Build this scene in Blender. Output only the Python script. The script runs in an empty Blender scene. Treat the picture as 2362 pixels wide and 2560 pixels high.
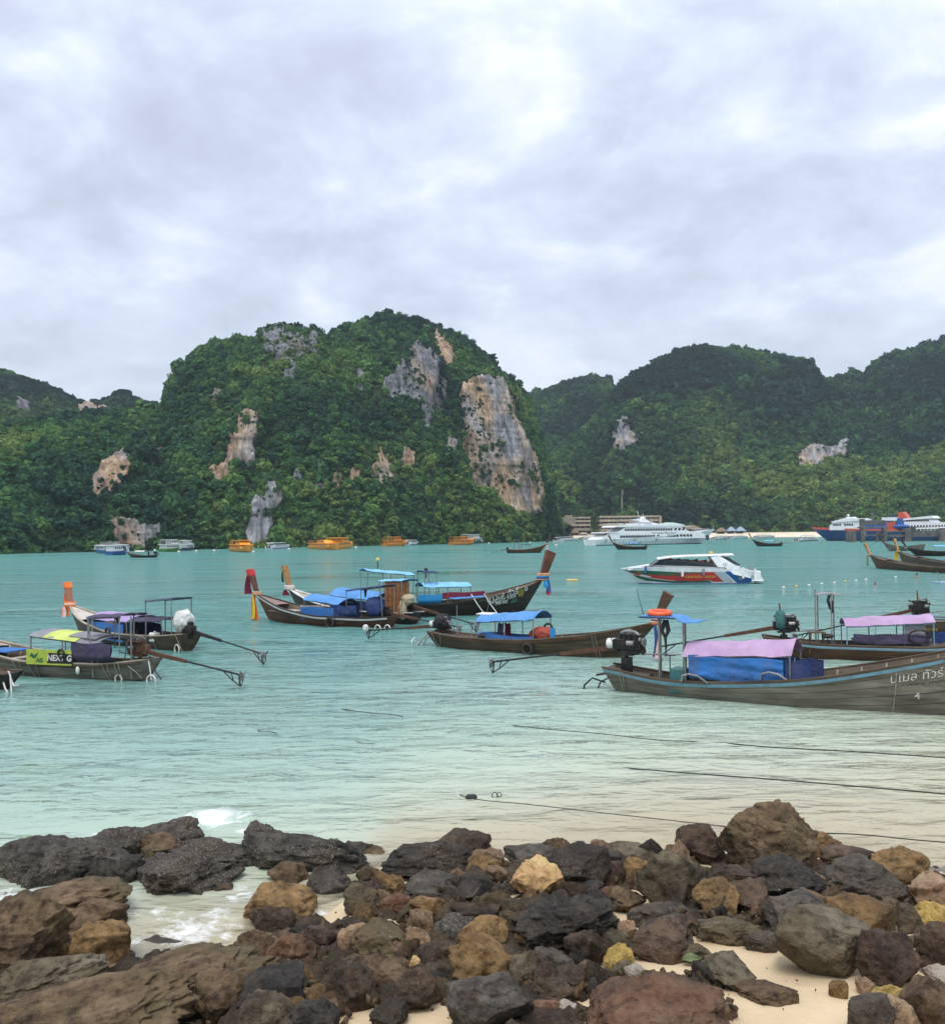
import bpy, bmesh, math, random
import numpy as np
from mathutils import Vector, Matrix, Euler

random.seed(7)
rng = np.random.default_rng(11)
sc = bpy.context.scene
COL = sc.collection

# ------------------------------------------------------------------ camera
PW, PH, PF = 2362.0, 2560.0, 2400.0
CAMZ = 4.7
PITCH = math.atan(52 / PF)
ROLL = math.radians(-0.62)
CAM_R = (Matrix.Rotation(math.pi / 2 + PITCH, 3, 'X') @ Matrix.Rotation(ROLL, 3, 'Z'))
cam_data = bpy.data.cameras.new('camera')
cam_data.sensor_fit = 'VERTICAL'
cam_data.sensor_height = 36.0
cam_data.lens = PF / PH * 36.0
cam_data.clip_start = 0.1
cam_data.clip_end = 9000
cam = bpy.data.objects.new('camera', cam_data)
M4 = CAM_R.to_4x4()
M4.translation = Vector((0, 0, CAMZ))
cam.matrix_world = M4
COL.objects.link(cam)
sc.camera = cam

# ------------------------------------------------------------------ world
SUN_EL, SUN_AZ = math.radians(66), math.radians(200)   # azimuth from +Y towards +X
world = bpy.data.worlds.new('World')
sc.world = world
world.use_nodes = True
nt = world.node_tree
nt.nodes.clear()
def WN(t, **kw):
    n = nt.nodes.new(t)
    for k, v in kw.items():
        setattr(n, k, v)
    return n
L = nt.links.new
sky = WN('ShaderNodeTexSky', sky_type='NISHITA', sun_disc=False)
sky.sun_elevation = SUN_EL
sky.sun_rotation = SUN_AZ
sky.air_density = 1.2
sky.dust_density = 3.0
bg_sky = WN('ShaderNodeBackground'); bg_sky.inputs[1].default_value = 0.10
L(sky.outputs[0], bg_sky.inputs[0])
tc = WN('ShaderNodeTexCoord')
sep = WN('ShaderNodeSeparateXYZ'); L(tc.outputs['Generated'], sep.inputs[0])
def WM(op, a, b=None, c=None):
    n = WN('ShaderNodeMath', operation=op)
    for i, v in enumerate((a, b, c)):
        if v is None: continue
        if isinstance(v, (int, float)): n.inputs[i].default_value = v
        else: L(v, n.inputs[i])
    return n.outputs[0]
zc = WM('MAXIMUM', sep.outputs[2], 0.0)
den = WM('ADD', zc, 0.34)
px_ = WM('DIVIDE', sep.outputs[0], den)
py_ = WM('DIVIDE', sep.outputs[1], den)
comb = WN('ShaderNodeCombineXYZ'); L(px_, comb.inputs[0]); L(py_, comb.inputs[1])
mp = WN('ShaderNodeMapping'); L(comb.outputs[0], mp.inputs[0])
mp.inputs['Location'].default_value = (2.3, 7.1, 0.0)
mp.inputs['Rotation'].default_value = (0, 0, math.radians(20))
mp.inputs['Scale'].default_value = (0.95, 1.0, 1)
def WNoise(scale, detail, rough, dist=0.0):
    n = WN('ShaderNodeTexNoise')
    n.inputs['Scale'].default_value = scale; n.inputs['Detail'].default_value = detail
    n.inputs['Roughness'].default_value = rough; n.inputs['Distortion'].default_value = dist
    L(mp.outputs[0], n.inputs['Vector'])
    return n.outputs[0]
n1 = WNoise(1.25, 10, 0.56, 0.35)
n2 = WNoise(4.6, 9, 0.58, 0.25)
mixn = WM('ADD', WM('MULTIPLY', n1, 0.55), WM('MULTIPLY', n2, 0.45))
ramp = WN('ShaderNodeValToRGB')
cr = ramp.color_ramp
cr.elements[0].position = 0.36; cr.elements[0].color = (0.385, 0.41, 0.495, 1)
cr.elements[1].position = 0.575; cr.elements[1].color = (0.74, 0.765, 0.83, 1)
e = cr.elements.new(0.43); e.color = (0.45, 0.49, 0.59, 1)
e = cr.elements.new(0.495); e.color = (0.54, 0.595, 0.705, 1)
L(mixn, ramp.inputs[0])
# the layer of cloud thins towards the horizon
hz = WN('ShaderNodeMapRange'); L(zc, hz.inputs[0])
hz.inputs[1].default_value = 0.0; hz.inputs[2].default_value = 0.28; hz.inputs[3].default_value = 0.78; hz.inputs[4].default_value = 0.0
mixh = WN('ShaderNodeMix', data_type='RGBA')
L(hz.outputs[0], mixh.inputs[0]); L(ramp.outputs[0], mixh.inputs[6])
mixh.inputs[7].default_value = (0.60, 0.68, 0.785, 1)
sd = Vector((math.sin(SUN_AZ) * math.cos(SUN_EL), math.cos(SUN_AZ) * math.cos(SUN_EL), math.sin(SUN_EL)))
dot = WN('ShaderNodeVectorMath', operation='DOT_PRODUCT'); L(tc.outputs['Generated'], dot.inputs[0]); dot.inputs[1].default_value = sd
glow = WN('ShaderNodeMapRange', interpolation_type='SMOOTHSTEP'); L(dot.outputs['Value'], glow.inputs[0])
glow.inputs[1].default_value = 0.45; glow.inputs[2].default_value = 1.0; glow.inputs[3].default_value = 0.0; glow.inputs[4].default_value = 0.30
gain = WM('ADD', WM('ADD', WM('MULTIPLY', zc, 0.80), 0.82), glow.outputs[0])
bg_cloud = WN('ShaderNodeBackground')
L(mixh.outputs[2], bg_cloud.inputs[0]); L(gain, bg_cloud.inputs[1])
wmix = WN('ShaderNodeMixShader'); wmix.inputs[0].default_value = 0.86
L(bg_sky.outputs[0], wmix.inputs[1]); L(bg_cloud.outputs[0], wmix.inputs[2])
wout = WN('ShaderNodeOutputWorld'); L(wmix.outputs[0], wout.inputs[0])

# ------------------------------------------------------------------ sun behind the cloud, exposure
sun_data = bpy.data.lights.new('sun', 'SUN')
sun_data.energy = 1.35
sun_data.angle = math.radians(25)
sun_data.color = (1.0, 0.95, 0.88)
sun = bpy.data.objects.new('sun', sun_data)
sun.rotation_euler = (-sd).to_track_quat('-Z', 'Y').to_euler()
sun.location = (0, 0, 60)
COL.objects.link(sun)
sc.view_settings.view_transform = 'Standard'
sc.view_settings.look = 'None'
sc.view_settings.exposure = 0.55
sc.view_settings.gamma = 1.0
sc.view_settings.use_curve_mapping = False
sc.render.engine = 'CYCLES'
sc.cycles.max_bounces = 6
sc.cycles.diffuse_bounces = 2
sc.cycles.glossy_bounces = 2
sc.cycles.transparent_max_bounces = 12
sc.cycles.transmission_bounces = 2
sc.cycles.volume_bounces = 0
sc.cycles.use_denoising = True
sc.cycles.caustics_reflective = False
sc.cycles.caustics_refractive = False

# ------------------------------------------------------------------ helpers: photograph pixels <-> place
CR = np.array(CAM_R)
def ray(px, py):
    return CAM_R @ Vector(((px - PW / 2) / PF, -(py - PH / 2) / PF, -1.0))
def atz(px, py, z=0.0):
    d = ray(px, py)
    k = (z - CAMZ) / d.z
    return Vector((d.x * k, d.y * k, z))
def aty(px, py, y):
    d = ray(px, py)
    return Vector((0, 0, CAMZ)) + d * (y / d.y)
def proj(P):
    q = (np.asarray(P, float) - np.array([0, 0, CAMZ])) @ CR
    return np.stack([PW / 2 + PF * q[..., 0] / -q[..., 2], PH / 2 - PF * q[..., 1] / -q[..., 2]], -1)

# ------------------------------------------------------------------ helpers: noise
def _h(ix, iy, iz, seed):
    h = (ix.astype(np.uint32) * np.uint32(374761393) + iy.astype(np.uint32) * np.uint32(668265263)
         + iz.astype(np.uint32) * np.uint32(2147483647) + np.uint32(seed * 974711 + 13))
    h = (h ^ (h >> np.uint32(13))) * np.uint32(1274126177)
    h = (h ^ (h >> np.uint32(16))) * np.uint32(2246822519)
    h = h ^ (h >> np.uint32(15))
    return h.astype(np.float64) / 4294967295.0 * 2 - 1
def vnoise(p, seed=0):
    p = np.asarray(p, float)
    i = np.floor(p).astype(np.int64)
    f = p - i
    u = f * f * f * (f * (f * 6 - 15) + 10)
    r = 0
    for dx in (0, 1):
        wx = u[..., 0] if dx else 1 - u[..., 0]
        for dy in (0, 1):
            wy = u[..., 1] if dy else 1 - u[..., 1]
            for dz in (0, 1):
                wz = u[..., 2] if dz else 1 - u[..., 2]
                r = r + wx * wy * wz * _h(i[..., 0] + dx, i[..., 1] + dy, i[..., 2] + dz, seed)
    return r
def fbm(p, octv=4, seed=0, gain=0.5, lac=2.03):
    p = np.asarray(p, float)
    a, s, t = 1.0, 0, 0
    for k in range(octv):
        s = s + a * vnoise(p, seed + k * 17)
        t += a
        a *= gain
        p = p * lac + 11.3
    return s / t
def ridged(p, octv=4, seed=0, gain=0.5):
    p = np.asarray(p, float)
    a, s, t = 1.0, 0, 0
    for k in range(octv):
        s = s + a * (1 - 2 * np.abs(vnoise(p, seed + k * 31)))
        t += a
        a *= gain
        p = p * 2.07 + 7.7
    return s / t
def spl(xs, ys, t):
    """smooth monotone curve through points"""
    xs = np.asarray(xs, float); ys = np.asarray(ys, float); t = np.asarray(t, float)
    d = np.diff(ys) / np.diff(xs)
    m = np.zeros_like(ys)
    m[0], m[-1] = d[0], d[-1]
    for i in range(1, len(ys) - 1):
        m[i] = 0 if d[i - 1] * d[i] <= 0 else 2 * d[i - 1] * d[i] / (d[i - 1] + d[i])
    tt = np.clip(t, xs[0], xs[-1])
    k = np.clip(np.searchsorted(xs, tt) - 1, 0, len(xs) - 2)
    h = xs[k + 1] - xs[k]
    u = (tt - xs[k]) / h
    return ((2 * u**3 - 3 * u**2 + 1) * ys[k] + (u**3 - 2 * u**2 + u) * h * m[k]
            + (-2 * u**3 + 3 * u**2) * ys[k + 1] + (u**3 - u**2) * h * m[k + 1])
def sstep(a, b, x):
    t = np.clip((np.asarray(x, float) - a) / (b - a), 0, 1)
    return t * t * (3 - 2 * t)
def in_poly(pts, poly):
    x, y = pts[..., 0], pts[..., 1]
    r = np.zeros(x.shape, bool)
    n = len(poly)
    for i in range(n):
        x0, y0 = poly[i]; x1, y1 = poly[(i + 1) % n]
        c = ((y0 > y) != (y1 > y)) & (x < (x1 - x0) * (y - y0) / ((y1 - y0) or 1e-9) + x0)
        r ^= c
    return r
def poly_dist(pts, poly):
    """signed distance, positive inside"""
    best = np.full(pts.shape[:-1], 1e9)
    n = len(poly)
    for i in range(n):
        a = np.array(poly[i], float); b = np.array(poly[(i + 1) % n], float)
        ab = b - a
        t = np.clip(((pts - a) @ ab) / (ab @ ab), 0, 1)
        dd = np.linalg.norm(pts - (a + t[..., None] * ab), axis=-1)
        best = np.minimum(best, dd)
    return np.where(in_poly(pts, poly), best, -best)

# ------------------------------------------------------------------ helpers: meshes
def new_mesh(name, V, F):
    me = bpy.data.meshes.new(name)
    V = np.asarray(V, np.float32)
    if isinstance(F, np.ndarray):
        nf, k = F.shape
        me.vertices.add(len(V)); me.vertices.foreach_set('co', V.ravel())
        me.loops.add(nf * k); me.loops.foreach_set('vertex_index', F.astype(np.int32).ravel())
        me.polygons.add(nf)
        me.polygons.foreach_set('loop_start', np.arange(0, nf * k, k, dtype=np.int32))
        me.update(calc_edges=True)
    else:
        me.from_pydata([tuple(map(float, v)) for v in V], [], F)
        me.update()
    return me
def link(name, me, m=None, parent=None, smooth=False):
    o = bpy.data.objects.new(name, me)
    if m is not None and len(me.materials) == 0:
        me.materials.append(m)
    if smooth:
        me.polygons.foreach_set('use_smooth', np.ones(len(me.polygons), bool))
    COL.objects.link(o)
    if parent is not None:
        o.parent = parent
    return o
def tag(o, label=None, cat=None, group=None, kind=None):
    if label: o['label'] = label
    if cat: o['category'] = cat
    if group: o['group'] = group
    if kind: o['kind'] = kind
    return o
def empty(name, loc=(0, 0, 0), rz=0.0, label=None, cat=None, group=None, scale=None):
    o = bpy.data.objects.new(name, None)
    o.empty_display_size = 0.3
    o.location = loc
    o.rotation_euler = (0, 0, rz)
    if scale: o.scale = (scale,) * 3
    COL.objects.link(o)
    return tag(o, label, cat, group)
def grid_faces(nu, nv):
    i = np.arange(nu - 1)[:, None]; j = np.arange(nv - 1)[None, :]
    a = i * nv + j
    return np.stack([a, a + nv, a + nv + 1, a + 1], -1).reshape(-1, 4)
def fattr(me, name, vals):
    a = me.attributes.new(name, 'FLOAT', 'POINT')
    a.data.foreach_set('value', np.asarray(vals, np.float32).ravel())

class MB:
    """collects solid shapes into one mesh"""
    def __init__(s):
        s.v, s.f = [], []
    def add(s, V, F):
        o = len(s.v)
        s.v += [tuple(map(float, p)) for p in V]
        s.f += [[o + i for i in f] for f in F]
        return s
    def box(s, x0, x1, y0, y1, z0, z1):
        V = [(x, y, z) for z in (z0, z1) for y in (y0, y1) for x in (x0, x1)]
        return s.add(V, [(0, 2, 3, 1), (4, 5, 7, 6), (0, 1, 5, 4), (2, 6, 7, 3), (0, 4, 6, 2), (1, 3, 7, 5)])
    def cbox(s, c, size, R=None):
        R = R or Matrix.Identity(3)
        hx, hy, hz = [q / 2 for q in size]
        V = [Vector(c) + R @ Vector((x, y, z)) for z in (-hz, hz) for y in (-hy, hy) for x in (-hx, hx)]
        return s.add(V, [(0, 2, 3, 1), (4, 5, 7, 6), (0, 1, 5, 4), (2, 6, 7, 3), (0, 4, 6, 2), (1, 3, 7, 5)])
    def bar(s, p, q, w, h=None, up=(0, 0, 1), w2=None, h2=None):
        p, q = Vector(p), Vector(q)
        h = h or w; w2 = w2 or w; h2 = h2 or h
        d = (q - p).normalized()
        a = d.cross(Vector(up))
        if a.length < 1e-4: a = d.cross(Vector((1, 0, 0)))
        a.normalize(); b = a.cross(d)
        V = []
        for c, ww, hh in ((p, w, h), (q, w2, h2)):
            for sa, sb in ((-1, -1), (1, -1), (1, 1), (-1, 1)):
                V.append(c + a * (sa * ww / 2) + b * (sb * hh / 2))
        return s.add(V, [(3, 2, 1, 0), (4, 5, 6, 7), (0, 1, 5, 4), (1, 2, 6, 5), (2, 3, 7, 6), (3, 0, 4, 7)])
    def tube(s, pts, r, n=6, closed=False):
        pts = [Vector(p) for p in pts]
        m = len(pts)
        rs = r if isinstance(r, (list, tuple)) else [r] * m
        V, F = [], []
        up = None
        for i, p in enumerate(pts):
            if closed: d = pts[(i + 1) % m] - pts[i - 1]
            else: d = pts[min(i + 1, m - 1)] - pts[max(i - 1, 0)]
            d.normalize()
            if up is None:
                up = d.orthogonal().normalized()
            up = (up - d * up.dot(d))
            if up.length < 1e-5: up = d.orthogonal()
            up.normalize()
            w = d.cross(up)
            for k in range(n):
                a = 2 * math.pi * k / n
                V.append(p + up * (math.cos(a) * rs[i]) + w * (math.sin(a) * rs[i]))
        for i in range(m if closed else m - 1):
            for k in range(n):
                a = i * n + k; b = i * n + (k + 1) % n
                c = ((i + 1) % m) * n
                F.append((a, b, c + (k + 1) % n, c + k))
        if not closed:
            F.append(tuple(range(n - 1, -1, -1)))
            F.append(tuple((m - 1) * n + k for k in range(n)))
        return s.add(V, F)
    def cyl(s, p, q, r, n=12, r2=None):
        return s.tube([p, q], [r, r if r2 is None else r2], n)
    def torus(s, c, R, r, n=24, k=8, axis='Z', sx=1, sy=1):
        pts = []
        for i in range(n):
            a = 2 * math.pi * i / n
            u, w = R * math.cos(a) * sx, R * math.sin(a) * sy
            pts.append(Vector(c) + Vector({'Z': (u, w, 0), 'Y': (u, 0, w), 'X': (0, u, w)}[axis]))
        return s.tube(pts, r, k, closed=True)
    def ball(s, c, r, nu=12, nv=8):
        rx, ry, rz = r if isinstance(r, (list, tuple)) else (r, r, r)
        V = [(c[0], c[1], c[2] - rz)]
        for j in range(1, nv):
            t = math.pi * j / nv - math.pi / 2
            for i in range(nu):
                a = 2 * math.pi * i / nu
                V.append((c[0] + rx * math.cos(t) * math.cos(a), c[1] + ry * math.cos(t) * math.sin(a), c[2] + rz * math.sin(t)))
        V.append((c[0], c[1], c[2] + rz))
        F = [(0, 1 + (i + 1) % nu, 1 + i) for i in range(nu)]
        for j in range(nv - 2):
            for i in range(nu):
                a = 1 + j * nu
                F.append((a + i, a + (i + 1) % nu, a + nu + (i + 1) % nu, a + nu + i))
        a = 1 + (nv - 2) * nu
        F += [(a + i, a + (i + 1) % nu, len(V) - 1) for i in range(nu)]
        return s.add(V, F)
    def slab(s, G, th, N=None):
        """grid of points G[i][j] made into a solid sheet of thickness th"""
        G = np.asarray(G, float)
        nu, nv = G.shape[:2]
        du = np.gradient(G, axis=0); dv = np.gradient(G, axis=1)
        n = np.cross(du, dv); n /= (np.linalg.norm(n, axis=-1, keepdims=True) + 1e-9)
        A = (G + n * th / 2).reshape(-1, 3); B = (G - n * th / 2).reshape(-1, 3)
        f = grid_faces(nu, nv)
        m = nu * nv
        F = [tuple(q) for q in f] + [tuple(m + np.array(q)[::-1]) for q in f]
        rim = ([(i * nv) for i in range(nu)] + [(nu - 1) * nv + j for j in range(1, nv)]
               + [i * nv + nv - 1 for i in range(nu - 2, -1, -1)] + [j for j in range(nv - 2, 0, -1)])
        for a, b in zip(rim, rim[1:] + rim[:1]):
            F.append((b, a, m + a, m + b))
        return s.add(np.concatenate([A, B]), F)
    def prism(s, poly, h0, h1, axis='Z'):
        """poly in a plane, extruded along axis from h0 to h1"""
        n = len(poly)
        def P(a, b, h):
            return {'Z': (a, b, h), 'Y': (a, h, b), 'X': (h, a, b)}[axis]
        V = [P(a, b, h0) for a, b in poly] + [P(a, b, h1) for a, b in poly]
        F = [tuple(range(n - 1, -1, -1)), tuple(range(n, 2 * n))]
        F += [(i, (i + 1) % n, n + (i + 1) % n, n + i) for i in range(n)]
        return s.add(V, F)
    def build(s, name, m, parent=None, smooth=False, bevel=0.0):
        me = new_mesh(name, s.v, s.f)
        bm = bmesh.new(); bm.from_mesh(me)
        bmesh.ops.recalc_face_normals(bm, faces=bm.faces)
        if bevel:
            es = [e for e in bm.edges if e.is_manifold and e.calc_face_angle(0) > 0.6]
            bmesh.ops.bevel(bm, geom=es, offset=bevel, segments=1, affect='EDGES')
        bm.to_mesh(me); bm.free()
        o = link(name, me, m, parent)
        if smooth:
            me.polygons.foreach_set('use_smooth', np.ones(len(me.polygons), bool))
            try: me.set_sharp_from_angle(angle=math.radians(40))
            except Exception: pass
        return o

# ------------------------------------------------------------------ helpers: materials
class NT:
    def __init__(s, m):
        m.use_nodes = True
        s.t = m.node_tree
        s.t.nodes.clear()
        s.out = s.n('ShaderNodeOutputMaterial')
    def n(s, t, ins=None, **kw):
        x = s.t.nodes.new(t)
        for k, v in kw.items(): setattr(x, k, v)
        for k, v in (ins or {}).items():
            if isinstance(v, bpy.types.NodeSocket): s.t.links.new(v, x.inputs[k])
            else: x.inputs[k].default_value = v
        return x
    def m(s, op, a, b=None, c=None, clamp=False):
        x = s.t.nodes.new('ShaderNodeMath'); x.operation = op; x.use_clamp = clamp
        for i, v in enumerate((a, b, c)):
            if v is None: continue
            if isinstance(v, bpy.types.NodeSocket): s.t.links.new(v, x.inputs[i])
            else: x.inputs[i].default_value = v
        return x.outputs[0]
    def ramp(s, fac, stops, interp='LINEAR'):
        x = s.t.nodes.new('ShaderNodeValToRGB')
        x.color_ramp.interpolation = interp
        el = x.color_ramp.elements
        while len(el) > len(stops): el.remove(el[-1])
        while len(el) < len(stops): el.new(1.0)
        for e, (p, c) in zip(el, stops):
            e.position = p
            e.color = (*c, 1) if not isinstance(c, (int, float)) else (c, c, c, 1)
        s.t.links.new(fac, x.inputs[0])
        return x.outputs[0]
    def mix(s, f, a, b):
        x = s.t.nodes.new('ShaderNodeMix'); x.data_type = 'RGBA'
        for k, v in ((0, f), (6, a), (7, b)):
            if isinstance(v, bpy.types.NodeSocket): s.t.links.new(v, x.inputs[k])
            else: x.inputs[k].default_value = (*v, 1) if isinstance(v, tuple) and len(v) == 3 else v
        return x.outputs[2]
    def noise(s, vec, scale, detail=5, rough=0.55, dist=0.0):
        return s.n('ShaderNodeTexNoise', {'Vector': vec, 'Scale': scale, 'Detail': detail, 'Roughness': rough, 'Distortion': dist}).outputs[0]
    def vec(s, scale=(1, 1, 1), rot=(0, 0, 0), which='Object'):
        t = s.n('ShaderNodeTexCoord')
        src = t.outputs[which]
        return s.n('ShaderNodeMapping', {'Vector': src, 'Scale': scale, 'Rotation': rot}).outputs[0]
    def done(s, sh):
        s.t.links.new(sh, s.out.inputs[0])
_mats = {}
def stuff_mat(name, stops, scale=3.0, stretch=(1, 1, 1), rough=0.6, bump=0.15, bscale=None, metal=0.0, detail=6, spec=0.5, dirt=None, dirt_amt=0.0, rvar=0.15, bdist=0.02, sheen=0.0):
    """Principled surface: a noise-driven ramp of colours, a coat of dirt, fine relief"""
    if name in _mats: return _mats[name]
    m = bpy.data.materials.new(name)
    t = NT(m)
    v = t.vec(stretch)
    f = t.noise(v, scale, detail)
    if len(stops) == 1 or isinstance(stops[0], (int, float)):
        c = stops if isinstance(stops[0], (int, float)) else stops[0]
        stops = [(0.3, tuple(x * 0.8 for x in c)), (0.7, tuple(min(1, x * 1.12) for x in c))]
    col = t.ramp(f, stops)
    if dirt:
        f2 = t.noise(t.vec((stretch[0] * 0.7, stretch[1] * 0.7, stretch[2] * 0.35)), scale * 1.7, 8, 0.65)
        k = t.ramp(f2, [(0.5 - 0.1 , 0.0), (0.72, 1.0)])
        col = t.mix(t.m('MULTIPLY', k, dirt_amt), col, dirt)
    rr = t.m('ADD', t.m('MULTIPLY', t.m('SUBTRACT', f, 0.5), rvar * 2), rough, clamp=True)
    ins = {'Base Color': col, 'Roughness': rr, 'Metallic': metal, 'Specular IOR Level': spec}
    if bump:
        b = t.noise(v, bscale or scale * 6, 6, 0.6)
        ins['Normal'] = t.n('ShaderNodeBump', {'Height': b, 'Strength': bump, 'Distance': bdist}).outputs[0]
    p = t.n('ShaderNodeBsdfPrincipled', ins)
    t.done(p.outputs[0])
    _mats[name] = m
    return m
def paint(name, c, rough=0.45, dirt=(0.1, 0.085, 0.06), amt=0.35, scale=1.5, bump=0.08, **k):
    return stuff_mat(name, [(0.3, tuple(x * 0.86 for x in c)), (0.7, tuple(min(1, x * 1.08) for x in c))],
                     scale=scale, rough=rough, bump=bump, dirt=dirt, dirt_amt=amt, **k)
# ================================================================== THE SETTING
# ------------------------------------------------------------------ near shore: sand above and below the water
SHORE_PX = [(-600, 2480), (0, 2470), (330, 2450), (480, 2420), (620, 2385), (770, 2330), (860, 2270), (960, 2195), (1250, 2165), (1700, 2140), (2100, 2160), (2362, 2205), (2800, 2260)]
_sp = [atz(*p) for p in SHORE_PX]
def shore_y(x):
    xs = [p.x for p in _sp]; ys = [p.y for p in _sp]
    return spl([-60] + xs + [60], [ys[0] - 6] + ys + [ys[-1] - 8], x)
def depth_at(x, y):
    """depth of water (positive) or height of sand (negative)"""
    d = y - shore_y(x)
    s = spl([-40, -10, -4, 1, 6, 12, 40], [0.24, 0.19, 0.145, 0.105, 0.060, 0.034, 0.027], x)
    wet = s * np.maximum(d, 0) + 0.0032 * np.maximum(d - 6, 0) ** 2 * sstep(-6, 30, 30 - x) + 0.0025 * np.maximum(d - 14, 0) ** 2
    dry = np.minimum(d, 0) * 0.085
    return np.where(d > 0, wet, dry)
gx = np.linspace(-34, 34, 240); gy = np.concatenate([np.linspace(2, 20, 190), np.linspace(20.4, 90, 80)])
GX, GY = np.meshgrid(gx, gy, indexing='ij')
GZ = -np.minimum(depth_at(GX, GY), 9.0)
GZ = GZ + 0.05 * fbm(np.stack([GX * 0.6, GY * 0.6, GX * 0], -1), 3, 5) + 0.012 * fbm(np.stack([GX * 3, GY * 3, GX * 0], -1), 3, 6)
ms = bpy.data.materials.new('sand')
t = NT(ms)
v = t.vec()
f = t.noise(v, 0.9, 6); f2 = t.noise(v, 160, 3)
c = t.ramp(f, [(0.3, (0.50, 0.385, 0.235)), (0.7, (0.63, 0.50, 0.325))])
c = t.mix(t.m('MULTIPLY', t.ramp(f2, [(0.35, 1.0), (0.5, 0.0)]), 0.25), c, (0.36, 0.27, 0.17))
bm_ = t.n('ShaderNodeBump', {'Height': t.m('ADD', t.noise(v, 40, 5), t.m('MULTIPLY', t.noise(v, 5, 4), 3.0)), 'Strength': 0.5, 'Distance': 0.02}).outputs[0]
t.done(t.n('ShaderNodeBsdfPrincipled', {'Base Color': c, 'Roughness': 0.9, 'Normal': bm_, 'Specular IOR Level': 0.2}).outputs[0])
sand = link('beach', new_mesh('beach', np.stack([GX, GY, GZ], -1).reshape(-1, 3), grid_faces(len(gx), len(gy))), ms, smooth=True)
tag(sand, 'pale golden sand sloping down under the clear shallow water', kind='structure')

# ------------------------------------------------------------------ water
wr = np.concatenate([7.5 * np.exp(np.arange(0, 455) * 0.005), 7.5 * np.exp(455 * 0.005) * np.exp(np.arange(1, 112) * 0.0283)])
wa = np.radians(np.linspace(-50, 50, 540))
A, R = np.meshgrid(wa, wr, indexing='ij')
WX, WY = R * np.sin(A), R * np.cos(A)
dep = depth_at(WX, WY)
fade = 1 - sstep(60, 110, R)
shal = 0.25 + 0.75 * sstep(0.05, 1.2, dep)
WZ = fade * shal * (0.06 * fbm(np.stack([WX * 0.32 + WY * 0.05, WY * 0.85, WX * 0], -1), 3, 41)
                    + 0.024 * fbm(np.stack([WX * 0.95, WY * 1.9 + WX * 0.2, WX * 0 + 3], -1), 3, 42))
wme = new_mesh('sea', np.stack([WX, WY, WZ], -1).reshape(-1, 3), grid_faces(len(wa), len(wr)))
fattr(wme, 'depth', np.clip(dep, -0.5, 12))
# foam: where the swell breaks against the rocks
foam = np.zeros_like(WX)
for (px, py, rx, ry, s) in [(535, 2045, 95, 30, 1.05), (450, 2050, 60, 16, .8), (250, 2085, 70, 14, .75), (130, 2100, 80, 14, .7), (920, 2125, 50, 12, .75), (600, 2075, 40, 14, 0.7), (740, 2098, 75, 14, 0.7), (330, 2075, 30, 12, 0.8),
                            (60, 2240, 130, 50, 0.78), (20, 2300, 90, 40, 0.6), (470, 2330, 180, 55, 0.82), (410, 2290, 120, 40, .62), (700, 2250, 60, 30, .8), (620, 2230, 90, 50, 0.62), (330, 2360, 90, 30, 0.7), (540, 2290, 120, 40, 0.62),
                            (1300, 2120, 60, 14, 0.65), (1370, 2118, 55, 12, 0.6), (1460, 2112, 60, 9, 0.5), (800, 2290, 60, 26, 0.75), (400, 2240, 120, 60, 0.45)]:
    c0 = atz(px, py); cx = atz(px + rx, py); cy = atz(px, py - ry)
    q = ((WX - c0.x) / abs(cx.x - c0.x)) ** 2 + ((WY - c0.y) / abs(cy.y - c0.y)) ** 2
    foam = np.maximum(foam, s * np.exp(-q * 0.9))
# wash from the moving boat and thin white streaks far out
for (x0, y0, x1, y1, w, s) in [(392, 1391, 470, 1388, 0.7, 0.9), (1390, 1366, 1500, 1362, 1.2, 0.8), (335, 1394, 372, 1394, 0.6, 0.6)]:
    a = atz(x0, y0); b = atz(x1, y1)
    ab = np.array([b.x - a.x, b.y - a.y]); q = np.stack([WX - a.x, WY - a.y], -1)
    tt = np.clip((q @ ab) / (ab @ ab), 0, 1)
    dd = np.linalg.norm(q - tt[..., None] * ab, axis=-1)
    foam = np.maximum(foam, s * np.exp(-(dd / w) ** 2) * (1 - 0.6 * tt))
fattr(wme, 'foam', foam)
fattr(wme, 'far', sstep(20, 260, R))
mw = bpy.data.materials.new('sea_water')
t = NT(mw)
geo = t.n('ShaderNodeNewGeometry')
pos = geo.outputs['Position']
dA = t.n('ShaderNodeAttribute', attribute_name='depth').outputs['Fac']
fA = t.n('ShaderNodeAttribute', attribute_name='foam').outputs['Fac']
rA = t.n('ShaderNodeAttribute', attribute_name='far').outputs['Fac']
def mapped(scale, rot=0.0):
    return t.n('ShaderNodeMapping', {'Vector': pos, 'Scale': scale, 'Rotation': (0, 0, rot)}).outputs[0]
# ripples of several sizes
h1 = t.noise(mapped((0.55, 1.25, 1), 0.12), 1.0, 3, 0.5, 0.3)
h2 = t.noise(mapped((1.9, 3.6, 1), -0.15), 1.0, 4, 0.55, 0.4)
h3 = t.noise(mapped((0.10, 0.22, 1), 0.05), 1.0, 3, 0.5)
gust = t.noise(mapped((0.02, 0.075, 1), 0.03), 1.0, 5, 0.6)
gustk = t.ramp(gust, [(0.38, 0.30), (0.58, 1.35)])
hh = t.m('ADD', t.m('MULTIPLY', h1, 0.50), t.m('MULTIPLY', h2, 0.17))
hh = t.m('ADD', hh, t.m('MULTIPLY', t.m('MULTIPLY', h3, rA), 2.2))
shk = t.m('ADD', t.m('MULTIPLY', t.n('ShaderNodeMapRange', {'Value': dA, 1: 0.0, 2: 1.4, 3: 0.0, 4: 1.0}).outputs[0], 0.72), 0.28)
bstr = t.m('MULTIPLY', gustk, shk)
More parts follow.
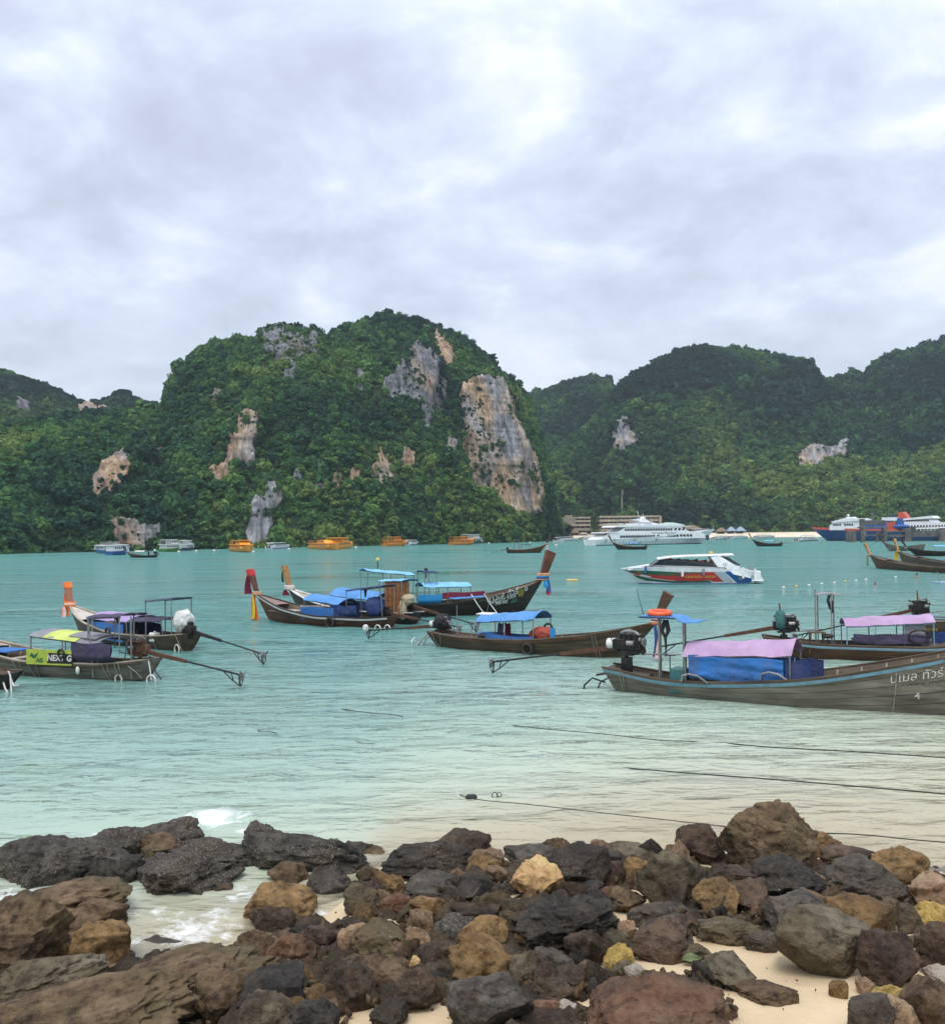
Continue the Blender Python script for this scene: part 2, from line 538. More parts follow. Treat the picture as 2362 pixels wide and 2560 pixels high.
nrm = t.n('ShaderNodeBump', {'Height': t.m('MULTIPLY', hh, bstr), 'Strength': 0.85, 'Distance': 1.0}).outputs[0]
body = t.ramp(t.m('DIVIDE', dA, 10.0), [(0.0, (0.66, 0.56, 0.37)), (0.02, (0.60, 0.565, 0.40)), (0.045, (0.47, 0.535, 0.41)), (0.10, (0.315, 0.425, 0.35)), (0.20, (0.23, 0.355, 0.305)), (0.45, (0.15, 0.28, 0.252)), (0.9, (0.095, 0.24, 0.217))])
band = t.noise(mapped((0.006, 0.03, 1), 0.02), 1.0, 3, 0.5)
body = t.mix(t.m('MULTIPLY', t.ramp(band, [(0.45, 0.0), (0.62, 1.0)]), t.m('MULTIPLY', rA, 0.55)), body, (0.04, 0.28, 0.225))
dif = t.n('ShaderNodeBsdfDiffuse', {'Color': body, 'Normal': nrm})
tr = t.n('ShaderNodeBsdfTransparent', {'Color': (0.93, 0.98, 0.96, 1)})
opq = t.m('SUBTRACT', 1.0, t.m('POWER', 2.718, t.m('MULTIPLY', t.m('MAXIMUM', dA, 0.0), -3.2)))
opq = t.m('ADD', t.m('MULTIPLY', opq, 0.92), 0.08)
under = t.n('ShaderNodeMixShader', {0: opq, 1: tr.outputs[0], 2: dif.outputs[0]})
gl = t.n('ShaderNodeBsdfGlossy', {'Color': (1, 1, 1, 1), 'Roughness': 0.07, 'Normal': nrm})
fr = t.n('ShaderNodeFresnel', {'IOR': 1.33, 'Normal': nrm}).outputs[0]
frc = t.m('MINIMUM', fr, t.m('SUBTRACT', 0.80, t.m('MULTIPLY', rA, 0.18)))
surf = t.n('ShaderNodeMixShader', {0: frc, 1: under.outputs[0], 2: gl.outputs[0]})
fz = t.noise(mapped((3.2, 3.2, 3.2)), 1.0, 7, 0.7, 1.2)
fz2 = t.noise(mapped((0.9, 0.9, 0.9)), 1.0, 4, 0.6, 0.6)
fm = t.m('SUBTRACT', t.m('ADD', fA, t.m('ADD', t.m('MULTIPLY', fz, 1.6), t.m('MULTIPLY', fz2, 0.7))), 1.72)
fm = t.m('MULTIPLY', fm, 2.4, clamp=True)
fd = t.n('ShaderNodeBsdfDiffuse', {'Color': (0.80, 0.82, 0.82, 1)})
surf2 = t.n('ShaderNodeMixShader', {0: t.m('MULTIPLY', fm, 0.85), 1: surf.outputs[0], 2: fd.outputs[0]})
t.done(surf2.outputs[0])
sea = link('sea', wme, mw, smooth=True)
tag(sea, 'turquoise rippled sea of the bay fading to clear shallows', kind='structure')

# ------------------------------------------------------------------ limestone hills
K = 2362 / 1848.0
def S(pts):
    return [(x * K, y * K) for x, y in pts]
def mat_limestone(name, warm, dark, val=1.0):
    m = bpy.data.materials.new(name)
    t = NT(m)
    v = t.vec((1, 1, 0.14)); v2 = t.vec((1, 1, 0.45))
    f = t.noise(v, 0.28, 8, 0.62, 0.4); g = t.noise(v2, 0.045, 4, 0.5); h = t.noise(v, 0.9, 6, 0.7)
    grey = t.ramp(f, [(0.30, (0.075, 0.08, 0.092)), (0.45, (0.19, 0.195, 0.21)), (0.60, (0.36, 0.365, 0.375)), (0.72, (0.52, 0.50, 0.46))])
    tan = t.ramp(f, [(0.30, (0.16, 0.105, 0.07)), (0.48, (0.40, 0.27, 0.165)), (0.66, (0.58, 0.44, 0.30))])
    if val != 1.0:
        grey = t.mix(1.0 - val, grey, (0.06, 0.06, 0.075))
    k = t.ramp(g, [(0.40 + 0.3 * (1 - warm) - 0.08, 0.0), (0.58 + 0.3 * (1 - warm) - 0.08, 1.0)])
    col = t.mix(k, grey, tan)
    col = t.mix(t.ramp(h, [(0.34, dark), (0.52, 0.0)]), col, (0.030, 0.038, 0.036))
    mo = t.noise(t.vec(), 0.16, 7, 0.7)
    col = t.mix(t.ramp(mo, [(0.58, 0.0), (0.66, 0.8)]), col, (0.05, 0.075, 0.035))
    b = t.n('ShaderNodeBump', {'Height': t.m('ADD', t.m('MULTIPLY', f, 2.0), h), 'Strength': 0.9, 'Distance': 1.2}).outputs[0]
    t.done(t.n('ShaderNodeBsdfPrincipled', {'Base Color': col, 'Roughness': 0.9, 'Normal': b, 'Specular IOR Level': 0.15}).outputs[0])
    return m
M_LIME = mat_limestone('limestone_grey', 0.85, 0.7)
M_LIMEW = mat_limestone('limestone_warm', 0.95, 0.6)
M_LIMED = mat_limestone('limestone_dark', 0.1, 0.95, 0.62)
M_LIMEL = mat_limestone('limestone_pale', 0.55, 0.25)
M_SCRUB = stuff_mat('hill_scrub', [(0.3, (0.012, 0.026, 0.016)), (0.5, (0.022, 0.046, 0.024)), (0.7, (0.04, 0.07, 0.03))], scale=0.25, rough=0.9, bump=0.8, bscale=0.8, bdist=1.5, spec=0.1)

FOREST = []   # (points, size, tint) per hill
def hill(name, sil, rs, rr, label, step=2.0, rows=220, amp=14.0, seed=1, cliffs=(), flutes=4.0, gpow=0.6, tree=(3.0, 1.0), dens=0.03, tint=0.5, lower=3.0, spread=0.0):
    """a hill as a surface of height over its foot: foot at rs, crest at rr, crest line as seen from the shore"""
    sil = S(sil)
    xs = np.arange(sil[0][0], sil[-1][0] + 1, step * K)
    ys = spl([p[0] for p in sil], [p[1] for p in sil], xs)
    nc = len(xs)
    D = np.array([ray(x, y)[:] for x, y in zip(xs, ys)])
    az = np.arctan2(D[:, 0], D[:, 1]); tn = D[:, 2] / np.hypot(D[:, 0], D[:, 1])
    R0 = spl([p[0] * K for p in rs], [p[1] for p in rs], xs); R1 = spl([p[0] * K for p in rr], [p[1] for p in rr], xs)
    H = CAMZ + R1 * tn - lower
    v = np.linspace(0, 1, rows)
    u = v[None, :]
    g = (1 - gpow) * u + gpow * (1 - np.sqrt(np.clip(1 - u * u, 0, 1)))
    Z = H[:, None] * u - 1.5 * (1 - u)
    RR = R0[:, None] + (R1 - R0)[:, None] * g
    arc = (az * R0.mean())[:, None] + 0 * u
    P = np.stack([arc / 70, Z / 95, 0 * Z + seed], -1)
    win = np.clip(4.5 * u * (1 - u), 0, 1)
    RR = RR + amp * win * (fbm(P, 4, seed) + 0.7 * ridged(np.stack([arc / 45 + Z / 160, Z / 120, 0 * Z + seed], -1), 3, seed + 5) - 0.2)
    Zb = Z + 0.35 * amp * win * 0.3 * fbm(P * 3, 3, seed + 9)
    # bare cliff faces stand out of the slope, steeper than it
    cm = np.zeros_like(Z); cid = np.zeros(Z.shape, int) - 1
    if cliffs:
        q = proj(np.stack([RR * np.sin(az)[:, None], RR * np.cos(az)[:, None], Zb], -1))
    for k, (poly, steep, out, mt) in enumerate(cliffs):
        poly = S(poly)
        pa = np.array(poly)
        box = ((q[..., 0] > pa[:, 0].min() - 60) & (q[..., 0] < pa[:, 0].max() + 60) & (q[..., 1] > pa[:, 1].min() - 60) & (q[..., 1] < pa[:, 1].max() + 60))
        sd_ = np.full(Z.shape, -99.0)
        qb = q[box]
        big = min(1.0, (pa[:, 0].max() - pa[:, 0].min()) / 90)
        sd_[box] = poly_dist(qb, poly) + (8 + 12 * big) * fbm(np.stack([qb[..., 0] / 22, qb[..., 1] / 48, 0 * qb[..., 0]], -1), 5, 70 + k, 0.65)
        m = sstep(-9, 5, sd_)
        inside = sd_ > 0
        if not inside.any(): continue
        ci_ = np.where(box.any(axis=1))[0]; ri_ = np.where(box.any(axis=0))[0]
        sl_ = (slice(ci_[0], ci_[-1] + 1), slice(ri_[0], ri_[-1] + 1))
        zb = Zb[inside].min(); rb = np.median(RR[inside & (Zb < zb + 6)])
        rc = rb + (RR - rb) * (1 - steep)
        fl = np.zeros_like(Z); strata = np.zeros_like(Z)
        A_, B_, C_ = arc[sl_], Zb[sl_], 0 * Z[sl_]
        fl[sl_] = flutes * (ridged(np.stack([A_ / 5.0, B_ / 45, C_ + k], -1), 4, 90 + k) + 0.6 * fbm(np.stack([A_ / 2.2, B_ / 7, C_], -1), 3, 95 + k))
        strata[sl_] = 0.35 * flutes * fbm(np.stack([A_ / 30, B_ / 2.6, C_], -1), 2, 99 + k)
        RR = RR * (1 - m) + (rc - out + (fl + strata) * 0.62) * m
        cm = np.maximum(cm, m); cid[inside] = k
    X3 = np.stack([RR * np.sin(az)[:, None], RR * np.cos(az)[:, None], Zb], -1)
    # the far side of the hill
    back = 14
    bv = np.linspace(0, 1, back + 1)[1:]
    RB = RR[:, -1:] + bv[None, :] * (120 + R1[:, None] * 0.25)
    ZB = Zb[:, -1:] * (1 - bv[None, :] ** 1.6)
    XB = np.stack([RB * np.sin(az)[:, None], RB * np.cos(az)[:, None], ZB], -1)
    X = np.concatenate([X3, XB], 1)
    nv = rows + back
    F = grid_faces(nc, nv)
    fi = np.full((nc, nv), -1); fi[:, :rows] = cid
    fid = fi.reshape(-1)[F].max(axis=1)
    V = X.reshape(-1, 3)
    keep = F[fid < 0]
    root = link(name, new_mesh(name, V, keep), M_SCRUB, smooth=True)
    tag(root, label, kind='structure')
    for k, (poly, steep, out, mt) in enumerate(cliffs):
        Fk = F[fid == k]
        if len(Fk) < 4: continue
        idx, inv = np.unique(Fk, return_inverse=True)
        link('cliff_face', new_mesh('cliff_face', V[idx], inv.reshape(-1, 4)), mt, root, smooth=True)
    # trees on every face that is not cliff
    kf = keep[(keep % nv < rows + 3).all(axis=1)]
    n_open = len(kf)
    onc = F[fid >= 0]
    if len(onc):
        cc = V[onc].mean(axis=1)
        tuft = fbm(np.stack([cc[:, 0] / 11, cc[:, 1] / 11, cc[:, 2] / 16], -1), 3, seed + 21)
        kf = np.concatenate([kf, onc[tuft > 0.06]])
    a, b, c, d = (V[kf[:, i]] for i in range(4))
    ar = np.linalg.norm(np.cross(c - a, d - b), axis=1) / 2
    ar[n_open:] *= 0.75
    cen = (a + b + c + d) / 4
    q = proj(cen)
    n = int(ar.sum() * dens)
    w = ar / ar.sum()
    ii = rng.choice(len(kf), n, p=w)
    e1, e2 = rng.random((n, 1)), rng.random((n, 1))
    pts = a[ii] * (1 - e1) * (1 - e2) + b[ii] * e1 * (1 - e2) + c[ii] * e1 * e2 + d[ii] * (1 - e1) * e2
    patch = 0.5 + 0.9 * fbm(np.stack([pts[:, 0] / 60, pts[:, 1] / 90, pts[:, 2] / 45], -1), 3, seed + 3)
    hgt = pts[:, 2] / max(H.max(), 1)
    tn_ = np.clip(tint + (patch - 0.5) * 1.0 + rng.normal(0, 0.17, n) - 0.35 * (hgt - 0.4), 0, 1)
    sz = tree[0] * np.exp(rng.normal(0, 0.42, n)) * (1.0 - 0.25 * hgt)
    sz = np.where(ii >= n_open, sz * 0.5, sz)
    FOREST.append((name, pts, sz, tn_, label))
    return root

BW, BG, BD, BL = M_LIMEW, M_LIME, M_LIMED, M_LIMEL
hill('hill_main', [(-140, 840), (-60, 832), (0, 826), (60, 822), (130, 806), (200, 800), (270, 796), (318, 788), (335, 742), (365, 706), (395, 681), (450, 663), (500, 658), (560, 651), (592, 647), (612, 656), (640, 658), (652, 648), (690, 633), (720, 621), (750, 615), (800, 618), (830, 621), (850, 634), (900, 651), (930, 673), (955, 693), (975, 713), (1000, 736), (1020, 757), (1036, 785), (1052, 840), (1066, 900), (1078, 950), (1088, 1000), (1096, 1030)],
     [(-140, 300), (200, 325), (600, 365), (800, 395), (950, 430), (1060, 490), (1096, 530)], [(-140, 480), (200, 520), (318, 530), (450, 545), (750, 580), (1000, 600), (1096, 620)],
     'steep limestone massif cloaked in jungle with bare grey and tan cliff faces', step=1.5, rows=330, amp=17, seed=3, dens=0.27, tree=(1.5, 1), tint=0.50, lower=5.0,
     cliffs=[([(902, 752), (925, 745), (960, 748), (985, 760), (1003, 790), (1015, 830), (1035, 870), (1048, 900), (1060, 925), (1069, 955), (1064, 975), (1056, 1000), (1036, 1010), (1010, 1000), (990, 985), (960, 966), (930, 956), (915, 940), (908, 900), (905, 850), (902, 800)], 0.70, 2.5, BG),
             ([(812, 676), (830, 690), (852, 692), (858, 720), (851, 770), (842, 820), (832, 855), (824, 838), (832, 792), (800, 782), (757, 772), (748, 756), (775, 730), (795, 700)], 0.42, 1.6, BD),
             ([(853, 656), (880, 680), (892, 700), (877, 722), (860, 708)], 0.42, 1.6, BG),
             ([(478, 806), (508, 810), (509, 845), (497, 880), (487, 915), (466, 912), (440, 937), (403, 943), (408, 925), (438, 900), (453, 870), (460, 838)], 0.42, 1.6, BW),
             ([(240, 888), (264, 892), (260, 916), (237, 941), (216, 967), (190, 983), (180, 972), (181, 930), (203, 908)], 0.42, 1.6, BW),
             ([(212, 1010), (250, 1018), (300, 1023), (320, 1013), (317, 1037), (302, 1062), (270, 1074), (233, 1073), (216, 1045)], 0.42, 1.6, BG),
             ([(524, 935), (540, 948), (550, 975), (533, 1002), (528, 1032), (522, 1063), (494, 1068), (482, 1040), (487, 1000), (504, 972)], 0.42, 1.6, BL),
             ([(743, 876), (762, 888), (772, 915), (781, 937), (762, 942), (751, 954), (738, 937), (720, 915), (735, 903)], 0.42, 1.6, BW),
             ([(793, 876), (812, 882), (811, 906), (790, 913), (783, 900)], 0.42, 1.6, BW),
             ([(676, 912), (708, 918), (703, 944), (684, 950)], 0.42, 1.6, BW),
             ([(655, 925), (667, 928), (668, 948), (656, 950)], 0.42, 1.6, BW),
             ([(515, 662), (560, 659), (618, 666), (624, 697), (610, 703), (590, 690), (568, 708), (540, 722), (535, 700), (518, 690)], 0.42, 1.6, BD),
             ([(878, 855), (893, 868), (888, 904), (868, 898)], 0.42, 1.6, BD),
             ([(618, 945), (640, 950), (638, 985), (622, 980)], 0.42, 1.6, BD),
             ([(560, 705), (580, 712), (572, 750), (552, 748)], 0.42, 1.6, BD),
             ([(700, 720), (722, 735), (712, 768), (694, 760)], 0.42, 1.6, BD),
             ([(862, 740), (874, 746), (868, 800), (856, 812), (852, 780)], 0.2, -1.5, BD),
             ([(300, 868), (322, 872), (318, 892), (298, 896)], 0.42, 1.6, BW),
             ([(420, 760), (436, 765), (430, 790), (416, 788)], 0.42, 1.6, BD),
             ([(575, 905), (590, 910), (586, 940), (572, 936)], 0.42, 1.6, BL)])
hill('hill_left_distant', [(-160, 700), (-60, 712), (0, 724), (60, 741), (100, 756), (150, 783), (185, 790), (215, 777), (240, 767), (270, 780), (300, 790), (340, 800), (420, 830)],
     [(-160, 620), (420, 640)], [(-160, 820), (420, 860)], 'dark rocky hill rising behind the shore hill at the picture edge', amp=16, seed=14, rows=160, dens=0.15, tree=(1.9, 1), tint=0.12,
     cliffs=[([(155, 792), (180, 796), (205, 800), (196, 822), (170, 826), (158, 812)], 0.42, 1.6, BW), ([(30, 780), (60, 785), (58, 800), (35, 798)], 0.42, 1.6, BD)])
hill('hill_saddle', [(960, 800), (1038, 777), (1080, 759), (1120, 747), (1150, 741), (1180, 744), (1205, 758), (1260, 800), (1330, 850)],
     [(960, 800), (1330, 820)], [(960, 1080), (1330, 1100)], 'small rounded forest hill seen through the saddle', amp=15, seed=24, rows=130, dens=0.11, tree=(2.5, 1), tint=0.42)
hill('hill_right_distant', [(1560, 800), (1620, 747), (1650, 740), (1690, 737), (1702, 721), (1730, 702), (1790, 687), (1848, 669), (1920, 650), (2040, 640)],
     [(1560, 760), (2040, 760)], [(1560, 1080), (2040, 1120)], 'dark forested hill rising behind the pier at the picture edge', amp=18, seed=34, rows=150, dens=0.11, tree=(2.5, 1), tint=0.34)
hill('hill_right', [(1040, 885), (1110, 860), (1160, 818), (1205, 762), (1225, 740), (1265, 717), (1310, 694), (1340, 682), (1380, 677), (1420, 682), (1470, 690), (1520, 696), (1560, 704), (1585, 712), (1605, 737), (1640, 770), (1700, 800), (1800, 812), (1900, 815), (2040, 818)],
     [(1040, 690), (1500, 720), (2040, 720)], [(1040, 820), (1500, 940), (2040, 940)], 'broad dark forest hill with small pale cliffs behind the moored ferries', amp=20, seed=44, rows=230, dens=0.15, tree=(2.15, 1), tint=0.42,
     cliffs=[([(1203, 818), (1226, 813), (1232, 840), (1254, 850), (1252, 866), (1226, 872), (1215, 882), (1197, 876), (1195, 850)], 0.42, 1.6, BL),
             ([(1568, 880), (1600, 864), (1622, 870), (1657, 864), (1658, 891), (1626, 896), (1600, 906), (1580, 917), (1568, 906)], 0.42, 1.6, BL),
             ([(1415, 842), (1421, 842), (1422, 862), (1414, 862)], 0.42, 1.6, BL)])
hill('hill_front_right', [(1030, 1012), (1070, 940), (1100, 900), (1150, 905), (1220, 915), (1300, 912), (1380, 922), (1450, 915), (1520, 918), (1600, 922), (1680, 905), (1740, 890), (1790, 876), (1848, 858), (1920, 835), (2040, 815)],
     [(1030, 690), (1200, 700), (1500, 715), (2040, 690)], [(1030, 760), (1500, 820), (2040, 800)], 'lower bright green wooded slope behind the white beach', amp=9, seed=54, rows=150, dens=0.21, tree=(1.9, 1), tint=0.58, lower=4.0, gpow=0.4)

# far beach of pale sand at the foot of the right hills
m_far = stuff_mat('far_sand', [(0.3, (0.60, 0.50, 0.36)), (0.7, (0.74, 0.65, 0.50))], scale=0.2, rough=0.95, bump=0.1)
xs = np.arange(1120 * K, 2300 * K, 14)
rr_ = spl([1120 * K, 1200 * K, 1500 * K, 2300 * K], [600, 612, 628, 600], xs)
G = []
for x, r in zip(xs, rr_):
    d = ray(x, 1320); a = math.atan2(d.x, d.y)
    w_ = 3 * math.sin(x * 0.05)
    G.append([((r + w_ + o) * math.sin(a), (r + w_ + o) * math.cos(a), z) for o, z in ((-6, -1.2), (0, 0.05), (7, 0.9), (22, 1.9), (60, 2.6), (110, 3.0))])
G = np.array(G)
fb = link('beach_far', new_mesh('beach_far', G.reshape(-1, 3), grid_faces(G.shape[0], 6)), m_far, smooth=True)
tag(fb, 'strip of pale sand at the foot of the wooded slope', kind='structure')

# ------------------------------------------------------------------ forest: the jungle that reads as one mass
def leaf_mat(name, stops, inst=True):
    m = bpy.data.materials.new(name)
    t = NT(m)
    if inst:
        a = t.n('ShaderNodeAttribute', attribute_name='tint', attribute_type='INSTANCER').outputs['Fac']
    else:
        a = t.n('ShaderNodeObjectInfo').outputs['Random']
    n = t.noise(t.vec(), 0.9, 4)
    a = t.m('ADD', a, t.m('MULTIPLY', t.m('SUBTRACT', n, 0.5), 0.5), clamp=True)
    col = t.ramp(a, stops)
    d = t.n('ShaderNodeBsdfDiffuse', {'Color': col})
    tl = t.n('ShaderNodeBsdfTranslucent', {'Color': col})
    t.done(t.n('ShaderNodeMixShader', {0: 0.25, 1: d.outputs[0], 2: tl.outputs[0]}).outputs[0])
    return m
GREENS = [(0.0, (0.019, 0.052, 0.040)), (0.25, (0.034, 0.086, 0.056)), (0.5, (0.056, 0.136, 0.062)), (0.75, (0.100, 0.205, 0.062)), (1.0, (0.195, 0.275, 0.085))]
M_LEAF = leaf_mat('jungle_leaves', GREENS)
def crown_mesh(name, seed, nleaf=300, leaf=0.20, squash=0.8, lobes=7):
    r_ = np.random.default_rng(seed)
    # several lobes, each a shell of small leaf clumps
    lc = r_.normal(0, 1, (lobes, 3)); lc /= np.linalg.norm(lc, axis=1, keepdims=True)
    lc = lc * r_.uniform(0.25, 0.62, (lobes, 1)); lc[0] = 0
    lr = r_.uniform(0.36, 0.58, lobes); lr[0] = 0.68
    k = r_.choice(lobes, nleaf, p=lr ** 2 / (lr ** 2).sum())
    d = r_.normal(0, 1, (nleaf, 3)); d /= np.linalg.norm(d, axis=1, keepdims=True)
    d[:, 2] = np.where(r_.random(nleaf) < 0.7, np.abs(d[:, 2]), d[:, 2])
    c = lc[k] + d * (lr[k] * r_.uniform(0.66, 1.22, nleaf))[:, None]
    n = d + r_.normal(0, 0.7, (nleaf, 3)); n /= np.linalg.norm(n, axis=1, keepdims=True)
    a = np.cross(n, r_.normal(0, 1, (nleaf, 3))); a /= np.linalg.norm(a, axis=1, keepdims=True)
    b = np.cross(n, a)
    s = leaf * r_.uniform(0.6, 1.3, (nleaf, 1))
    V = np.stack([c - a * s - b * s * .6, c + a * s - b * s * .5 + n * s * .25, c + a * s * .8 + b * s * .7, c - a * s * .9 + b * s * .6 + n * s * .2], 1).reshape(-1, 3)
    V[:, 2] *= squash
    F = np.arange(nleaf * 4).reshape(-1, 4)
    me = new_mesh(name, V, F)
    return me
crowns = bpy.data.collections.new('crown_kinds')
for k in range(6):
    me = crown_mesh('crown_kind', 100 + k, squash=[0.75, 0.9, 0.65, 1.05, 0.8, 0.7][k], lobes=[6, 8, 7, 5, 9, 7][k])
    me.materials.append(M_LEAF)
    crowns.objects.link(bpy.data.objects.new('crown_kind', me))
ng = bpy.data.node_groups.new('scatter_crowns', 'GeometryNodeTree')
ng.interface.new_socket('Geometry', in_out='INPUT', socket_type='NodeSocketGeometry')
ng.interface.new_socket('Geometry', in_out='OUTPUT', socket_type='NodeSocketGeometry')
gi = ng.nodes.new('NodeGroupInput'); go = ng.nodes.new('NodeGroupOutput')
ci = ng.nodes.new('GeometryNodeCollectionInfo'); ci.inputs['Collection'].default_value = crowns
ci.inputs['Separate Children'].default_value = True; ci.inputs['Reset Children'].default_value = True
iop = ng.nodes.new('GeometryNodeInstanceOnPoints'); iop.inputs['Pick Instance'].default_value = True
def gattr(nm, ty):
    n = ng.nodes.new('GeometryNodeInputNamedAttribute'); n.data_type = ty; n.inputs['Name'].default_value = nm
    return n.outputs['Attribute']
gl_ = ng.links.new
gl_(gi.outputs[0], iop.inputs['Points']); gl_(ci.outputs[0], iop.inputs['Instance'])
gl_(gattr('kind_index', 'INT'), iop.inputs['Instance Index'])
gl_(gattr('rot', 'FLOAT_VECTOR'), iop.inputs['Rotation']); gl_(gattr('scl', 'FLOAT_VECTOR'), iop.inputs['Scale'])
gl_(iop.outputs[0], go.inputs[0])
def forest(hname, pts, sz, tint, label):
    n = len(pts)
    P = pts.copy(); P[:, 2] += sz * 0.25
    me = bpy.data.meshes.new('forest')
    me.vertices.add(n); me.vertices.foreach_set('co', P.astype(np.float32).ravel())
    fattr(me, 'tint', tint)
    a = me.attributes.new('kind_index', 'INT', 'POINT'); a.data.foreach_set('value', rng.integers(0, 6, n).astype(np.int32))
    a = me.attributes.new('rot', 'FLOAT_VECTOR', 'POINT')
    a.data.foreach_set('vector', np.stack([rng.normal(0, .12, n), rng.normal(0, .12, n), rng.uniform(0, 6.28, n)], -1).astype(np.float32).ravel())
    a = me.attributes.new('scl', 'FLOAT_VECTOR', 'POINT')
    s = sz[:, None] * rng.uniform(0.8, 1.2, (n, 3)); s[:, 2] *= rng.choice([0.75, 1.0, 1.0, 1.45], n)
    a.data.foreach_set('vector', s.astype(np.float32).ravel())
    o = link('forest', me, M_LEAF)
    md = o.modifiers.new('crowns', 'NODES'); md.node_group = ng
    tag(o, 'dense jungle of mixed green crowns covering the ' + label, 'forest', kind='stuff')
    return o
_cover = {'hill_main': 'big cliffed massif', 'hill_left_distant': 'dark hill at the far left edge', 'hill_saddle': 'small hill in the saddle',
          'hill_right_distant': 'far hill behind the pier', 'hill_right': 'broad dark hill on the right', 'hill_front_right': 'low slope behind the beach'}
for (hn, pts, sz, tt, lab) in FOREST:
    forest(hn, pts, sz, tt, _cover[hn])
print('forest points', [len(f_[1]) for f_ in FOREST])

# ------------------------------------------------------------------ thin humid air over the bay
mh = bpy.data.materials.new('thin_haze')
t = NT(mh)
pv = t.n('ShaderNodeVolumePrincipled', {'Color': (0.80, 0.90, 1.0, 1), 'Density': 0.000125, 'Anisotropy': 0.2})
t.t.links.new(pv.outputs[0], t.out.inputs['Volume'])
hzb = MB().box(-1650, 1650, -40, 1750, -11, 330).build('haze', mh)
tag(hzb, 'thin bluish haze hanging over the whole bay', kind='stuff')
# ================================================================== BOATS
# ------------------------------------------------------------------ materials
def wood(name, a, b, c, scale=1.2, dirt=(0.03, 0.026, 0.02), amt=0.5, rough=0.7):
    return stuff_mat(name, [(0.28, a), (0.5, b), (0.72, c)], scale=scale * 2.2, stretch=(0.25, 1, 2.2), rough=rough, bump=0.35, bscale=9, dirt=dirt, dirt_amt=amt, spec=0.3)
W_GREY = wood('weathered_grey_wood', (0.095, 0.082, 0.064), (0.20, 0.178, 0.142), (0.33, 0.30, 0.245), amt=0.4)
W_BROWN = wood('brown_varnished_wood', (0.05, 0.024, 0.013), (0.105, 0.05, 0.026), (0.17, 0.085, 0.045), rough=0.5)
W_DARK = wood('dark_stained_wood', (0.012, 0.009, 0.007), (0.028, 0.020, 0.015), (0.055, 0.04, 0.03), rough=0.5)
W_MID = wood('old_brown_wood', (0.05, 0.036, 0.022), (0.10, 0.07, 0.042), (0.16, 0.12, 0.08))
W_RED = wood('red_brown_wood', (0.055, 0.02, 0.012), (0.12, 0.042, 0.024), (0.17, 0.07, 0.04), rough=0.45)
W_PALE = wood('bleached_board', (0.22, 0.18, 0.13), (0.36, 0.31, 0.24), (0.48, 0.43, 0.35), amt=0.3)
W_INNER = wood('inside_boards', (0.07, 0.052, 0.036), (0.13, 0.10, 0.07), (0.2, 0.16, 0.12))
W_ORANGE = wood('orange_varnished_board', (0.16, 0.065, 0.022), (0.30, 0.125, 0.04), (0.40, 0.19, 0.07), scale=2, rough=0.35)
W_GOLD = wood('golden_brown_post', (0.22, 0.11, 0.035), (0.36, 0.19, 0.06), (0.42, 0.24, 0.09), rough=0.4, amt=0.2)
P_BLUE = paint('pale_blue_paint', (0.16, 0.34, 0.45), amt=0.55, scale=2.5)
P_LBLUE = paint('faded_blue_paint', (0.26, 0.42, 0.52))
P_WHITE = paint('white_paint', (0.72, 0.72, 0.70), amt=0.25)
P_CLEAN = paint('clean_white_gelcoat', (0.80, 0.81, 0.82), rough=0.25, amt=0.06, dirt=(0.35, 0.34, 0.3))
P_NAVY = paint('navy_paint', (0.016, 0.03, 0.085))
P_ROYAL = paint('royal_blue_paint', (0.012, 0.10, 0.34), rough=0.35, amt=0.15)
P_SBLUE = paint('ship_blue_paint', (0.010, 0.075, 0.24), rough=0.4, amt=0.3, scale=0.3)
P_TEAL = paint('antifouling_teal', (0.02, 0.13, 0.14))
P_RUST = paint('antifouling_red', (0.13, 0.032, 0.02), amt=0.6)
P_RED = paint('red_paint', (0.52, 0.035, 0.035), amt=0.15)
P_ORED = paint('orange_red_paint', (0.55, 0.09, 0.045), amt=0.15, scale=0.4)
P_GREEN = paint('dark_green_paint', (0.012, 0.11, 0.055), amt=0.1)
P_LGREEN = paint('leaf_green_paint', (0.06, 0.25, 0.05), amt=0.2)
P_ORANGE = paint('orange_yellow_paint', (0.88, 0.36, 0.03), amt=0.12, dirt=(0.22, 0.09, 0.02), scale=0.5)
P_ORANGE2 = paint('burnt_orange_paint', (0.72, 0.28, 0.04), amt=0.18, dirt=(0.2, 0.08, 0.02), scale=0.5)
P_GREY = paint('grey_paint', (0.22, 0.23, 0.24))
P_BLACK = paint('black_paint', (0.012, 0.012, 0.013), amt=0.2)
GLASS = stuff_mat('dark_window_glass', [(0.3, (0.008, 0.011, 0.015)), (0.7, (0.022, 0.028, 0.035))], rough=0.12, bump=0.0, rvar=0.03)
def cloth(name, c, amt=0.42, dirt=(0.12, 0.10, 0.08), scale=2.0):
    return stuff_mat(name, [(0.3, tuple(x * 0.8 for x in c)), (0.55, c), (0.75, tuple(min(1, x * 1.18) for x in c))], scale=scale, rough=0.75, bump=0.5, bscale=6, bdist=0.08, dirt=dirt, dirt_amt=amt, spec=0.25)
C_BLUE = cloth('blue_tarpaulin', (0.03, 0.16, 0.46))
C_BLUE2 = cloth('bright_blue_tarpaulin', (0.08, 0.25, 0.55), amt=0.3, dirt=(0.22, 0.30, 0.40))
C_SKY = cloth('light_blue_tarpaulin', (0.20, 0.47, 0.70), amt=0.1)
C_CYAN = cloth('sky_blue_panel', (0.03, 0.26, 0.55), amt=0.15)
C_NAVY = cloth('dark_blue_tarpaulin', (0.018, 0.045, 0.16), amt=0.4)
C_MAUVE = cloth('faded_mauve_canvas', (0.40, 0.26, 0.42), amt=0.25, dirt=(0.55, 0.45, 0.52))
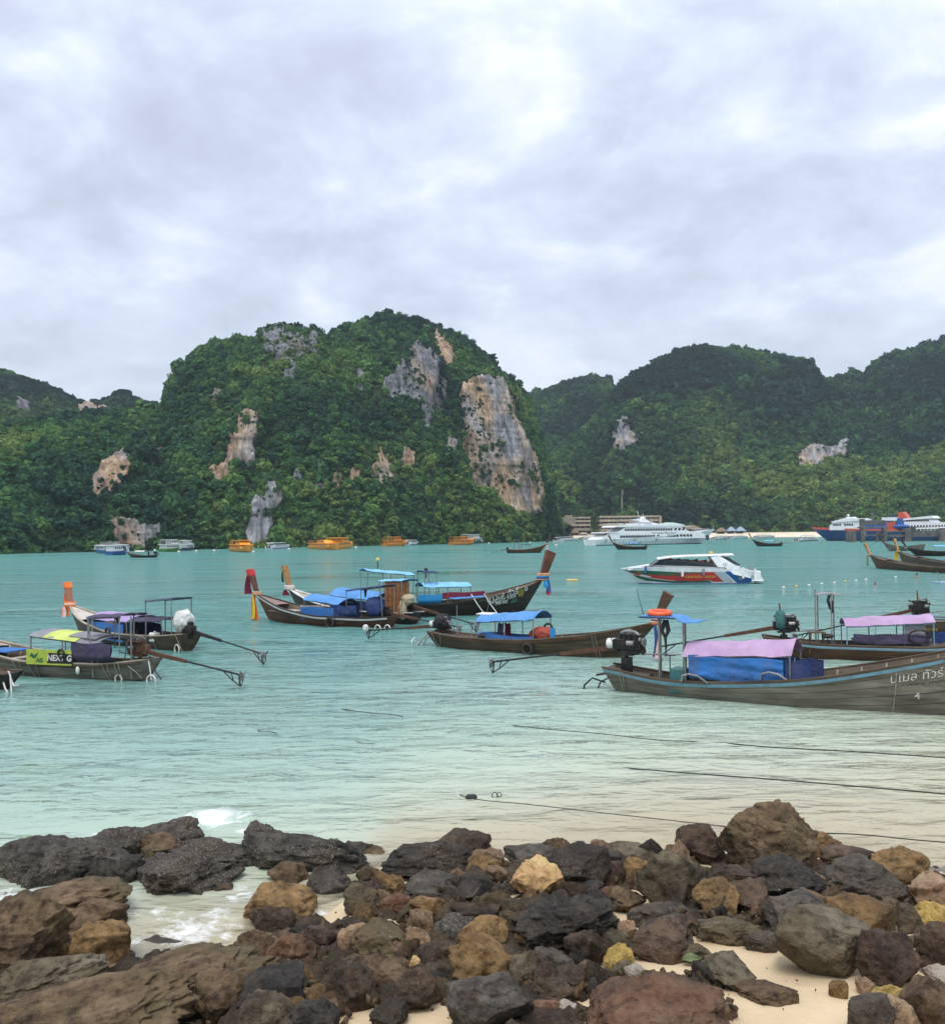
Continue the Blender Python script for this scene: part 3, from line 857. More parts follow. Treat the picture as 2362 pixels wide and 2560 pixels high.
C_LILAC = cloth('lilac_canvas', (0.34, 0.25, 0.46), amt=0.3, dirt=(0.5, 0.4, 0.45))
C_PURPLE = cloth('dark_purple_tarpaulin', (0.055, 0.045, 0.095), amt=0.3)
C_GREY = cloth('grey_canvas', (0.25, 0.255, 0.28))
C_LIME = cloth('lime_yellow_canvas', (0.52, 0.60, 0.15), amt=0.3)
C_LIMEB = cloth('lime_banner', (0.42, 0.52, 0.07), amt=0.25)
C_WHITE = cloth('white_plastic_sheet', (0.70, 0.70, 0.68), amt=0.25)
C_CREAM = cloth('cream_cloth', (0.50, 0.43, 0.29), amt=0.35)
C_BLACKN = cloth('black_net', (0.014, 0.016, 0.02))
C_TEAL = cloth('teal_cloth', (0.04, 0.16, 0.16))
C_ORANGE = cloth('orange_cloth', (0.92, 0.22, 0.06), amt=0.1)
C_PEACH = cloth('peach_cloth', (0.75, 0.38, 0.20), amt=0.1)
C_REDC = cloth('red_cloth', (0.55, 0.045, 0.05), amt=0.1)
C_MAROON = cloth('maroon_cloth', (0.20, 0.02, 0.05), amt=0.1)
C_PINK = cloth('pink_cloth', (0.75, 0.5, 0.45), amt=0.1)
C_RIBB = cloth('blue_ribbon', (0.05, 0.09, 0.26), amt=0.1)
C_YELLOW = cloth('yellow_cloth', (0.78, 0.52, 0.05), amt=0.1)
C_GREENR = cloth('green_ribbon', (0.10, 0.30, 0.12), amt=0.1)
C_VEST = cloth('orange_life_vests', (0.40, 0.06, 0.035), amt=0.5)
M_IRON = stuff_mat('oily_iron', [(0.3, (0.010, 0.010, 0.010)), (0.55, (0.025, 0.022, 0.02)), (0.75, (0.07, 0.055, 0.04))], scale=5, rough=0.5, bump=0.3, metal=0.5)
M_STEEL = stuff_mat('worn_steel', [(0.3, (0.22, 0.22, 0.22)), (0.7, (0.45, 0.45, 0.44))], scale=5, rough=0.4, metal=0.8, dirt=(0.1, 0.05, 0.02), dirt_amt=0.5)
M_RUSTY = stuff_mat('rusty_steel', [(0.3, (0.045, 0.022, 0.014)), (0.6, (0.12, 0.055, 0.03)), (0.8, (0.2, 0.12, 0.08))], scale=4, rough=0.8, metal=0.2)
M_POLE = stuff_mat('grey_pipe', [(0.3, (0.14, 0.15, 0.15)), (0.7, (0.30, 0.31, 0.30))], scale=3, rough=0.5, metal=0.3, dirt=(0.08, 0.05, 0.03), dirt_amt=0.4)
M_RUBBER = stuff_mat('black_rubber', [(0.3, (0.014, 0.014, 0.014)), (0.7, (0.035, 0.034, 0.032))], scale=4, rough=0.8)
M_ROPE = stuff_mat('old_rope', [(0.3, (0.20, 0.17, 0.12)), (0.7, (0.40, 0.36, 0.28))], scale=14, rough=0.95, bump=0.6, bscale=60)
M_DROPE = stuff_mat('dark_wet_rope', [(0.3, (0.012, 0.016, 0.012)), (0.7, (0.03, 0.036, 0.028))], scale=10, rough=0.8)
M_BUOY = paint('orange_buoy_plastic', (0.72, 0.10, 0.02), rough=0.4, amt=0.12)
M_FLOATW = paint('white_float_plastic', (0.72, 0.71, 0.66), rough=0.4, amt=0.3)
M_FLOATY = paint('yellow_float_plastic', (0.70, 0.52, 0.12), rough=0.4, amt=0.3)
M_LETTER = paint('white_lettering', (0.72, 0.71, 0.66), amt=0.45, scale=6, dirt=(0.12, 0.1, 0.08))
M_LETTERG = paint('green_lettering', (0.10, 0.30, 0.19), amt=0.3)
M_LETTERY = paint('golden_lettering', (0.80, 0.40, 0.05), amt=0.1)
M_LETTERD = paint('slate_lettering', (0.10, 0.13, 0.16), amt=0.1)
M_LETTERF = paint('faded_lettering', (0.30, 0.27, 0.21), amt=0.6, scale=6)

# ------------------------------------------------------------------ lettering
def text_shape(s, size=1.0, spacing=1.0, bold=0.0, shear=0.0):
    cu = bpy.data.curves.new('lettering', 'FONT')
    cu.body = s
    cu.size = size
    cu.align_x = 'CENTER'; cu.align_y = 'CENTER'
    cu.space_character = spacing
    cu.offset = bold
    cu.shear = shear
    cu.resolution_u = 3
    o = bpy.data.objects.new('lettering', cu)
    COL.objects.link(o)
    me = o.to_mesh()
    V = np.array([v.co[:] for v in me.vertices]).reshape(-1, 3)
    F = [tuple(p.vertices) for p in me.polygons]
    o.to_mesh_clear()
    bpy.data.objects.remove(o); bpy.data.curves.remove(cu)
    return V, F
def lettering(s, size, fn, m, parent, bold=0.0, spacing=1.0, shear=0.0, name='lettering'):
    """flat letters laid on a surface: fn maps (u, v) to a point"""
    V, F = text_shape(s, size, spacing, bold, shear)
    if len(V) == 0: return None
    return link(name, new_mesh(name, [fn(x, y) for x, y, _ in V], F), m, parent)
def decal(poly, fn, m, parent, name, cuts=3):
    bm = bmesh.new()
    bm.faces.new([bm.verts.new((x, y, 0)) for x, y in poly])
    bmesh.ops.triangulate(bm, faces=bm.faces[:])
    for _ in range(cuts):
        bmesh.ops.subdivide_edges(bm, edges=bm.edges[:], cuts=1, use_grid_fill=True)
    me = bpy.data.meshes.new(name)
    for v in bm.verts: v.co = Vector(fn(v.co.x, v.co.y))
    bm.to_mesh(me); bm.free()
    return link(name, me, m, parent)
def disc(c0, r, n=20):
    return [(c0[0] + r * math.cos(6.2832 * i / n), c0[1] + r * math.sin(6.2832 * i / n)) for i in range(n)]

# ------------------------------------------------------------------ the hull of a long-tail boat
class Hull:
    def __init__(s, Lw, B=1.75, sheer=(0.62, 0.48, 0.44, 0.62, 1.0, 1.35), rake=1.5, draft=0.3, stern_w=0.5):
        s.rake = rake; s.L = Lw + rake; s.B = B; s.draft = draft
        s.sh = sheer; s.sw = stern_w
    def b(s, t): return spl([0, .14, .45, .72, .88, 1], [s.sw, s.sw + .2, 1, .84, .48, .05], t) * s.B / 2
    def zs(s, t): return spl([0, .18, .42, .68, .88, 1], s.sh, t)
    def zk(s, t): return spl([0, .3, .7, .9, 1], [-.10, -s.draft, -s.draft, -.2, -.12], t)
    def e(s, t): return spl([0, .4, .7, 1], [.55, .38, .5, .9], t)
    def P(s, t, h, side, off=0.0):
        t = np.asarray(t, float); h = np.asarray(h, float)
        x = s.L * t - (1 - h) * s.rake * t ** 5 + (1 - h) * 0.35 * (1 - t) ** 8
        y = s.b(t) * np.clip(h, 1e-4, 1) ** s.e(t) + off
        z = s.zk(t) + (s.zs(t) - s.zk(t)) * h
        return np.stack(np.broadcast_arrays(x, side * y, z), -1)
    def surf(s, x, z, side, eps=0.022):
        t = x / s.L
        for _ in range(12):
            h = (z - float(s.zk(t))) / (float(s.zs(t)) - float(s.zk(t)))
            t = (x + (1 - h) * s.rake * t ** 5) / s.L
            t = min(max(t, 0.0), 1.0)
        h = min(max(h, 0.02), 1.0)
        p = s.P(t, h, side, eps)
        return (x, float(p[1]), z)
    def in_w(s, t, z):
        h = np.clip((z - s.zk(t)) / (s.zs(t) - s.zk(t)), 0.01, 1)
        return s.b(t) * h ** s.e(t) - 0.05

def longtail(label, stern, stem, m_hull, m_low=None, m_rail=None, m_rail2=None, length=None, B=1.75, sheer=None, rake=1.5,
             planks=6, post=None, group=None, ribs=True, deck=True, m_deck=None, floor_m=None, fore=(0.80, 0.985), detail=True, side_off=0.0):
    """stern and stem: where they meet the water, in photograph pixels"""
    S_, E_ = atz(*stern), atz(*stem)
    d = E_ - S_
    Lw = d.length if length is None else length
    d.normalize()
    hd = math.atan2(d.y, d.x)
    h = Hull(Lw, B=B, sheer=sheer or (0.62, 0.48, 0.44, 0.62, 1.0, 1.35), rake=rake)
    root = empty('longtail_boat', (S_.x, S_.y, 0), hd, label, 'boat', group)
    T = np.linspace(0, 1, 44 if detail else 18)
    m_low = m_low or m_hull
    if planks:
        e_ = np.linspace(0.0, 1.0, planks + 1)
        for side in (1, -1):
            for k in range(planks):
                hh = np.linspace(e_[k] + 0.006, e_[k + 1] - 0.006, 4)
                G = h.P(T[:, None], hh[None, :], side, 0.004 * (k % 2))
                if side > 0: G = G[:, ::-1]
                o = MB().slab(G, 0.035).build('plank', m_low if k < 1 else m_hull, root, smooth=True)
    else:
        hh = np.linspace(0, 1, 7)
        for side in (1, -1):
            MB().slab(h.P(T[:, None], hh[None, :], side), 0.05).build('hull_side', m_hull, root, smooth=True)
    # lining inside the planks
    hh = np.linspace(0.02, 0.99, 8)
    li = MB()
    for side in (1, -1):
        li.slab(h.P(T[:, None] * 0.985 + 0.004, hh[None, :], side, -0.05), 0.02)
    li.build('inner_lining', floor_m or W_INNER, root, smooth=True)
    # transom
    hs = np.linspace(0.0, 1, 8)
    G = np.stack([h.P(0.006 + 0 * hs, hs, 1), h.P(0.006 + 0 * hs, hs, -1)], 0)
    MB().slab(G, 0.05).build('transom', m_hull, root)
    # rails on the gunwale
    for side in (1, -1):
        top = h.P(T, 1 + 0 * T, side)
        G = np.stack([top + [0, side * 0.035, 0.015], top + [0, -side * 0.075, 0.015]], 1)
        MB().slab(G, 0.04).build('gunwale', m_rail or m_hull, root)
        if m_rail2 is not None:
            dh = 1.0 / (h.zs(T) - h.zk(T))
            lo = h.P(T, 1 - 0.05 * dh, side, 0.035); l2 = h.P(T, 1 - 0.125 * dh, side, 0.035)
            MB().slab(np.stack([lo, l2], 1), 0.035).build('rub_rail', m_rail2, root)
    # floor boards
    TF = np.linspace(0.03, 0.80, 20)
    zf = 0.06 + 0.25 * np.clip(TF - 0.7, 0, 1)
    w = h.in_w(TF, zf)
    G = np.stack([np.stack([h.L * TF, w * q, zf], -1) for q in np.linspace(-1, 1, 5)], 1)
    MB().slab(G, 0.03).build('floor', floor_m or W_INNER, root)
    if deck:
        TF = np.linspace(fore[0], fore[1], 12)
        zf = h.zs(TF) - 0.05
        w = np.maximum(h.in_w(TF, zf), 0.02)
        G = np.stack([np.stack([h.L * TF - (1 - 0.95) * h.rake * TF ** 5, w * q, zf + 0.03 * (1 - q * q)], -1) for q in np.linspace(-1, 1, 6)], 1)
        MB().slab(G, 0.03).build('foredeck', m_deck or W_INNER, root)
    TF = np.linspace(0.012, 0.10, 4)
    zf = h.zs(TF) - 0.10
    G = np.stack([np.stack([h.L * TF, h.in_w(TF, zf) * q, zf], -1) for q in (-1, 0, 1)], 1)
    MB().slab(G, 0.03).build('stern_deck', floor_m or W_INNER, root)
    if ribs and detail:
        for side in (1, -1):
            for t_ in np.linspace(0.16, 0.78, 13):
                hh = np.linspace(0.35, 0.97, 5)
                pts = h.P(t_ + 0 * hh, hh, side, -0.085)
                mb = MB()
                for p, q in zip(pts[:-1], pts[1:]): mb.bar(p, q, 0.05, 0.04)
                mb.build('rib', W_PALE if ribs == 2 else W_INNER, root)
    boat = dict(root=root, h=h, hd=hd)
    if post:
        prow(boat, **post)
    return boat
def prow(boat, up=1.5, lean=0.6, w0=0.10, w1=0.16, d0=0.2, d1=0.34, m=None, cap=None, cap_len=0.22, curve=0.15, wrap=None, ribbons=(), top_m=None, wrap_r=0.14):
    """the tall post that carries on the stem; wrap: colours of the scarves round its foot; ribbons: (colour, length, dx, dy, width)"""
    h = boat['h']; root = boat['root']
    base = Vector((h.L - 0.06, 0, float(h.zs(1.0)) - 0.08))
    n = 9
    rings = []
    for i in range(n):
        u = i / (n - 1)
        x = base.x + lean * (u * (1 - curve) + curve * u * u)
        z = base.z + up * u
        w = w0 + (w1 - w0) * u; d = d0 + (d1 - d0) * u ** 1.3
        ang = math.atan2(lean * ((1 - curve) + 2 * curve * u), up)
        ca, sa = math.cos(ang), math.sin(ang)
        rings.append([(x + a * d / 2 * ca, b * w / 2, z - a * d / 2 * sa) for a, b in ((-1, -1), (1, -1), (1, 1), (-1, 1))])
    def loft(r, name, m_, grow=0.0):
        V = [p for q in r for p in q]
        F = [(3, 2, 1, 0), tuple(4 * (len(r) - 1) + k for k in range(4))]
        for i in range(len(r) - 1):
            for k in range(4):
                a = 4 * i; F.append((a + k, a + (k + 1) % 4, a + 4 + (k + 1) % 4, a + 4 + k))
        return MB().add(V, F).build(name, m_, root, bevel=0.012)
    if cap:
        nc = max(1, int(round(cap_len / up * (n - 1))))
        loft(rings[:n - nc], 'prow_post', m)
        big = []
        for r in rings[n - 1 - nc:]:
            c = Vector([sum(p[k] for p in r) / 4 for k in range(3)])
            big.append([tuple(c + (Vector(p) - c) * 1.12) for p in r])
        loft(big, 'prow_cap', cap)
    else:
        loft(rings, 'prow_post', m)
    if wrap:
        for k, wm in enumerate(wrap):
            u = 0.03 + 0.05 * k
            c = base + Vector((lean * u * 0.85, 0, up * u))
            MB().torus(c, wrap_r + 0.015 * (k % 2), 0.035 + 0.008 * ((k * 7) % 3), 16, 6, 'Z', sx=1.15, sy=0.95).build('prow_scarf', wm, root, smooth=True)
    for k, (rm, ln, dx, dy, wd, u0) in enumerate(ribbons):
        p = base + Vector((lean * u0 + dx, dy, up * u0))
        G = []
        for i in range(9):
            u = i / 8
            sw = 0.05 * math.sin(3 * u + k * 1.3)
            q = p + Vector((0.25 * dx * u + sw, 0.25 * dy * u + sw * .6, -ln * u))
            ww = 2.3 * wd * (0.5 + 0.7 * u)
            fa = -boat['hd'] + 0.5 * math.sin(2.2 * u + k)
            wv = Vector((math.cos(fa), math.sin(fa), 0)) * (ww / 2)
            nv_ = Vector((-wv.y, wv.x, 0)) * 0.2
            G.append([q - wv, q + nv_, q + wv])
        MB().slab(np.array([[v[:] for v in r] for r in G]), 0.012).build('prow_ribbon', rm, root, smooth=True)

def to_local(boat, w):
    M_ = Matrix.Translation(boat['root'].location) @ Matrix.Rotation(boat['hd'], 4, 'Z')
    return M_.inverted() @ Vector(w)

# ------------------------------------------------------------------ the engine on its pivot and the long tail shaft
def engine(boat, end_px, end_z=0.4, pos=(0.12, 0, 0.95), scale=1.0, cover=None, cover_m=None, drum=True, tiller=1.5, m_block=None, housing=0.42, simple=False, cover_shape=(0.34, 0.30, 0.42), guard=True, m_shaft=None, m_house=None):
    root = boat['root']
    end = to_local(boat, atz(end_px[0], end_px[1], end_z))
    p = Vector(pos)
    d = end - p
    yaw = math.atan2(d.y, d.x)
    ln = math.hypot(d.x, d.y)
    mblk = m_block or M_IRON
    # engine block; local +x points along the tail
    b = MB()
    s = scale
    b.cbox((-0.15 * s, 0, 0.02 * s), (0.78 * s, 0.34 * s, 0.30 * s))
    b.cbox((-0.15 * s, 0, -0.18 * s), (0.62 * s, 0.26 * s, 0.16 * s))
    b.cbox((0.30 * s, 0, -0.02 * s), (0.22 * s, 0.30 * s, 0.36 * s))
    eng = b.build('engine', mblk, root, bevel=0.02 * s)
    eng.location = p; eng.rotation_euler = (0, 0, yaw)
    def sub(mb, name, m, **k):
        return mb.build(name, m, eng, **k)
    sub(MB().cbox((-0.15 * s, 0.0, 0.24 * s), (0.66 * s, 0.24 * s, 0.16 * s)), 'cylinder_head', mblk, bevel=0.02 * s)
    if not simple:
        sub(MB().tube([(0.1 * s, 0.13 * s, 0.36 * s), (-0.05 * s, 0.16 * s, 0.43 * s), (-0.35 * s, 0.15 * s, 0.42 * s), (-0.48 * s, 0.1 * s, 0.33 * s)], 0.04 * s, 8), 'intake_pipe', M_STEEL, smooth=True)
        sub(MB().cyl((-0.1 * s, -0.02 * s, 0.33 * s), (-0.1 * s, -0.02 * s, 0.47 * s), 0.07 * s, 12), 'air_filter', M_STEEL, smooth=True)
        for (x, y, z, r, w) in ((-0.60, 0, 0.10, 0.13, 0.05), (-0.60, 0.02, -0.16, 0.10, 0.05), (-0.57, 0.17, 0.20, 0.06, 0.05)):
            sub(MB().cyl((x * s, y * s, z * s), ((x + w) * s, y * s, z * s), r * s, 16).cyl(((x - 0.012) * s, y * s, z * s), ((x + w + .01) * s, y * s, z * s), r * 0.35 * s, 10), 'pulley', M_STEEL if z > 0.12 or r > .12 else mblk, smooth=True)
        sub(MB().cyl((-0.38 * s, -0.22 * s, 0.05 * s), (-0.12 * s, -0.22 * s, 0.05 * s), 0.08 * s, 12), 'alternator', M_STEEL, smooth=True)
        sub(MB().cyl((-0.38 * s, 0.22 * s, 0.08 * s), (-0.14 * s, 0.22 * s, 0.08 * s), 0.08 * s, 12), 'starter_motor', M_STEEL, smooth=True)
        ex = MB()
        for k in range(4):
            ex.tube([((-0.36 + 0.14 * k) * s, -0.14 * s, 0.22 * s), ((-0.36 + 0.14 * k) * s, -0.22 * s, 0.24 * s), ((-0.30 + 0.14 * k) * s, -0.24 * s, 0.30 * s)], 0.026 * s, 6)
        ex.tube([(-0.40 * s, -0.24 * s, 0.30 * s), (0.2 * s, -0.24 * s, 0.30 * s), (0.34 * s, -0.2 * s, 0.36 * s)], 0.034 * s, 8)
        sub(ex, 'exhaust_manifold', M_RUSTY, smooth=True)
        hs = MB()
        for k in range(5):
            hs.tube([((-0.5 + 0.2 * k) * s, 0.18 * s, (0.0 + 0.04 * (k % 3)) * s), ((-0.4 + 0.2 * k) * s, 0.24 * s, 0.16 * s), ((-0.3 + 0.14 * k) * s, 0.1 * s, 0.34 * s)], 0.014 * s, 5)
            hs.tube([((-0.5 + 0.2 * k) * s, -0.18 * s, (0.0 + 0.05 * (k % 2)) * s), ((-0.42 + 0.2 * k) * s, -0.26 * s, 0.14 * s), ((-0.3 + 0.14 * k) * s, -0.1 * s, 0.34 * s)], 0.012 * s, 5)
        sub(hs, 'hose', M_RUBBER, smooth=True)
        if drum:
            sub(MB().cyl((0.38 * s, -0.02 * s, 0.02 * s), (0.62 * s, -0.02 * s, 0.0), 0.16 * s, 16), 'water_drum', M_FLOATW, smooth=True)
    # pivot on the stern
    base = MB().cyl((0, 0, -0.46 * s), (0, 0, -0.22 * s), 0.06 * s, 10).cbox((0, 0, -0.27 * s), (0.5 * s, 0.30 * s, 0.05 * s)).cbox((0, 0, -(p.z - float(boat['h'].zs(0.02)) + 0.12) / 2 - 0.2 * s), (0.22 * s, 0.3 * s, max(0.1, p.z - float(boat['h'].zs(0.02)) - 0.2)))
    sub(base, 'pivot', mblk)
    # tiller reaching forward
    if tiller:
        sub(MB().tube([(-0.1 * s, 0.06 * s, -0.24 * s), (-0.6 * s, 0.05 * s, -0.23 * s), (-tiller, 0.04, -0.16 * s)], [0.03, 0.026, 0.02], 6), 'tiller', M_STEEL)
    # tail
    e = Vector((ln, 0, d.z))
    a = Vector((0.36 * s, 0, -0.10 * s))
    mid = a + (e - a) * housing
    up_ = Vector((0, 0, 0.03))
    tail = MB().bar(a, mid, 0.09, 0.15, w2=0.06, h2=0.11)
    tl = tail.build('tail_housing', m_house or M_RUSTY, root)
    tl.location = p; tl.rotation_euler = (0, 0, yaw)
    def sub2(mb, name, m, **k): return mb.build(name, m, tl, **k)
    sub2(MB().cyl(mid - (e - a) * 0.01, e, 0.032, 8), 'shaft', m_shaft or M_IRON, smooth=True)
    dd = (e - a).normalized()
    if guard:
        pr = MB()
        nrm = Vector((-dd.z, 0, dd.x))
        for k in range(3):
            an = 2.0944 * k + 0.4
            o_ = Vector((0, 1, 0)) * math.cos(an) + nrm * math.sin(an)
            tgt = dd.cross(o_)
            G = []
            for i in range(4):
                r = 0.03 + 0.15 * i / 3
                w = 0.035 + 0.05 * math.sin(math.pi * (i + .6) / 4)
                c_ = e + o_ * r
                G.append([tuple(c_ + tgt * w + dd * w * 0.6), tuple(c_ - tgt * w - dd * w * 0.6)])
            pr.slab(np.array(G), 0.014)
        pr.cyl(e - dd * 0.06, e + dd * 0.08, 0.045, 8)
        sub2(pr, 'propeller', M_STEEL)
        f_ = MB()
        f_.tube([e - dd * 0.75, e - dd * 0.35 - nrm * 0.22, e + dd * 0.02 - nrm * 0.36], 0.02, 6)
        f_.tube([e - dd * 0.12, e - dd * 0.06 - nrm * 0.2, e + dd * 0.02 - nrm * 0.36], 0.02, 6)
        f_.tube([e - dd * 0.42, e - dd * 0.3 - nrm * 0.22], 0.018, 5)
        ring = [e + (Vector((0, 1, 0)) * math.cos(q) * 0.1 + nrm * (math.sin(q) * 0.2 - 0.13)) for q in np.linspace(0, 6.283, 15)[:-1]]
        f_.tube(ring, 0.014, 5, closed=True)
        sub2(f_, 'skeg', M_IRON)
    if cover:
        G = lump(cover_shape, 30 + int(p.x * 10) + len(cover), rough=0.16)
        o = link(cover, G, cover_m, eng, smooth=True)
        o.location = (-0.12 * s, 0, 0.16 * s)
    return eng
def lump(r, seed, rough=0.15, nu=40, nv=26, drape=0.0):
    """a wrinkled bag-like shape"""
    u = np.linspace(0, 2 * math.pi, nu, endpoint=False); v = np.linspace(-math.pi / 2, math.pi / 2, nv)
    U, Vv = np.meshgrid(u, v, indexing='ij')
    d = np.stack([np.cos(Vv) * np.cos(U), np.cos(Vv) * np.sin(U), np.sin(Vv)], -1)
    q = np.sign(d) * np.abs(d) ** 0.75
    n = 1 + rough * fbm(d * 1.6, 3, seed) + rough * 0.7 * ridged(d * 3.0 + seed, 3, seed + 3)
    P = q * n[..., None] * np.array(r)
    idx = np.arange(nu * nv).reshape(nu, nv)
    F = np.stack([idx, np.roll(idx, -1, 0)], -1)
    A = idx[:, :-1]; B = np.roll(idx, -1, 0)[:, :-1]; C = np.roll(idx, -1, 0)[:, 1:]; D = idx[:, 1:]
    return new_mesh('cover', P.reshape(-1, 3), np.stack([A, B, C, D], -1).reshape(-1, 4))

# ------------------------------------------------------------------ canopies
def canopy(boat, x0, x1, hw, z, rise, m, posts=4, m_post=None, sag=0.02, tilt=0.0, name='canopy', zfloor=0.1, r=0.022, seed=0, thick=0.02, y0=0.0, xs_posts=None, n=16, over=0.06, ztop_add=0.0):
    root = boat['root']
    U = np.linspace(0, 1, 30); Vv = np.linspace(-1, 1, n)
    X = x0 + (x1 - x0) * U[:, None] + 0 * Vv[None, :]
    Y = y0 + hw * Vv[None, :] + 0 * U[:, None]
    Z = z + rise * (1 - np.abs(Vv[None, :]) ** 2.2) + tilt * (U[:, None] - .5) * (x1 - x0) - sag * np.sin(U[:, None] * math.pi * 3) ** 2
    Z = Z + 0.035 * fbm(np.stack([X * 1.6, Y * 2.2, 0 * X + seed], -1), 3, seed + 4) + 0.016 * ridged(np.stack([X * 2.4, Y * 1.1, 0 * X + seed], -1), 2, seed + 9)
    Y = Y + 0.02 * np.sign(Y) * (np.abs(Vv[None, :]) > .95) * fbm(np.stack([X * 4, Y, 0 * X], -1), 2, seed)
    c = MB().slab(np.stack([X, Y, Z], -1), thick).build(name, m, root, smooth=True)
    xs = xs_posts or list(np.linspace(x0 + over, x1 - over, max(2, posts // 2)))
    for x in xs:
        zz = z + tilt * ((x - x0) / (x1 - x0) - .5) * (x1 - x0)
        for sd_ in (-1, 1):
            hh_ = boat['h']; tt_ = min(max(x / hh_.L, 0.02), 0.97)
            yb = y0 + sd_ * (hw - 0.05)
            lim = float(hh_.b(tt_)) - 0.09
            zb = min(zfloor, zz - 0.3)
            if zfloor < 0.7:
                yb = max(-lim, min(lim, yb)); zb = float(hh_.zs(tt_)) - 0.12
            MB().cyl((x, yb, zb), (x, y0 + sd_ * (hw - 0.05), zz - 0.005), r, 7).build('canopy_post', m_post or M_POLE, c)
    for sd_ in (-1, 1):
        MB().cyl((x0 + .03, y0 + sd_ * (hw - 0.05), z - 0.03 + tilt * (-.5) * (x1 - x0)), (x1 - .03, y0 + sd_ * (hw - 0.05), z - 0.03 + tilt * .5 * (x1 - x0)), r * 0.9, 6).build('canopy_rail', m_post or M_POLE, c)
    return c
def curtain(boat, x0, x1, y, z0, z1, m, seed=0, name='side_tarp', wr=0.04, folds=5, parent=None):
    U = np.linspace(0, 1, 40); Vv = np.linspace(0, 1, 14)
    X = x0 + (x1 - x0) * U[:, None] + 0 * Vv[None]
    Z = z0 + (z1 - z0) * Vv[None] + 0 * U[:, None] - 0.02 * np.sin(U[:, None] * 9 + seed)
    Y = y + wr * fbm(np.stack([X * 3.0 / max(0.3, 1), Z * 4.5, 0 * X + seed], -1), 3, seed) + wr * 0.5 * ridged(np.stack([X * 1.2 + Z * 1.5, Z * 5, 0 * X + seed], -1), 2, seed + 2)
    hh_ = boat['h']
    lim = hh_.b(np.clip(X / hh_.L, 0.02, 0.98)) - 0.10
    low = sstep(0.25, 0.0, Z - hh_.zs(np.clip(X / hh_.L, 0.02, 0.98)))
    if name != 'banner':
        Y = Y * (1 - low) + np.clip(Y, -lim, lim) * low
    return MB().slab(np.stack([X, Y, Z], -1), 0.012).build(name, m, parent or boat['root'], smooth=True)
def cross_tarp(boat, x, y0, y1, z0, z1, m, seed=0, name='end_tarp', wr=0.04):
    U = np.linspace(0, 1, 24); Vv = np.linspace(0, 1, 12)
    Y = y0 + (y1 - y0) * U[:, None] + 0 * Vv[None]
    Z = z0 + (z1 - z0) * Vv[None] + 0 * U[:, None]
    X = x + wr * fbm(np.stack([Y * 3, Z * 4, 0 * Y + seed], -1), 3, seed)
    return MB().slab(np.stack([X, Y, Z], -1), 0.012).build(name, m, boat['root'], smooth=True)
def hang_rope(boat, pts, r=0.014, m=None, name='hanging_rope'):
    return MB().tube(pts, r, 5).build(name, m or M_ROPE, boat['root'])
def loop_rope(boat, x, side, drop, w=0.35, r=0.014, m=None, z=None):
    h = boat['h']
    t_ = x / h.L
    zt = float(h.zs(t_)) if z is None else z
    pts = []
    for q in np.linspace(-1, 1, 11):
        xx = x + q * w / 2
        zz = zt - drop * (1 - q * q) * (1 if abs(q) < .95 else 1)
        pts.append(h.surf(xx, max(zz, -0.05), side, 0.07))
    return MB().tube(pts, r, 5).build('rope_loop', m or M_ROPE, boat['root'])
def tyre(boat, x, side, z, R=0.3, r=0.08, m=None):
    p = boat['h'].surf(x, z, side, 0.0); q_ = boat['h'].surf(x, z + R * 0.8, side, r + 0.02)
    p = (p[0], q_[1], z)
    return MB().torus(p, R, r, 22, 8, 'Y').build('tyre_fender', m or M_RUBBER, boat['root'], smooth=True)
def bench(boat, x, m=None, z=0.34, w=0.28, name='bench'):
    h = boat['h']
    y = float(h.in_w(x / h.L, z)) * 0.97
    return MB().box(x - w / 2, x + w / 2, -y, y, z, z + 0.035).build(name, m or W_PALE, boat['root'])

def ax(b, px, py, y=0.0):
    """the point of the upright plane at distance y from the boat's centre line that shows at a pixel"""
    M_ = (Matrix.Translation(b['root'].location) @ Matrix.Rotation(b['hd'], 4, 'Z')).inverted()
    o = M_ @ Vector((0, 0, CAMZ)); d = M_.to_3x3() @ ray(px, py)
    k = (y - o.y) / d.y
    return o + d * k
def X_(b, px, py, y=0.0): return ax(b, px, py, y).x
def Z_(b, px, py, y=0.0): return ax(b, px, py, y).z
# ------------------------------------------------------------------ boat 1: grey boat with mauve roof, nearest on the right
STB, PORT = -1, 1
def barrel(b, p0, p1, hw, side, rise, m, **k):
    """canopy whose near eave runs between two pixels"""
    a, c_ = ax(b, *p0, side * hw), ax(b, *p1, side * hw)
    x0, x1 = sorted((a.x, c_.x))
    z = (a.z + c_.z) / 2
    tl = (a.z - c_.z) / (a.x - c_.x) if abs(a.x - c_.x) > .3 else 0
    return canopy(b, x0, x1, hw, z, rise, m, tilt=max(-.12, min(.12, tl)), **k)
def tarp(b, p0, p1, y, m, **k):
    """side cloth whose upper corner and opposite lower corner show at two pixels"""
    a, c_ = ax(b, *p0, y), ax(b, *p1, y)
    x0, x1 = sorted((a.x, c_.x)); z0, z1 = sorted((a.z, c_.z))
    return curtain(b, x0, x1, y, z0, z1, m, **k)
def pole(b, px, py, y, r=0.026, m=None, name='roof_pole'):
    a = ax(b, px, py, y)
    hh = b['h']; t_ = min(max(a.x / hh.L, 0.02), .95)
    lim = float(hh.b(t_)) - 0.1
    return MB().cyl((a.x, max(-lim, min(lim, y)), 0.08), (a.x, y, a.z), r, 7).build(name, m or M_POLE, b['root'])

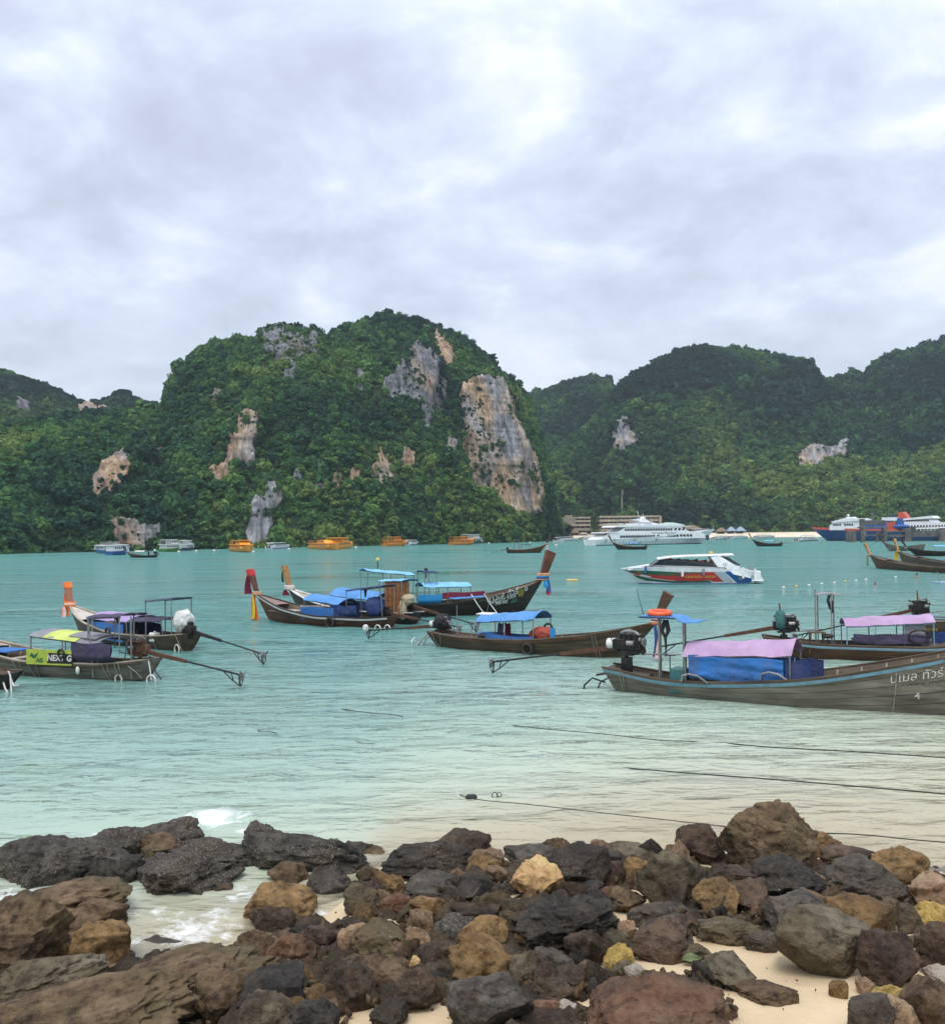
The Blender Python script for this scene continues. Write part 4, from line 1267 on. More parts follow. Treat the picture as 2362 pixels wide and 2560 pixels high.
b7 = longtail('weathered grey long-tail boat with mauve roof and blue tarpaulin sides, aground in the shallows', (1520, 1722), (2362, 1784), W_GREY, m_low=P_RUST, m_rail=W_MID, m_rail2=P_BLUE,
              length=10.2, B=1.9, rake=2.0, sheer=(0.70, 0.47, 0.68, 1.30, 2.0, 2.5), ribs=2, m_deck=W_PALE)
h = b7['h']
barrel(b7, (1704, 1641), (1978, 1640), 0.80, STB, 0.34, C_MAUVE, posts=6, seed=3, zfloor=0.05)
tarp(b7, (1720, 1638), (1958, 1712), -0.80, C_BLUE, seed=4, wr=0.06)
tarp(b7, (1740, 1630), (1985, 1690), 0.80, C_BLUE, seed=8)
tarp(b7, (1960, 1650), (2026, 1714), -0.72, C_NAVY, seed=11, wr=0.02)
x_ = X_(b7, 1960, 1650, -.7)
cross_tarp(b7, x_ + 0.03, -0.70, 0.1, 0.45, 1.2, C_NAVY, 3); curtain(b7, x_ + .05, x_ + 0.8, 0.5, 0.5, 1.15, C_NAVY, 12, wr=0.02)
for px in (1730, 1930):
    a = ax(b7, px, 1690, -0.86)
    zz = float(h.zs(a.x / h.L)) + 0.02
    MB().tube([(a.x - 0.32, -0.84, zz), (a.x - 0.28, -0.87, zz + .16), (a.x - .1, -0.87, zz + .22), (a.x + 0.15, -0.87, zz + .18), (a.x + 0.42, -0.86, zz)], 0.03, 7).build('hand_hoop', M_POLE, b7['root'], smooth=True)
a = ax(b7, 1566, 1612, 0)
engine(b7, (1228, 1655), 0.45, pos=(a.x, 0, a.z), scale=1.0, tiller=1.75)
# helmsman's blue roof on two poles with a lifebuoy
a0, a1, a2 = ax(b7, 1600, 1541, -.4), ax(b7, 1690, 1545, -.4), ax(b7, 1745, 1556, -.4)
G = np.array([[(a0.x, y, a0.z), ((a0.x + a1.x) / 2, y, a1.z + .03), (a1.x, y, a1.z), (a1.x + .22, y, a2.z - .02), (a2.x, y, a2.z)] for y in np.linspace(-0.5, 0.5, 5)])
hr = MB().slab(G, 0.025).build('helm_roof', C_BLUE2, b7['root'])
for (px, y) in ((1646, -0.38), (1707, -0.38), (1650, 0.4), (1712, 0.4)):
    a = ax(b7, px, 1550, y)
    MB().cyl((a.x, y, 0.1), (a.x, y, (a1.z if px < 1690 else a2.z) - 0.005), 0.03, 8).build('roof_pole', M_POLE, hr)
MB().bar((a0.x, -0.515, a0.z - .01), (a1.x, -0.515, a1.z - .01), 0.03, 0.045).build('roof_edge', P_NAVY, hr)
q = ax(b7, 1608, 1536, .2); q2 = ax(b7, 1591, 1472, .2)
MB().tube([q, q2], [0.012, 0.006], 5).build('aerial', M_IRON, b7['root'])
hoop = MB().torus((0, 0, 0), 0.29, 0.075, 30, 10, 'Z').build('lifebuoy', M_BUOY, None, smooth=True)
mw7 = Matrix.Translation(b7['root'].location) @ Matrix.Rotation(b7['hd'], 4, 'Z')
q = ax(b7, 1648, 1534, -.15)
hoop.location = mw7 @ Vector((q.x, -0.15, a1.z + 0.11)); hoop.rotation_euler = (0.06, 0.03, b7['hd'])
tag(hoop, 'orange lifebuoy ring lying on the small blue helm roof', 'lifebuoy')
q = ax(b7, 1662, 1550, -.3)
MB().tube([q, (q.x - .10, -0.33, q.z - .3), (q.x, -0.3, q.z - .5), (q.x + .10, -0.33, q.z - .3), (q.x + .03, -0.3, q.z)], 0.065, 7).build('hanging_net', C_BLACKN, b7['root'], smooth=True)
MB().tube([(q.x, -0.3, q.z - .5), (q.x + .01, -0.3, q.z - .75), (q.x, -0.3, q.z - 1.05)], [0.05, 0.03, 0.012], 6).build('hanging_net', C_BLACKN, b7['root'])
q = ax(b7, 1674, 1637, -.1)
MB().cyl((q.x, -0.1, 0.1), (q.x, -0.1, q.z), 0.022, 8).torus((q.x, -0.1, q.z), 0.16, 0.02, 18, 6).bar((q.x - .16, -.1, q.z), (q.x + .16, -.1, q.z), 0.02).build('steering_wheel', M_STEEL, b7['root'])
q = ax(b7, 1698, 1680, -.4)
MB().box(q.x - .22, q.x + .22, -0.6, -0.1, 0.12, 0.80).build('engine_box', P_TEAL, b7['root'], bevel=0.02)
for x in (0.95, 7.6):
    bench(b7, x, W_MID)
loop_rope(b7, 0.62, STB, 0.66, 0.12)
hang_rope(b7, [h.surf(X_(b7, 2240, 1660, -.8), 1.15, STB, .04), h.surf(X_(b7, 2236, 1690, -.8), 0.6, STB, .05), h.surf(X_(b7, 2226, 1770, -.8), 0.0, STB, .06)], 0.016, W_PALE)
MB().tube([(-0.05, -0.1, 0.2), (-0.38, -0.3, 0.34), (-0.62, -0.34, 0.12), (-0.66, -0.34, -0.1)], 0.028, 6).build('stern_hoop', M_IRON, b7['root'], smooth=True)
MB().tube([(0.05, 0.1, 0.35), (-0.22, -0.05, 0.2), (-0.34, -0.1, -0.1)], 0.024, 6).build('stern_hoop', M_IRON, b7['root'], smooth=True)
MB().tube([(0.1, -0.1, 0.5), (-0.3, -0.2, 0.42)], 0.035, 6).build('stern_hoop', M_IRON, b7['root'], smooth=True)
def on7(px, py, sl):
    a = ax(b7, px, py, -0.85)
    return lambda u, v: h.surf(a.x + u, a.z + v + sl * u, STB, 0.04)
lettering('นเมล ทัวร์', 0.31, on7(2288, 1692, 0.20), M_LETTER, b7['root'], shear=0.1)
lettering('I.pramal & Travel', 0.19, on7(2290, 1719, 0.20), M_LETTERF, b7['root'])
lettering('4', 0.25, on7(2290, 1744, 0.1), M_LETTER, b7['root'], bold=0.006)
# ------------------------------------------------------------------ boat 2: brown boat behind it
b8 = longtail('brown long-tail boat with mauve canopy and pale blue rail behind the mauve-roofed grey boat', (1906, 1640), (2362, 1648), W_BROWN, m_low=W_DARK, m_rail=W_MID, m_rail2=P_LBLUE,
              length=10.0, B=1.85, rake=1.7, ribs=False, sheer=(0.74, 0.52, 0.5, 0.7, 1.1, 1.4))
h = b8['h']
barrel(b8, (2112, 1567), (2338, 1557), 0.74, STB, 0.24, C_MAUVE, posts=8, seed=13, zfloor=0.05, m_post=P_BLUE)
tarp(b8, (2132, 1586), (2322, 1612), -0.78, C_PURPLE, seed=5, name='seat_cover'); tarp(b8, (2140, 1586), (2322, 1612), 0.7, C_PURPLE, seed=7, name='seat_cover')
x0, x1 = X_(b8, 2132, 1590), X_(b8, 2318, 1590)
MB().box(x0, x1, -0.68, 0.62, 0.62, 0.66).build('seat_board', C_PURPLE, b8['root'])
tarp(b8, (2255, 1562), (2312, 1588), -0.6, C_GREY, seed=6, name='rolled_sheet')
tarp(b8, (2326, 1580), (2362, 1608), -0.55, C_NAVY, seed=9, wr=0.02)
a = ax(b8, 2297, 1592, -.86)
MB().torus((a.x, -0.86, a.z), 0.28, 0.03, 24, 6, 'Y', sx=1.25, sy=0.8).build('hand_hoop', M_IRON, b8['root'], smooth=True)
a = ax(b8, 1958, 1563, 0)
engine(b8, (1640, 1618), 0.35, pos=(a.x, 0, a.z), scale=0.92, tiller=1.4, drum=False)
o = link('engine_rag', lump((0.17, 0.2, 0.34), 77, 0.2), C_TEAL, b8['root'], smooth=True); o.location = (a.x - .12, -0.14, a.z + .2)
MB().cyl((a.x - .1, 0, a.z + .3), (a.x - .14, 0, a.z + .8), 0.03, 6).build('exhaust_stack', M_RUSTY, b8['root'])
for px, py, y in ((2036, 1472, -.45), (2076, 1482, -.45), (2042, 1480, .4), (2082, 1484, .4)):
    pole(b8, px, py, y)
a = ax(b8, 2068, 1486, 0)
G = np.array([[(a.x - .45, y, a.z), (a.x, y, a.z + .05), (a.x + .45, y, a.z)] for y in (-0.5, 0, 0.5)])
MB().slab(G, 0.03).build('helm_roof', P_GREY, b8['root'])
MB().tube([(a.x, -.4, a.z), (a.x - .05, -.42, a.z - .2), (a.x + .02, -.4, a.z - .45), (a.x + .1, -.42, a.z - .65), (a.x + .08, -.4, a.z - .2)], 0.05, 6).build('hanging_net', C_BLACKN, b8['root'])
q = ax(b8, 2040, 1582, -.4)
st = MB().box(q.x - .3, q.x + .3, -0.62, -0.2, q.z, q.z + .04)
for x in (q.x - .27, q.x + .27):
    for y in (-0.58, -0.24):
        st.bar((x, y, 0.2), (x + (0.06 if x < q.x else -0.06), y, q.z), 0.05)
st.build('wooden_stool', W_MID, b8['root'])
q = ax(b8, 2068, 1590, -.5)
MB().ball((q.x, -0.5, q.z), (0.22, 0.22, 0.09), 14, 8).cyl((q.x, -.5, .3), (q.x, -.5, q.z), 0.02).build('basin', M_IRON, b8['root'], smooth=True)
q = ax(b8, 2295, 1628, -.85)
lettering('A. SOMBOON  TOUR  08', 0.13, lambda u, v: h.surf(q.x + u, q.z + v + 0.03 * u, STB), M_LETTERF, b8['root'])
# ------------------------------------------------------------------ boat 3: the one whose engine stands highest at the right edge
b9 = longtail('brown long-tail boat at the right edge with a black engine raised high above its stern', (2262, 1590), (2600, 1584), W_MID, m_rail=P_LBLUE, length=9.5, B=1.8, rake=1.6, ribs=False, m_rail2=W_PALE,
              sheer=(0.85, 0.75, 0.7, 0.8, 1.2, 1.5))
a = ax(b9, 2293, 1520, 0)
engine(b9, (1985, 1590), 0.3, pos=(a.x, 0, a.z), scale=0.95, tiller=2.0, drum=False)
MB().cyl((a.x, 0, a.z + .3), (a.x, 0.02, a.z + .75), 0.03, 7).build('exhaust_stack', M_RUSTY, b9['root'])
canopy(b9, 3.2, 6.0, 0.7, 1.5, 0.25, C_PURPLE, posts=4, seed=23)
bench(b9, 1.6)
q = ax(b9, 2338, 1577, -.8)
lettering('PHI PHI', 0.18, lambda u, v: b9['h'].surf(q.x + u, q.z + v, STB), M_LETTERY, b9['root'])
# ------------------------------------------------------------------ boat 4: blue-roofed boat in the middle
b6 = longtail('old brown long-tail boat with bright blue arched roof and a tyre on its side', (1083, 1612), (1560, 1645), W_MID, m_low=W_GREY, m_rail=W_INNER, m_rail2=W_BROWN, B=1.75, rake=1.3,
              sheer=(0.60, 0.46, 0.50, 0.74, 1.1, 1.38), ribs=2, m_deck=W_PALE,
              post=dict(up=1.15, lean=0.55, w0=0.12, w1=0.20, d0=0.20, d1=0.40, m=W_BROWN, wrap=(C_ORANGE, C_PEACH, C_RIBB, C_PEACH), ribbons=((C_RIBB, 1.15, 0.05, -0.14, 0.09, 0.0), (C_PINK, 1.25, 0.16, -0.1, 0.10, 0.02), (C_ORANGE, 1.3, 0.2, -0.04, 0.05, 0.02))))
h = b6['h']
cn = barrel(b6, (1187, 1555), (1334, 1549), 0.74, STB, 0.28, C_BLUE2, posts=6, seed=33, zfloor=0.05)
a = ax(b6, 1215, 1535, -.1)
MB().slab(np.array([[(a.x - .35 + 0.7 * i, -0.32 + 0.5 * j, a.z + .03 * j) for j in range(2)] for i in range(2)]), 0.03).build('roof_board', P_WHITE, cn)
tarp(b6, (1192, 1585), (1333, 1606), -0.74, C_BLUE, seed=14, name='side_panel', wr=0.01); tarp(b6, (1200, 1578), (1376, 1600), 0.7, C_BLUE, seed=15, name='side_panel', wr=0.01)
tarp(b6, (1374, 1570), (1388, 1602), -0.55, C_CYAN, seed=16, name='side_panel', wr=0.01)
q = ax(b6, 1357, 1585, -.3)
o = link('life_vests', lump((0.32, 0.24, 0.26), 81, 0.25), C_VEST, b6['root'], smooth=True); o.location = q
q = ax(b6, 1338, 1588, -.1)
o = link('life_vests', lump((0.22, 0.22, 0.22), 82, 0.25), C_VEST, b6['root'], smooth=True); o.location = q
q = ax(b6, 1370, 1570, -.2)
MB().torus(q, 0.17, 0.045, 20, 8, 'Y').build('inner_tube', M_RUBBER, b6['root'], smooth=True)
for i, px in enumerate((1244, 1262)):
    tarp(b6, (px, 1558), (px + 14, 1592), -0.2 + .3 * i, C_MAROON if i else C_PURPLE, seed=40 + i, name='hanging_cloth')
q = ax(b6, 1207, 1590, -.65)
MB().ball((q.x, -0.62, q.z), (0.24, 0.14, 0.13), 14, 8).build('net_heap', C_BLACKN, b6['root'], smooth=True)
a = ax(b6, 1102, 1561, 0)
engine(b6, (920, 1576), 0.42, pos=(a.x, 0, a.z), scale=0.85, cover='engine_cover', cover_m=C_BLACKN, cover_shape=(0.32, 0.28, 0.30), tiller=1.1)
o = link('float', lump((0.11, 0.11, 0.15), 90, 0.05), M_FLOATW, b6['root'], smooth=True); o.location = to_local(b6, atz(914, 1570, 0.58))
for px, py in ((1142, 1513), (1178, 1560)):
    pole(b6, px, py, -.3, 0.018, name='thin_pole')
q = ax(b6, 1318, 1618, -.85)
tyre(b6, q.x, STB, 0.2, 0.2, 0.06)
for px in (1130, 1420, 1470):
    bench(b6, X_(b6, px, 1600), W_PALE)
loop_rope(b6, 0.55, STB, 0.55, 0.5)
for px in (1478, 1485):
    x = X_(b6, px, 1590, -.7)
    hang_rope(b6, [h.surf(x, 0.85, STB, .05), h.surf(x + .01, 0.4, STB, .05), h.surf(x + .02, 0.0, STB, .05)], 0.014)
MB().tube([(-0.02, -0.2, 0.55), (-0.35, -0.35, 0.2), (-0.55, -0.4, -0.05)], 0.03, 6).build('mooring_line', M_ROPE, b6['root'])
MB().tube([(0.1, 0.2, 0.6), (-0.25, -0.15, 0.25), (-0.4, -0.2, -0.05)], 0.03, 6).build('mooring_line', M_ROPE, b6['root'])
MB().torus((-0.75, -0.3, 0.06), 0.22, 0.025, 18, 6, 'X').build('rope_coil', M_FLOATW, b6['root'])
# ------------------------------------------------------------------ boat 5: dark hull with the tour name
b5 = longtail('dark-hulled long-tail boat with white tour name and yellow badge, tall brown prow post', (985, 1543), (1306, 1529), W_DARK, m_rail=W_BROWN, B=1.9, rake=1.35,
              sheer=(0.72, 0.66, 0.80, 1.12, 1.55, 1.9), ribs=False,
              post=dict(up=1.7, lean=0.62, w0=0.22, w1=0.34, d0=0.40, d1=0.62, m=W_RED, curve=0.1, wrap=(C_PEACH, C_RIBB, C_CYAN, C_PEACH, C_PEACH), wrap_r=0.3, ribbons=((C_RIBB, 0.8, 0.22, -0.2, 0.14, 0.05), (C_REDC, 0.95, 0.26, -0.16, 0.1, 0.05), (C_CYAN, 0.5, 0.1, -0.25, 0.12, 0.05))))
h = b5['h']
barrel(b5, (918, 1428), (1038, 1438), 0.9, STB, 0.12, C_SKY, posts=6, seed=43, zfloor=0.5)
barrel(b5, (1060, 1430), (1094, 1431), 0.7, STB, 0.05, C_NAVY, posts=4, seed=44, zfloor=0.5, r=0.02)
barrel(b5, (1060, 1468), (1180, 1466), 0.85, STB, 0.22, C_SKY, posts=6, seed=45, zfloor=0.5)
tarp(b5, (1043, 1488), (1106, 1512), -0.90, C_CYAN, seed=46, name='side_panel', wr=0.01); tarp(b5, (1106, 1482), (1212, 1494), -0.8, C_MAROON, seed=47, name='side_panel', wr=0.02)
barrel(b5, (1116, 1496), (1200, 1490), 0.4, STB, 0.06, C_BLUE2, posts=2, seed=48, zfloor=0.6, y0=-0.75)
for px, py, m_ in ((944, 1399, M_FLOATY), (1065, 1424, M_IRON)):
    q = ax(b5, px, py, .3)
    MB().cyl((q.x, .3, q.z - .5), (q.x, .3, q.z), 0.03, 6).build('lamp_post', M_IRON, b5['root'])
    MB().ball(q, 0.11, 10, 8).build('lamp', m_, b5['root'], smooth=True)
def on5(px, py, sl):
    a = ax(b5, px, py, -0.7)
    return lambda u, v: h.surf(a.x + u, a.z + v + sl * u, STB, 0.03)
lettering('ชาวเล ทัวร์', 0.50, on5(1255, 1488, 0.22), M_LETTER, b5['root'], bold=0.012)
lettering('CHAOLAY TOUR', 0.24, on5(1255, 1499, 0.20), M_LETTER, b5['root'], bold=0.008)
lettering('PFB 002', 0.24, on5(1254, 1507, 0.16), M_LETTER, b5['root'], bold=0.008)
lettering('SAFE', 0.15, on5(1288, 1499, 0.16), M_LETTERG, b5['root']); lettering('BOAT', 0.17, on5(1288, 1504, 0.16), M_LETTERG, b5['root'], bold=0.004)
lettering('FBTW', 0.17, on5(1203, 1501, 0.1), M_LETTERF, b5['root'])
f5 = lambda u, v: h.surf(u, v, STB, 0.03)
f5b = lambda u, v: h.surf(u, v, STB, 0.04)
q = ax(b5, 1301, 1482, -.5)
decal(disc((q.x, q.z), 0.23), f5, paint('mustard_badge', (0.28, 0.23, 0.02), amt=0.2), b5['root'], 'badge')
lettering('SEA', 0.13, lambda u, v: h.surf(q.x + u, q.z + v, STB, 0.045), P_GREEN, b5['root'])
q2 = ax(b5, 1313, 1472, -.4)
decal(disc((q2.x, q2.z), 0.12), f5, P_WHITE, b5['root'], 'badge'); decal(disc((q2.x, q2.z), 0.06), f5b, P_NAVY, b5['root'], 'badge')
x = X_(b5, 1222, 1500, -.8)
hang_rope(b5, [h.surf(x, 1.0, STB, .06), h.surf(x - .05, 0.4, STB, .08), h.surf(x - .1, 0.0, STB, .08)], 0.02)
for px in (1178, 1210):
    x = X_(b5, px, 1500, -1)
    MB().tube([(x, -1.0, 1.2), (x + .3, -1.25, 0.6), (x + .65, -1.5, 0.02)], 0.03, 6).build('ladder_rail', P_WHITE, b5['root'])
# ------------------------------------------------------------------ boat 6: red prow
b3 = longtail('red-brown long-tail boat with red-capped prow post and blue roof, its bow pointing left', (985, 1572), (677, 1552), W_RED, m_low=P_TEAL, m_rail=W_DARK, m_rail2=P_WHITE, B=1.85, rake=1.1,
              sheer=(0.62, 0.5, 0.5, 0.74, 1.15, 1.45), ribs=True, m_deck=paint('pinkish_deck', (0.24, 0.15, 0.12), amt=0.3), fore=(0.80, 0.985),
              post=dict(up=1.4, lean=0.62, w0=0.2, w1=0.42, d0=0.16, d1=0.2, m=W_RED, cap=C_REDC, cap_len=0.36, wrap=(C_PEACH, C_PEACH, C_CREAM), wrap_r=0.2,
                        ribbons=((C_MAROON, 1.15, 0.28, -0.1, 0.16, 0.85), (C_ORANGE, 1.35, 0.1, 0.12, 0.16, 0.0), (C_YELLOW, 1.3, 0.12, 0.2, 0.08, 0.0))))
h = b3['h']
barrel(b3, (757, 1499), (845, 1512), 0.82, PORT, 0.24, C_BLUE2, posts=6, seed=53, zfloor=0.05)
tarp(b3, (825, 1512), (892, 1556), 0.80, C_NAVY, seed=54); tarp(b3, (830, 1505), (900, 1545), -0.74, C_NAVY, seed=55)
tarp(b3, (752, 1516), (834, 1552), 0.80, C_BLUE, seed=56, name='side_panel', wr=0.02); tarp(b3, (752, 1512), (834, 1540), -0.7, W_PALE, seed=57, name='side_panel', wr=0.0)
x0, x1 = sorted((X_(b3, 690, 1525), X_(b3, 748, 1525)))
MB().box(x0, x1, -0.5, 0.55, 0.60, 0.64).build('bow_seat', W_PALE, b3['root'])
barrel(b3, (862, 1477), (952, 1466), 0.6, PORT, 0.05, C_NAVY, posts=4, seed=58, zfloor=0.1, name='helm_roof')
q = ax(b3, 915, 1470, .4)
MB().tube([q, (q.x, 0.45, q.z - .4), (q.x + .08, 0.4, q.z)], 0.07, 6).build('hanging_net', C_BLACKN, b3['root'], smooth=True)
a = ax(b3, 968, 1530, 0)
engine(b3, (1150, 1568), 0.35, pos=(a.x, 0, a.z), scale=0.8, tiller=0, simple=True)
q = ax(b3, 940, 1518, .1)
o = link('engine_cover', lump((0.46, 0.36, 0.50), 93, 0.14), C_NAVY, b3['root'], smooth=True); o.location = q
x = X_(b3, 825, 1560, .9)
tyre(b3, x, PORT, 0.2, 0.24, 0.06); loop_rope(b3, x - .1, PORT, 0.4, 0.5, m=M_DROPE)
x2 = X_(b3, 843, 1561, .9)
lettering('SAMUI', 0.15, lambda u, v: b3['h'].surf(x2 - u, 0.2 + v, PORT, 0.03), M_LETTERF, b3['root'])
lettering('BAAN THALE', 0.16, lambda u, v: (X_(b3, 690, 1500) - v * 0.9, -u * 0.7, float(h.zs(X_(b3, 690, 1500) / h.L)) + 0.02), M_LETTER, b3['root'])
MB().torus((0.0, 0.5, 0.05), 0.18, 0.03, 18, 6, 'Y').build('rope_coil', M_FLOATW, b3['root'])
MB().torus((0.4, 0.75, 0.05), 0.18, 0.03, 18, 6, 'Y').build('rope_coil', M_FLOATW, b3['root'])
# ------------------------------------------------------------------ boat 7: behind the red prow
b4 = longtail('long-tail boat with golden prow post and white scarves behind the red-capped boat', (1046, 1561), (755, 1540), W_DARK, m_low=P_NAVY, m_rail=P_WHITE, B=1.8, rake=1.1, sheer=(0.62, 0.55, 0.6, 0.85, 1.25, 1.55), ribs=False,
              m_deck=W_PALE, planks=5,
              post=dict(up=1.4, lean=0.5, w0=0.2, w1=0.40, d0=0.16, d1=0.2, m=W_GOLD, top_m=W_GOLD, wrap=(C_CREAM, C_WHITE, C_PINK, C_WHITE), wrap_r=0.25, ribbons=((M_DROPE, 0.9, 0.3, -0.15, 0.05, 0.95), (C_MAROON, 0.3, 0.1, 0.2, 0.16, 0.0))))
h = b4['h']
barrel(b4, (822, 1488), (935, 1502), 0.9, PORT, 0.36, C_BLUE2, posts=4, seed=63, zfloor=0.05)
tarp(b4, (850, 1500), (930, 1535), 0.8, C_NAVY, seed=64)
MB().tube([(h.L - .8, 0.18, 1.4), (h.L * .8, 0.55, 1.0), (h.L * .62, 0.85, 0.75), (h.L * .45, 0.92, 0.62)], 0.03, 6).build('mooring_line', C_WHITE, b4['root'])
a, c_ = ax(b4, 964, 1453, .5), ax(b4, 1003, 1500, .5)
cx0, cx1 = sorted((a.x, c_.x)); cz = a.z
cabr = MB().box(cx0, cx1, -0.1, 0.55, 0.4, cz).build('cabin', W_ORANGE, b4['root'], bevel=0.02)
for y_ in (0.06, 0.36):
    MB().box(cx0 - .05, cx0 - .002, y_ - 0.13, y_ + 0.13, 0.6, cz - .08).build('cabin_board', W_ORANGE, cabr, bevel=0.01)
for k in range(4):
    w_ = (cx1 - cx0) / 4
    MB().box(cx0 + w_ * k + .02, cx0 + w_ * (k + 1) - .02, 0.552, 0.60, 0.5, cz - .06).build('cabin_board', W_ORANGE, cabr, bevel=0.01)
canopy(b4, cx0 - .2, cx1 + .4, 0.66, cz + .02, 0.06, C_SKY, posts=2, seed=65, name='cabin_roof', zfloor=1.0, tilt=-0.03)
a = ax(b4, 1028, 1512, 0)
engine(b4, (1192, 1562), 0.4, pos=(a.x, 0, a.z), scale=0.8, tiller=0, simple=True)
q = ax(b4, 1014, 1500, .1)
o = link('engine_cover', lump((0.46, 0.40, 0.30), 95, 0.18), C_CREAM, b4['root'], smooth=True); o.location = q
q = ax(b4, 1006, 1524, .4)
o = link('hanging_cover', lump((0.24, 0.2, 0.46), 96, 0.18), C_CREAM, b4['root'], smooth=True); o.location = q
# ------------------------------------------------------------------ boat 8: orange prow on the left
b2 = longtail('long-tail boat with orange-capped prow, lilac roof and white-wrapped engine', (480, 1630), (205, 1588), W_MID, m_low=P_TEAL, m_rail=W_PALE, B=1.9, rake=1.3, sheer=(0.75, 0.56, 0.5, 0.72, 1.1, 1.4), ribs=True,
              m_deck=paint('cream_deck', (0.52, 0.47, 0.40), amt=0.3), fore=(0.78, 0.985),
              post=dict(up=1.15, lean=0.38, w0=0.2, w1=0.36, d0=0.16, d1=0.2, m=paint('orange_brown_post', (0.34, 0.13, 0.07), amt=0.1), cap=C_ORANGE, cap_len=0.3, wrap=(C_ORANGE, C_PEACH, C_PINK, C_ORANGE), wrap_r=0.24,
                        ribbons=((C_ORANGE, 1.25, 0.3, -0.15, 0.16, 0.85), (C_ORANGE, 0.45, 0.1, 0.2, 0.16, 0.0), (C_PINK, 0.5, 0.1, 0.26, 0.1, 0.0))))
h = b2['h']
barrel(b2, (222, 1546), (316, 1556), 0.84, PORT, 0.26, C_LILAC, posts=6, seed=73, zfloor=0.05)
barrel(b2, (322, 1553), (402, 1553), 0.7, PORT, 0.12, C_PURPLE, posts=4, seed=74, zfloor=0.05)
tarp(b2, (226, 1552), (308, 1606), 0.82, C_BLUE, seed=75, name='side_panel', wr=0.02); tarp(b2, (250, 1545), (330, 1590), -0.7, C_BLUE, seed=76, name='side_panel', wr=0.02)
tarp(b2, (330, 1550), (405, 1592), -0.62, C_NAVY, seed=77)
x = X_(b2, 282, 1590, .8)
tyre(b2, x, PORT, 0.55, 0.18, 0.05)
barrel(b2, (360, 1503), (428, 1497), 0.5, PORT, 0.04, P_NAVY, posts=4, seed=78, zfloor=0.2, name='helm_roof', r=0.026)
a = ax(b2, 474, 1572, 0)
engine(b2, (660, 1636), 0.35, pos=(a.x, 0, a.z), scale=0.9, tiller=0, simple=True, m_shaft=M_IRON, m_house=M_IRON)
q = ax(b2, 461, 1554, 0)
o = link('engine_cover', lump((0.34, 0.32, 0.42), 97, 0.30), C_WHITE, b2['root'], smooth=True); o.location = q
q = ax(b2, 388, 1592, .5)
MB().box(q.x - .2, q.x + .2, 0.35, 0.68, q.z - .2, q.z + .18).cyl((q.x, 0.5, q.z + .17), (q.x, 0.5, q.z + .25), 0.06, 10).build('jerrycan', M_FLOATW, b2['root'], bevel=0.04)
pole(b2, 344, 1572, 0.2, 0.035, W_MID, 'thin_pole')
tyre(b2, 0.45, PORT, 0.12, 0.18, 0.03, M_FLOATW); hang_rope(b2, [h.surf(0.3, 0.7, PORT, .04), h.surf(0.25, 0.3, PORT, .06), h.surf(0.25, -0.05, PORT, .1)], 0.02); hang_rope(b2, [h.surf(2.0, 0.55, PORT, .04), h.surf(2.0, 0.2, PORT, .05), h.surf(2.0, -0.05, PORT, .06)], 0.016)
# ------------------------------------------------------------------ boat 9: lime banner, bottom left of the fleet
b1 = longtail('weathered long-tail boat with lime green banner, grey and yellow roof and purple tarpaulin', (383, 1700), (0, 1676), W_GREY, m_low=W_DARK, m_rail=W_PALE, m_rail2=W_MID, length=9.0, B=1.85, rake=1.6, ribs=2,
              sheer=(0.70, 0.52, 0.52, 0.85, 1.25, 1.6), m_deck=W_PALE, fore=(0.68, 0.985))
h = b1['h']
cn = barrel(b1, (72, 1590), (238, 1612), 0.80, PORT, 0.16, C_GREY, posts=6, seed=83, zfloor=0.05)
def roof_patch(p0, p1, y0, y1, m, lift):
    a, c_ = ax(b1, *p0, .8), ax(b1, *p1, .8)
    e0, e1 = ax(b1, 72, 1590, .8), ax(b1, 238, 1612, .8)
    sl = max(-.12, min(.12, (e0.z - e1.z) / (e0.x - e1.x))); zc = (e0.z + e1.z) / 2; xm = (e0.x + e1.x) / 2
    xs_ = np.linspace(min(a.x, c_.x), max(a.x, c_.x), 6)
    G = np.array([[(x, y, zc + sl * (x - xm) + 0.16 * (1 - (abs(y) / .8) ** 2.2) + lift) for y in np.linspace(y0, y1, 9)] for x in xs_])
    return MB().slab(G, 0.012).build('roof_patch', m, cn, smooth=True)
roof_patch((108, 1595), (190, 1606), -0.5, 0.83, C_LIME, 0.03)
roof_patch((160, 1600), (228, 1610), -0.45, 0.6, C_GREY, 0.055)
tarp(b1, (178, 1606), (277, 1664), 0.80, C_PURPLE, seed=84); tarp(b1, (195, 1605), (280, 1650), -0.7, C_PURPLE, seed=85)
a, c_ = ax(b1, 72, 1615, .90), ax(b1, 176, 1658, .90)
bx0, bx1 = sorted((a.x, c_.x)); bz0, bz1 = 0.50, 0.95
U = np.linspace(0, 1, 30); Vv = np.linspace(0, 1, 8)
Xb = bx0 + (bx1 - bx0) * U[:, None] + 0 * Vv; tt_ = Xb / h.L
Yb = h.b(tt_) + 0.06 + 0 * Vv; zt = h.zs(tt_)
Zb_ = zt - 0.06 + 0.50 * Vv[None, :]
MB().slab(np.stack([Xb, Yb, Zb_], -1), 0.02).build('banner', C_LIMEB, b1['root'])
def onb(px, dz, eps=0.02):
    x0 = X_(b1, px, 1640, .9)
    return lambda u, v: (x0 - u, float(h.b((x0 - u) / h.L)) + 0.06 + eps, float(h.zs((x0 - u) / h.L)) + dz + v)
decal([(-.5, -.17), (.5, -.17), (.55, .14), (-.45, .18)], onb(150, 0.17, 0.018), P_BLACK, b1['root'], 'banner_box', 2)
lettering('NEXT G', 0.27, onb(149, 0.17, 0.026), M_LETTER, b1['root'], bold=0.008, shear=0.12)
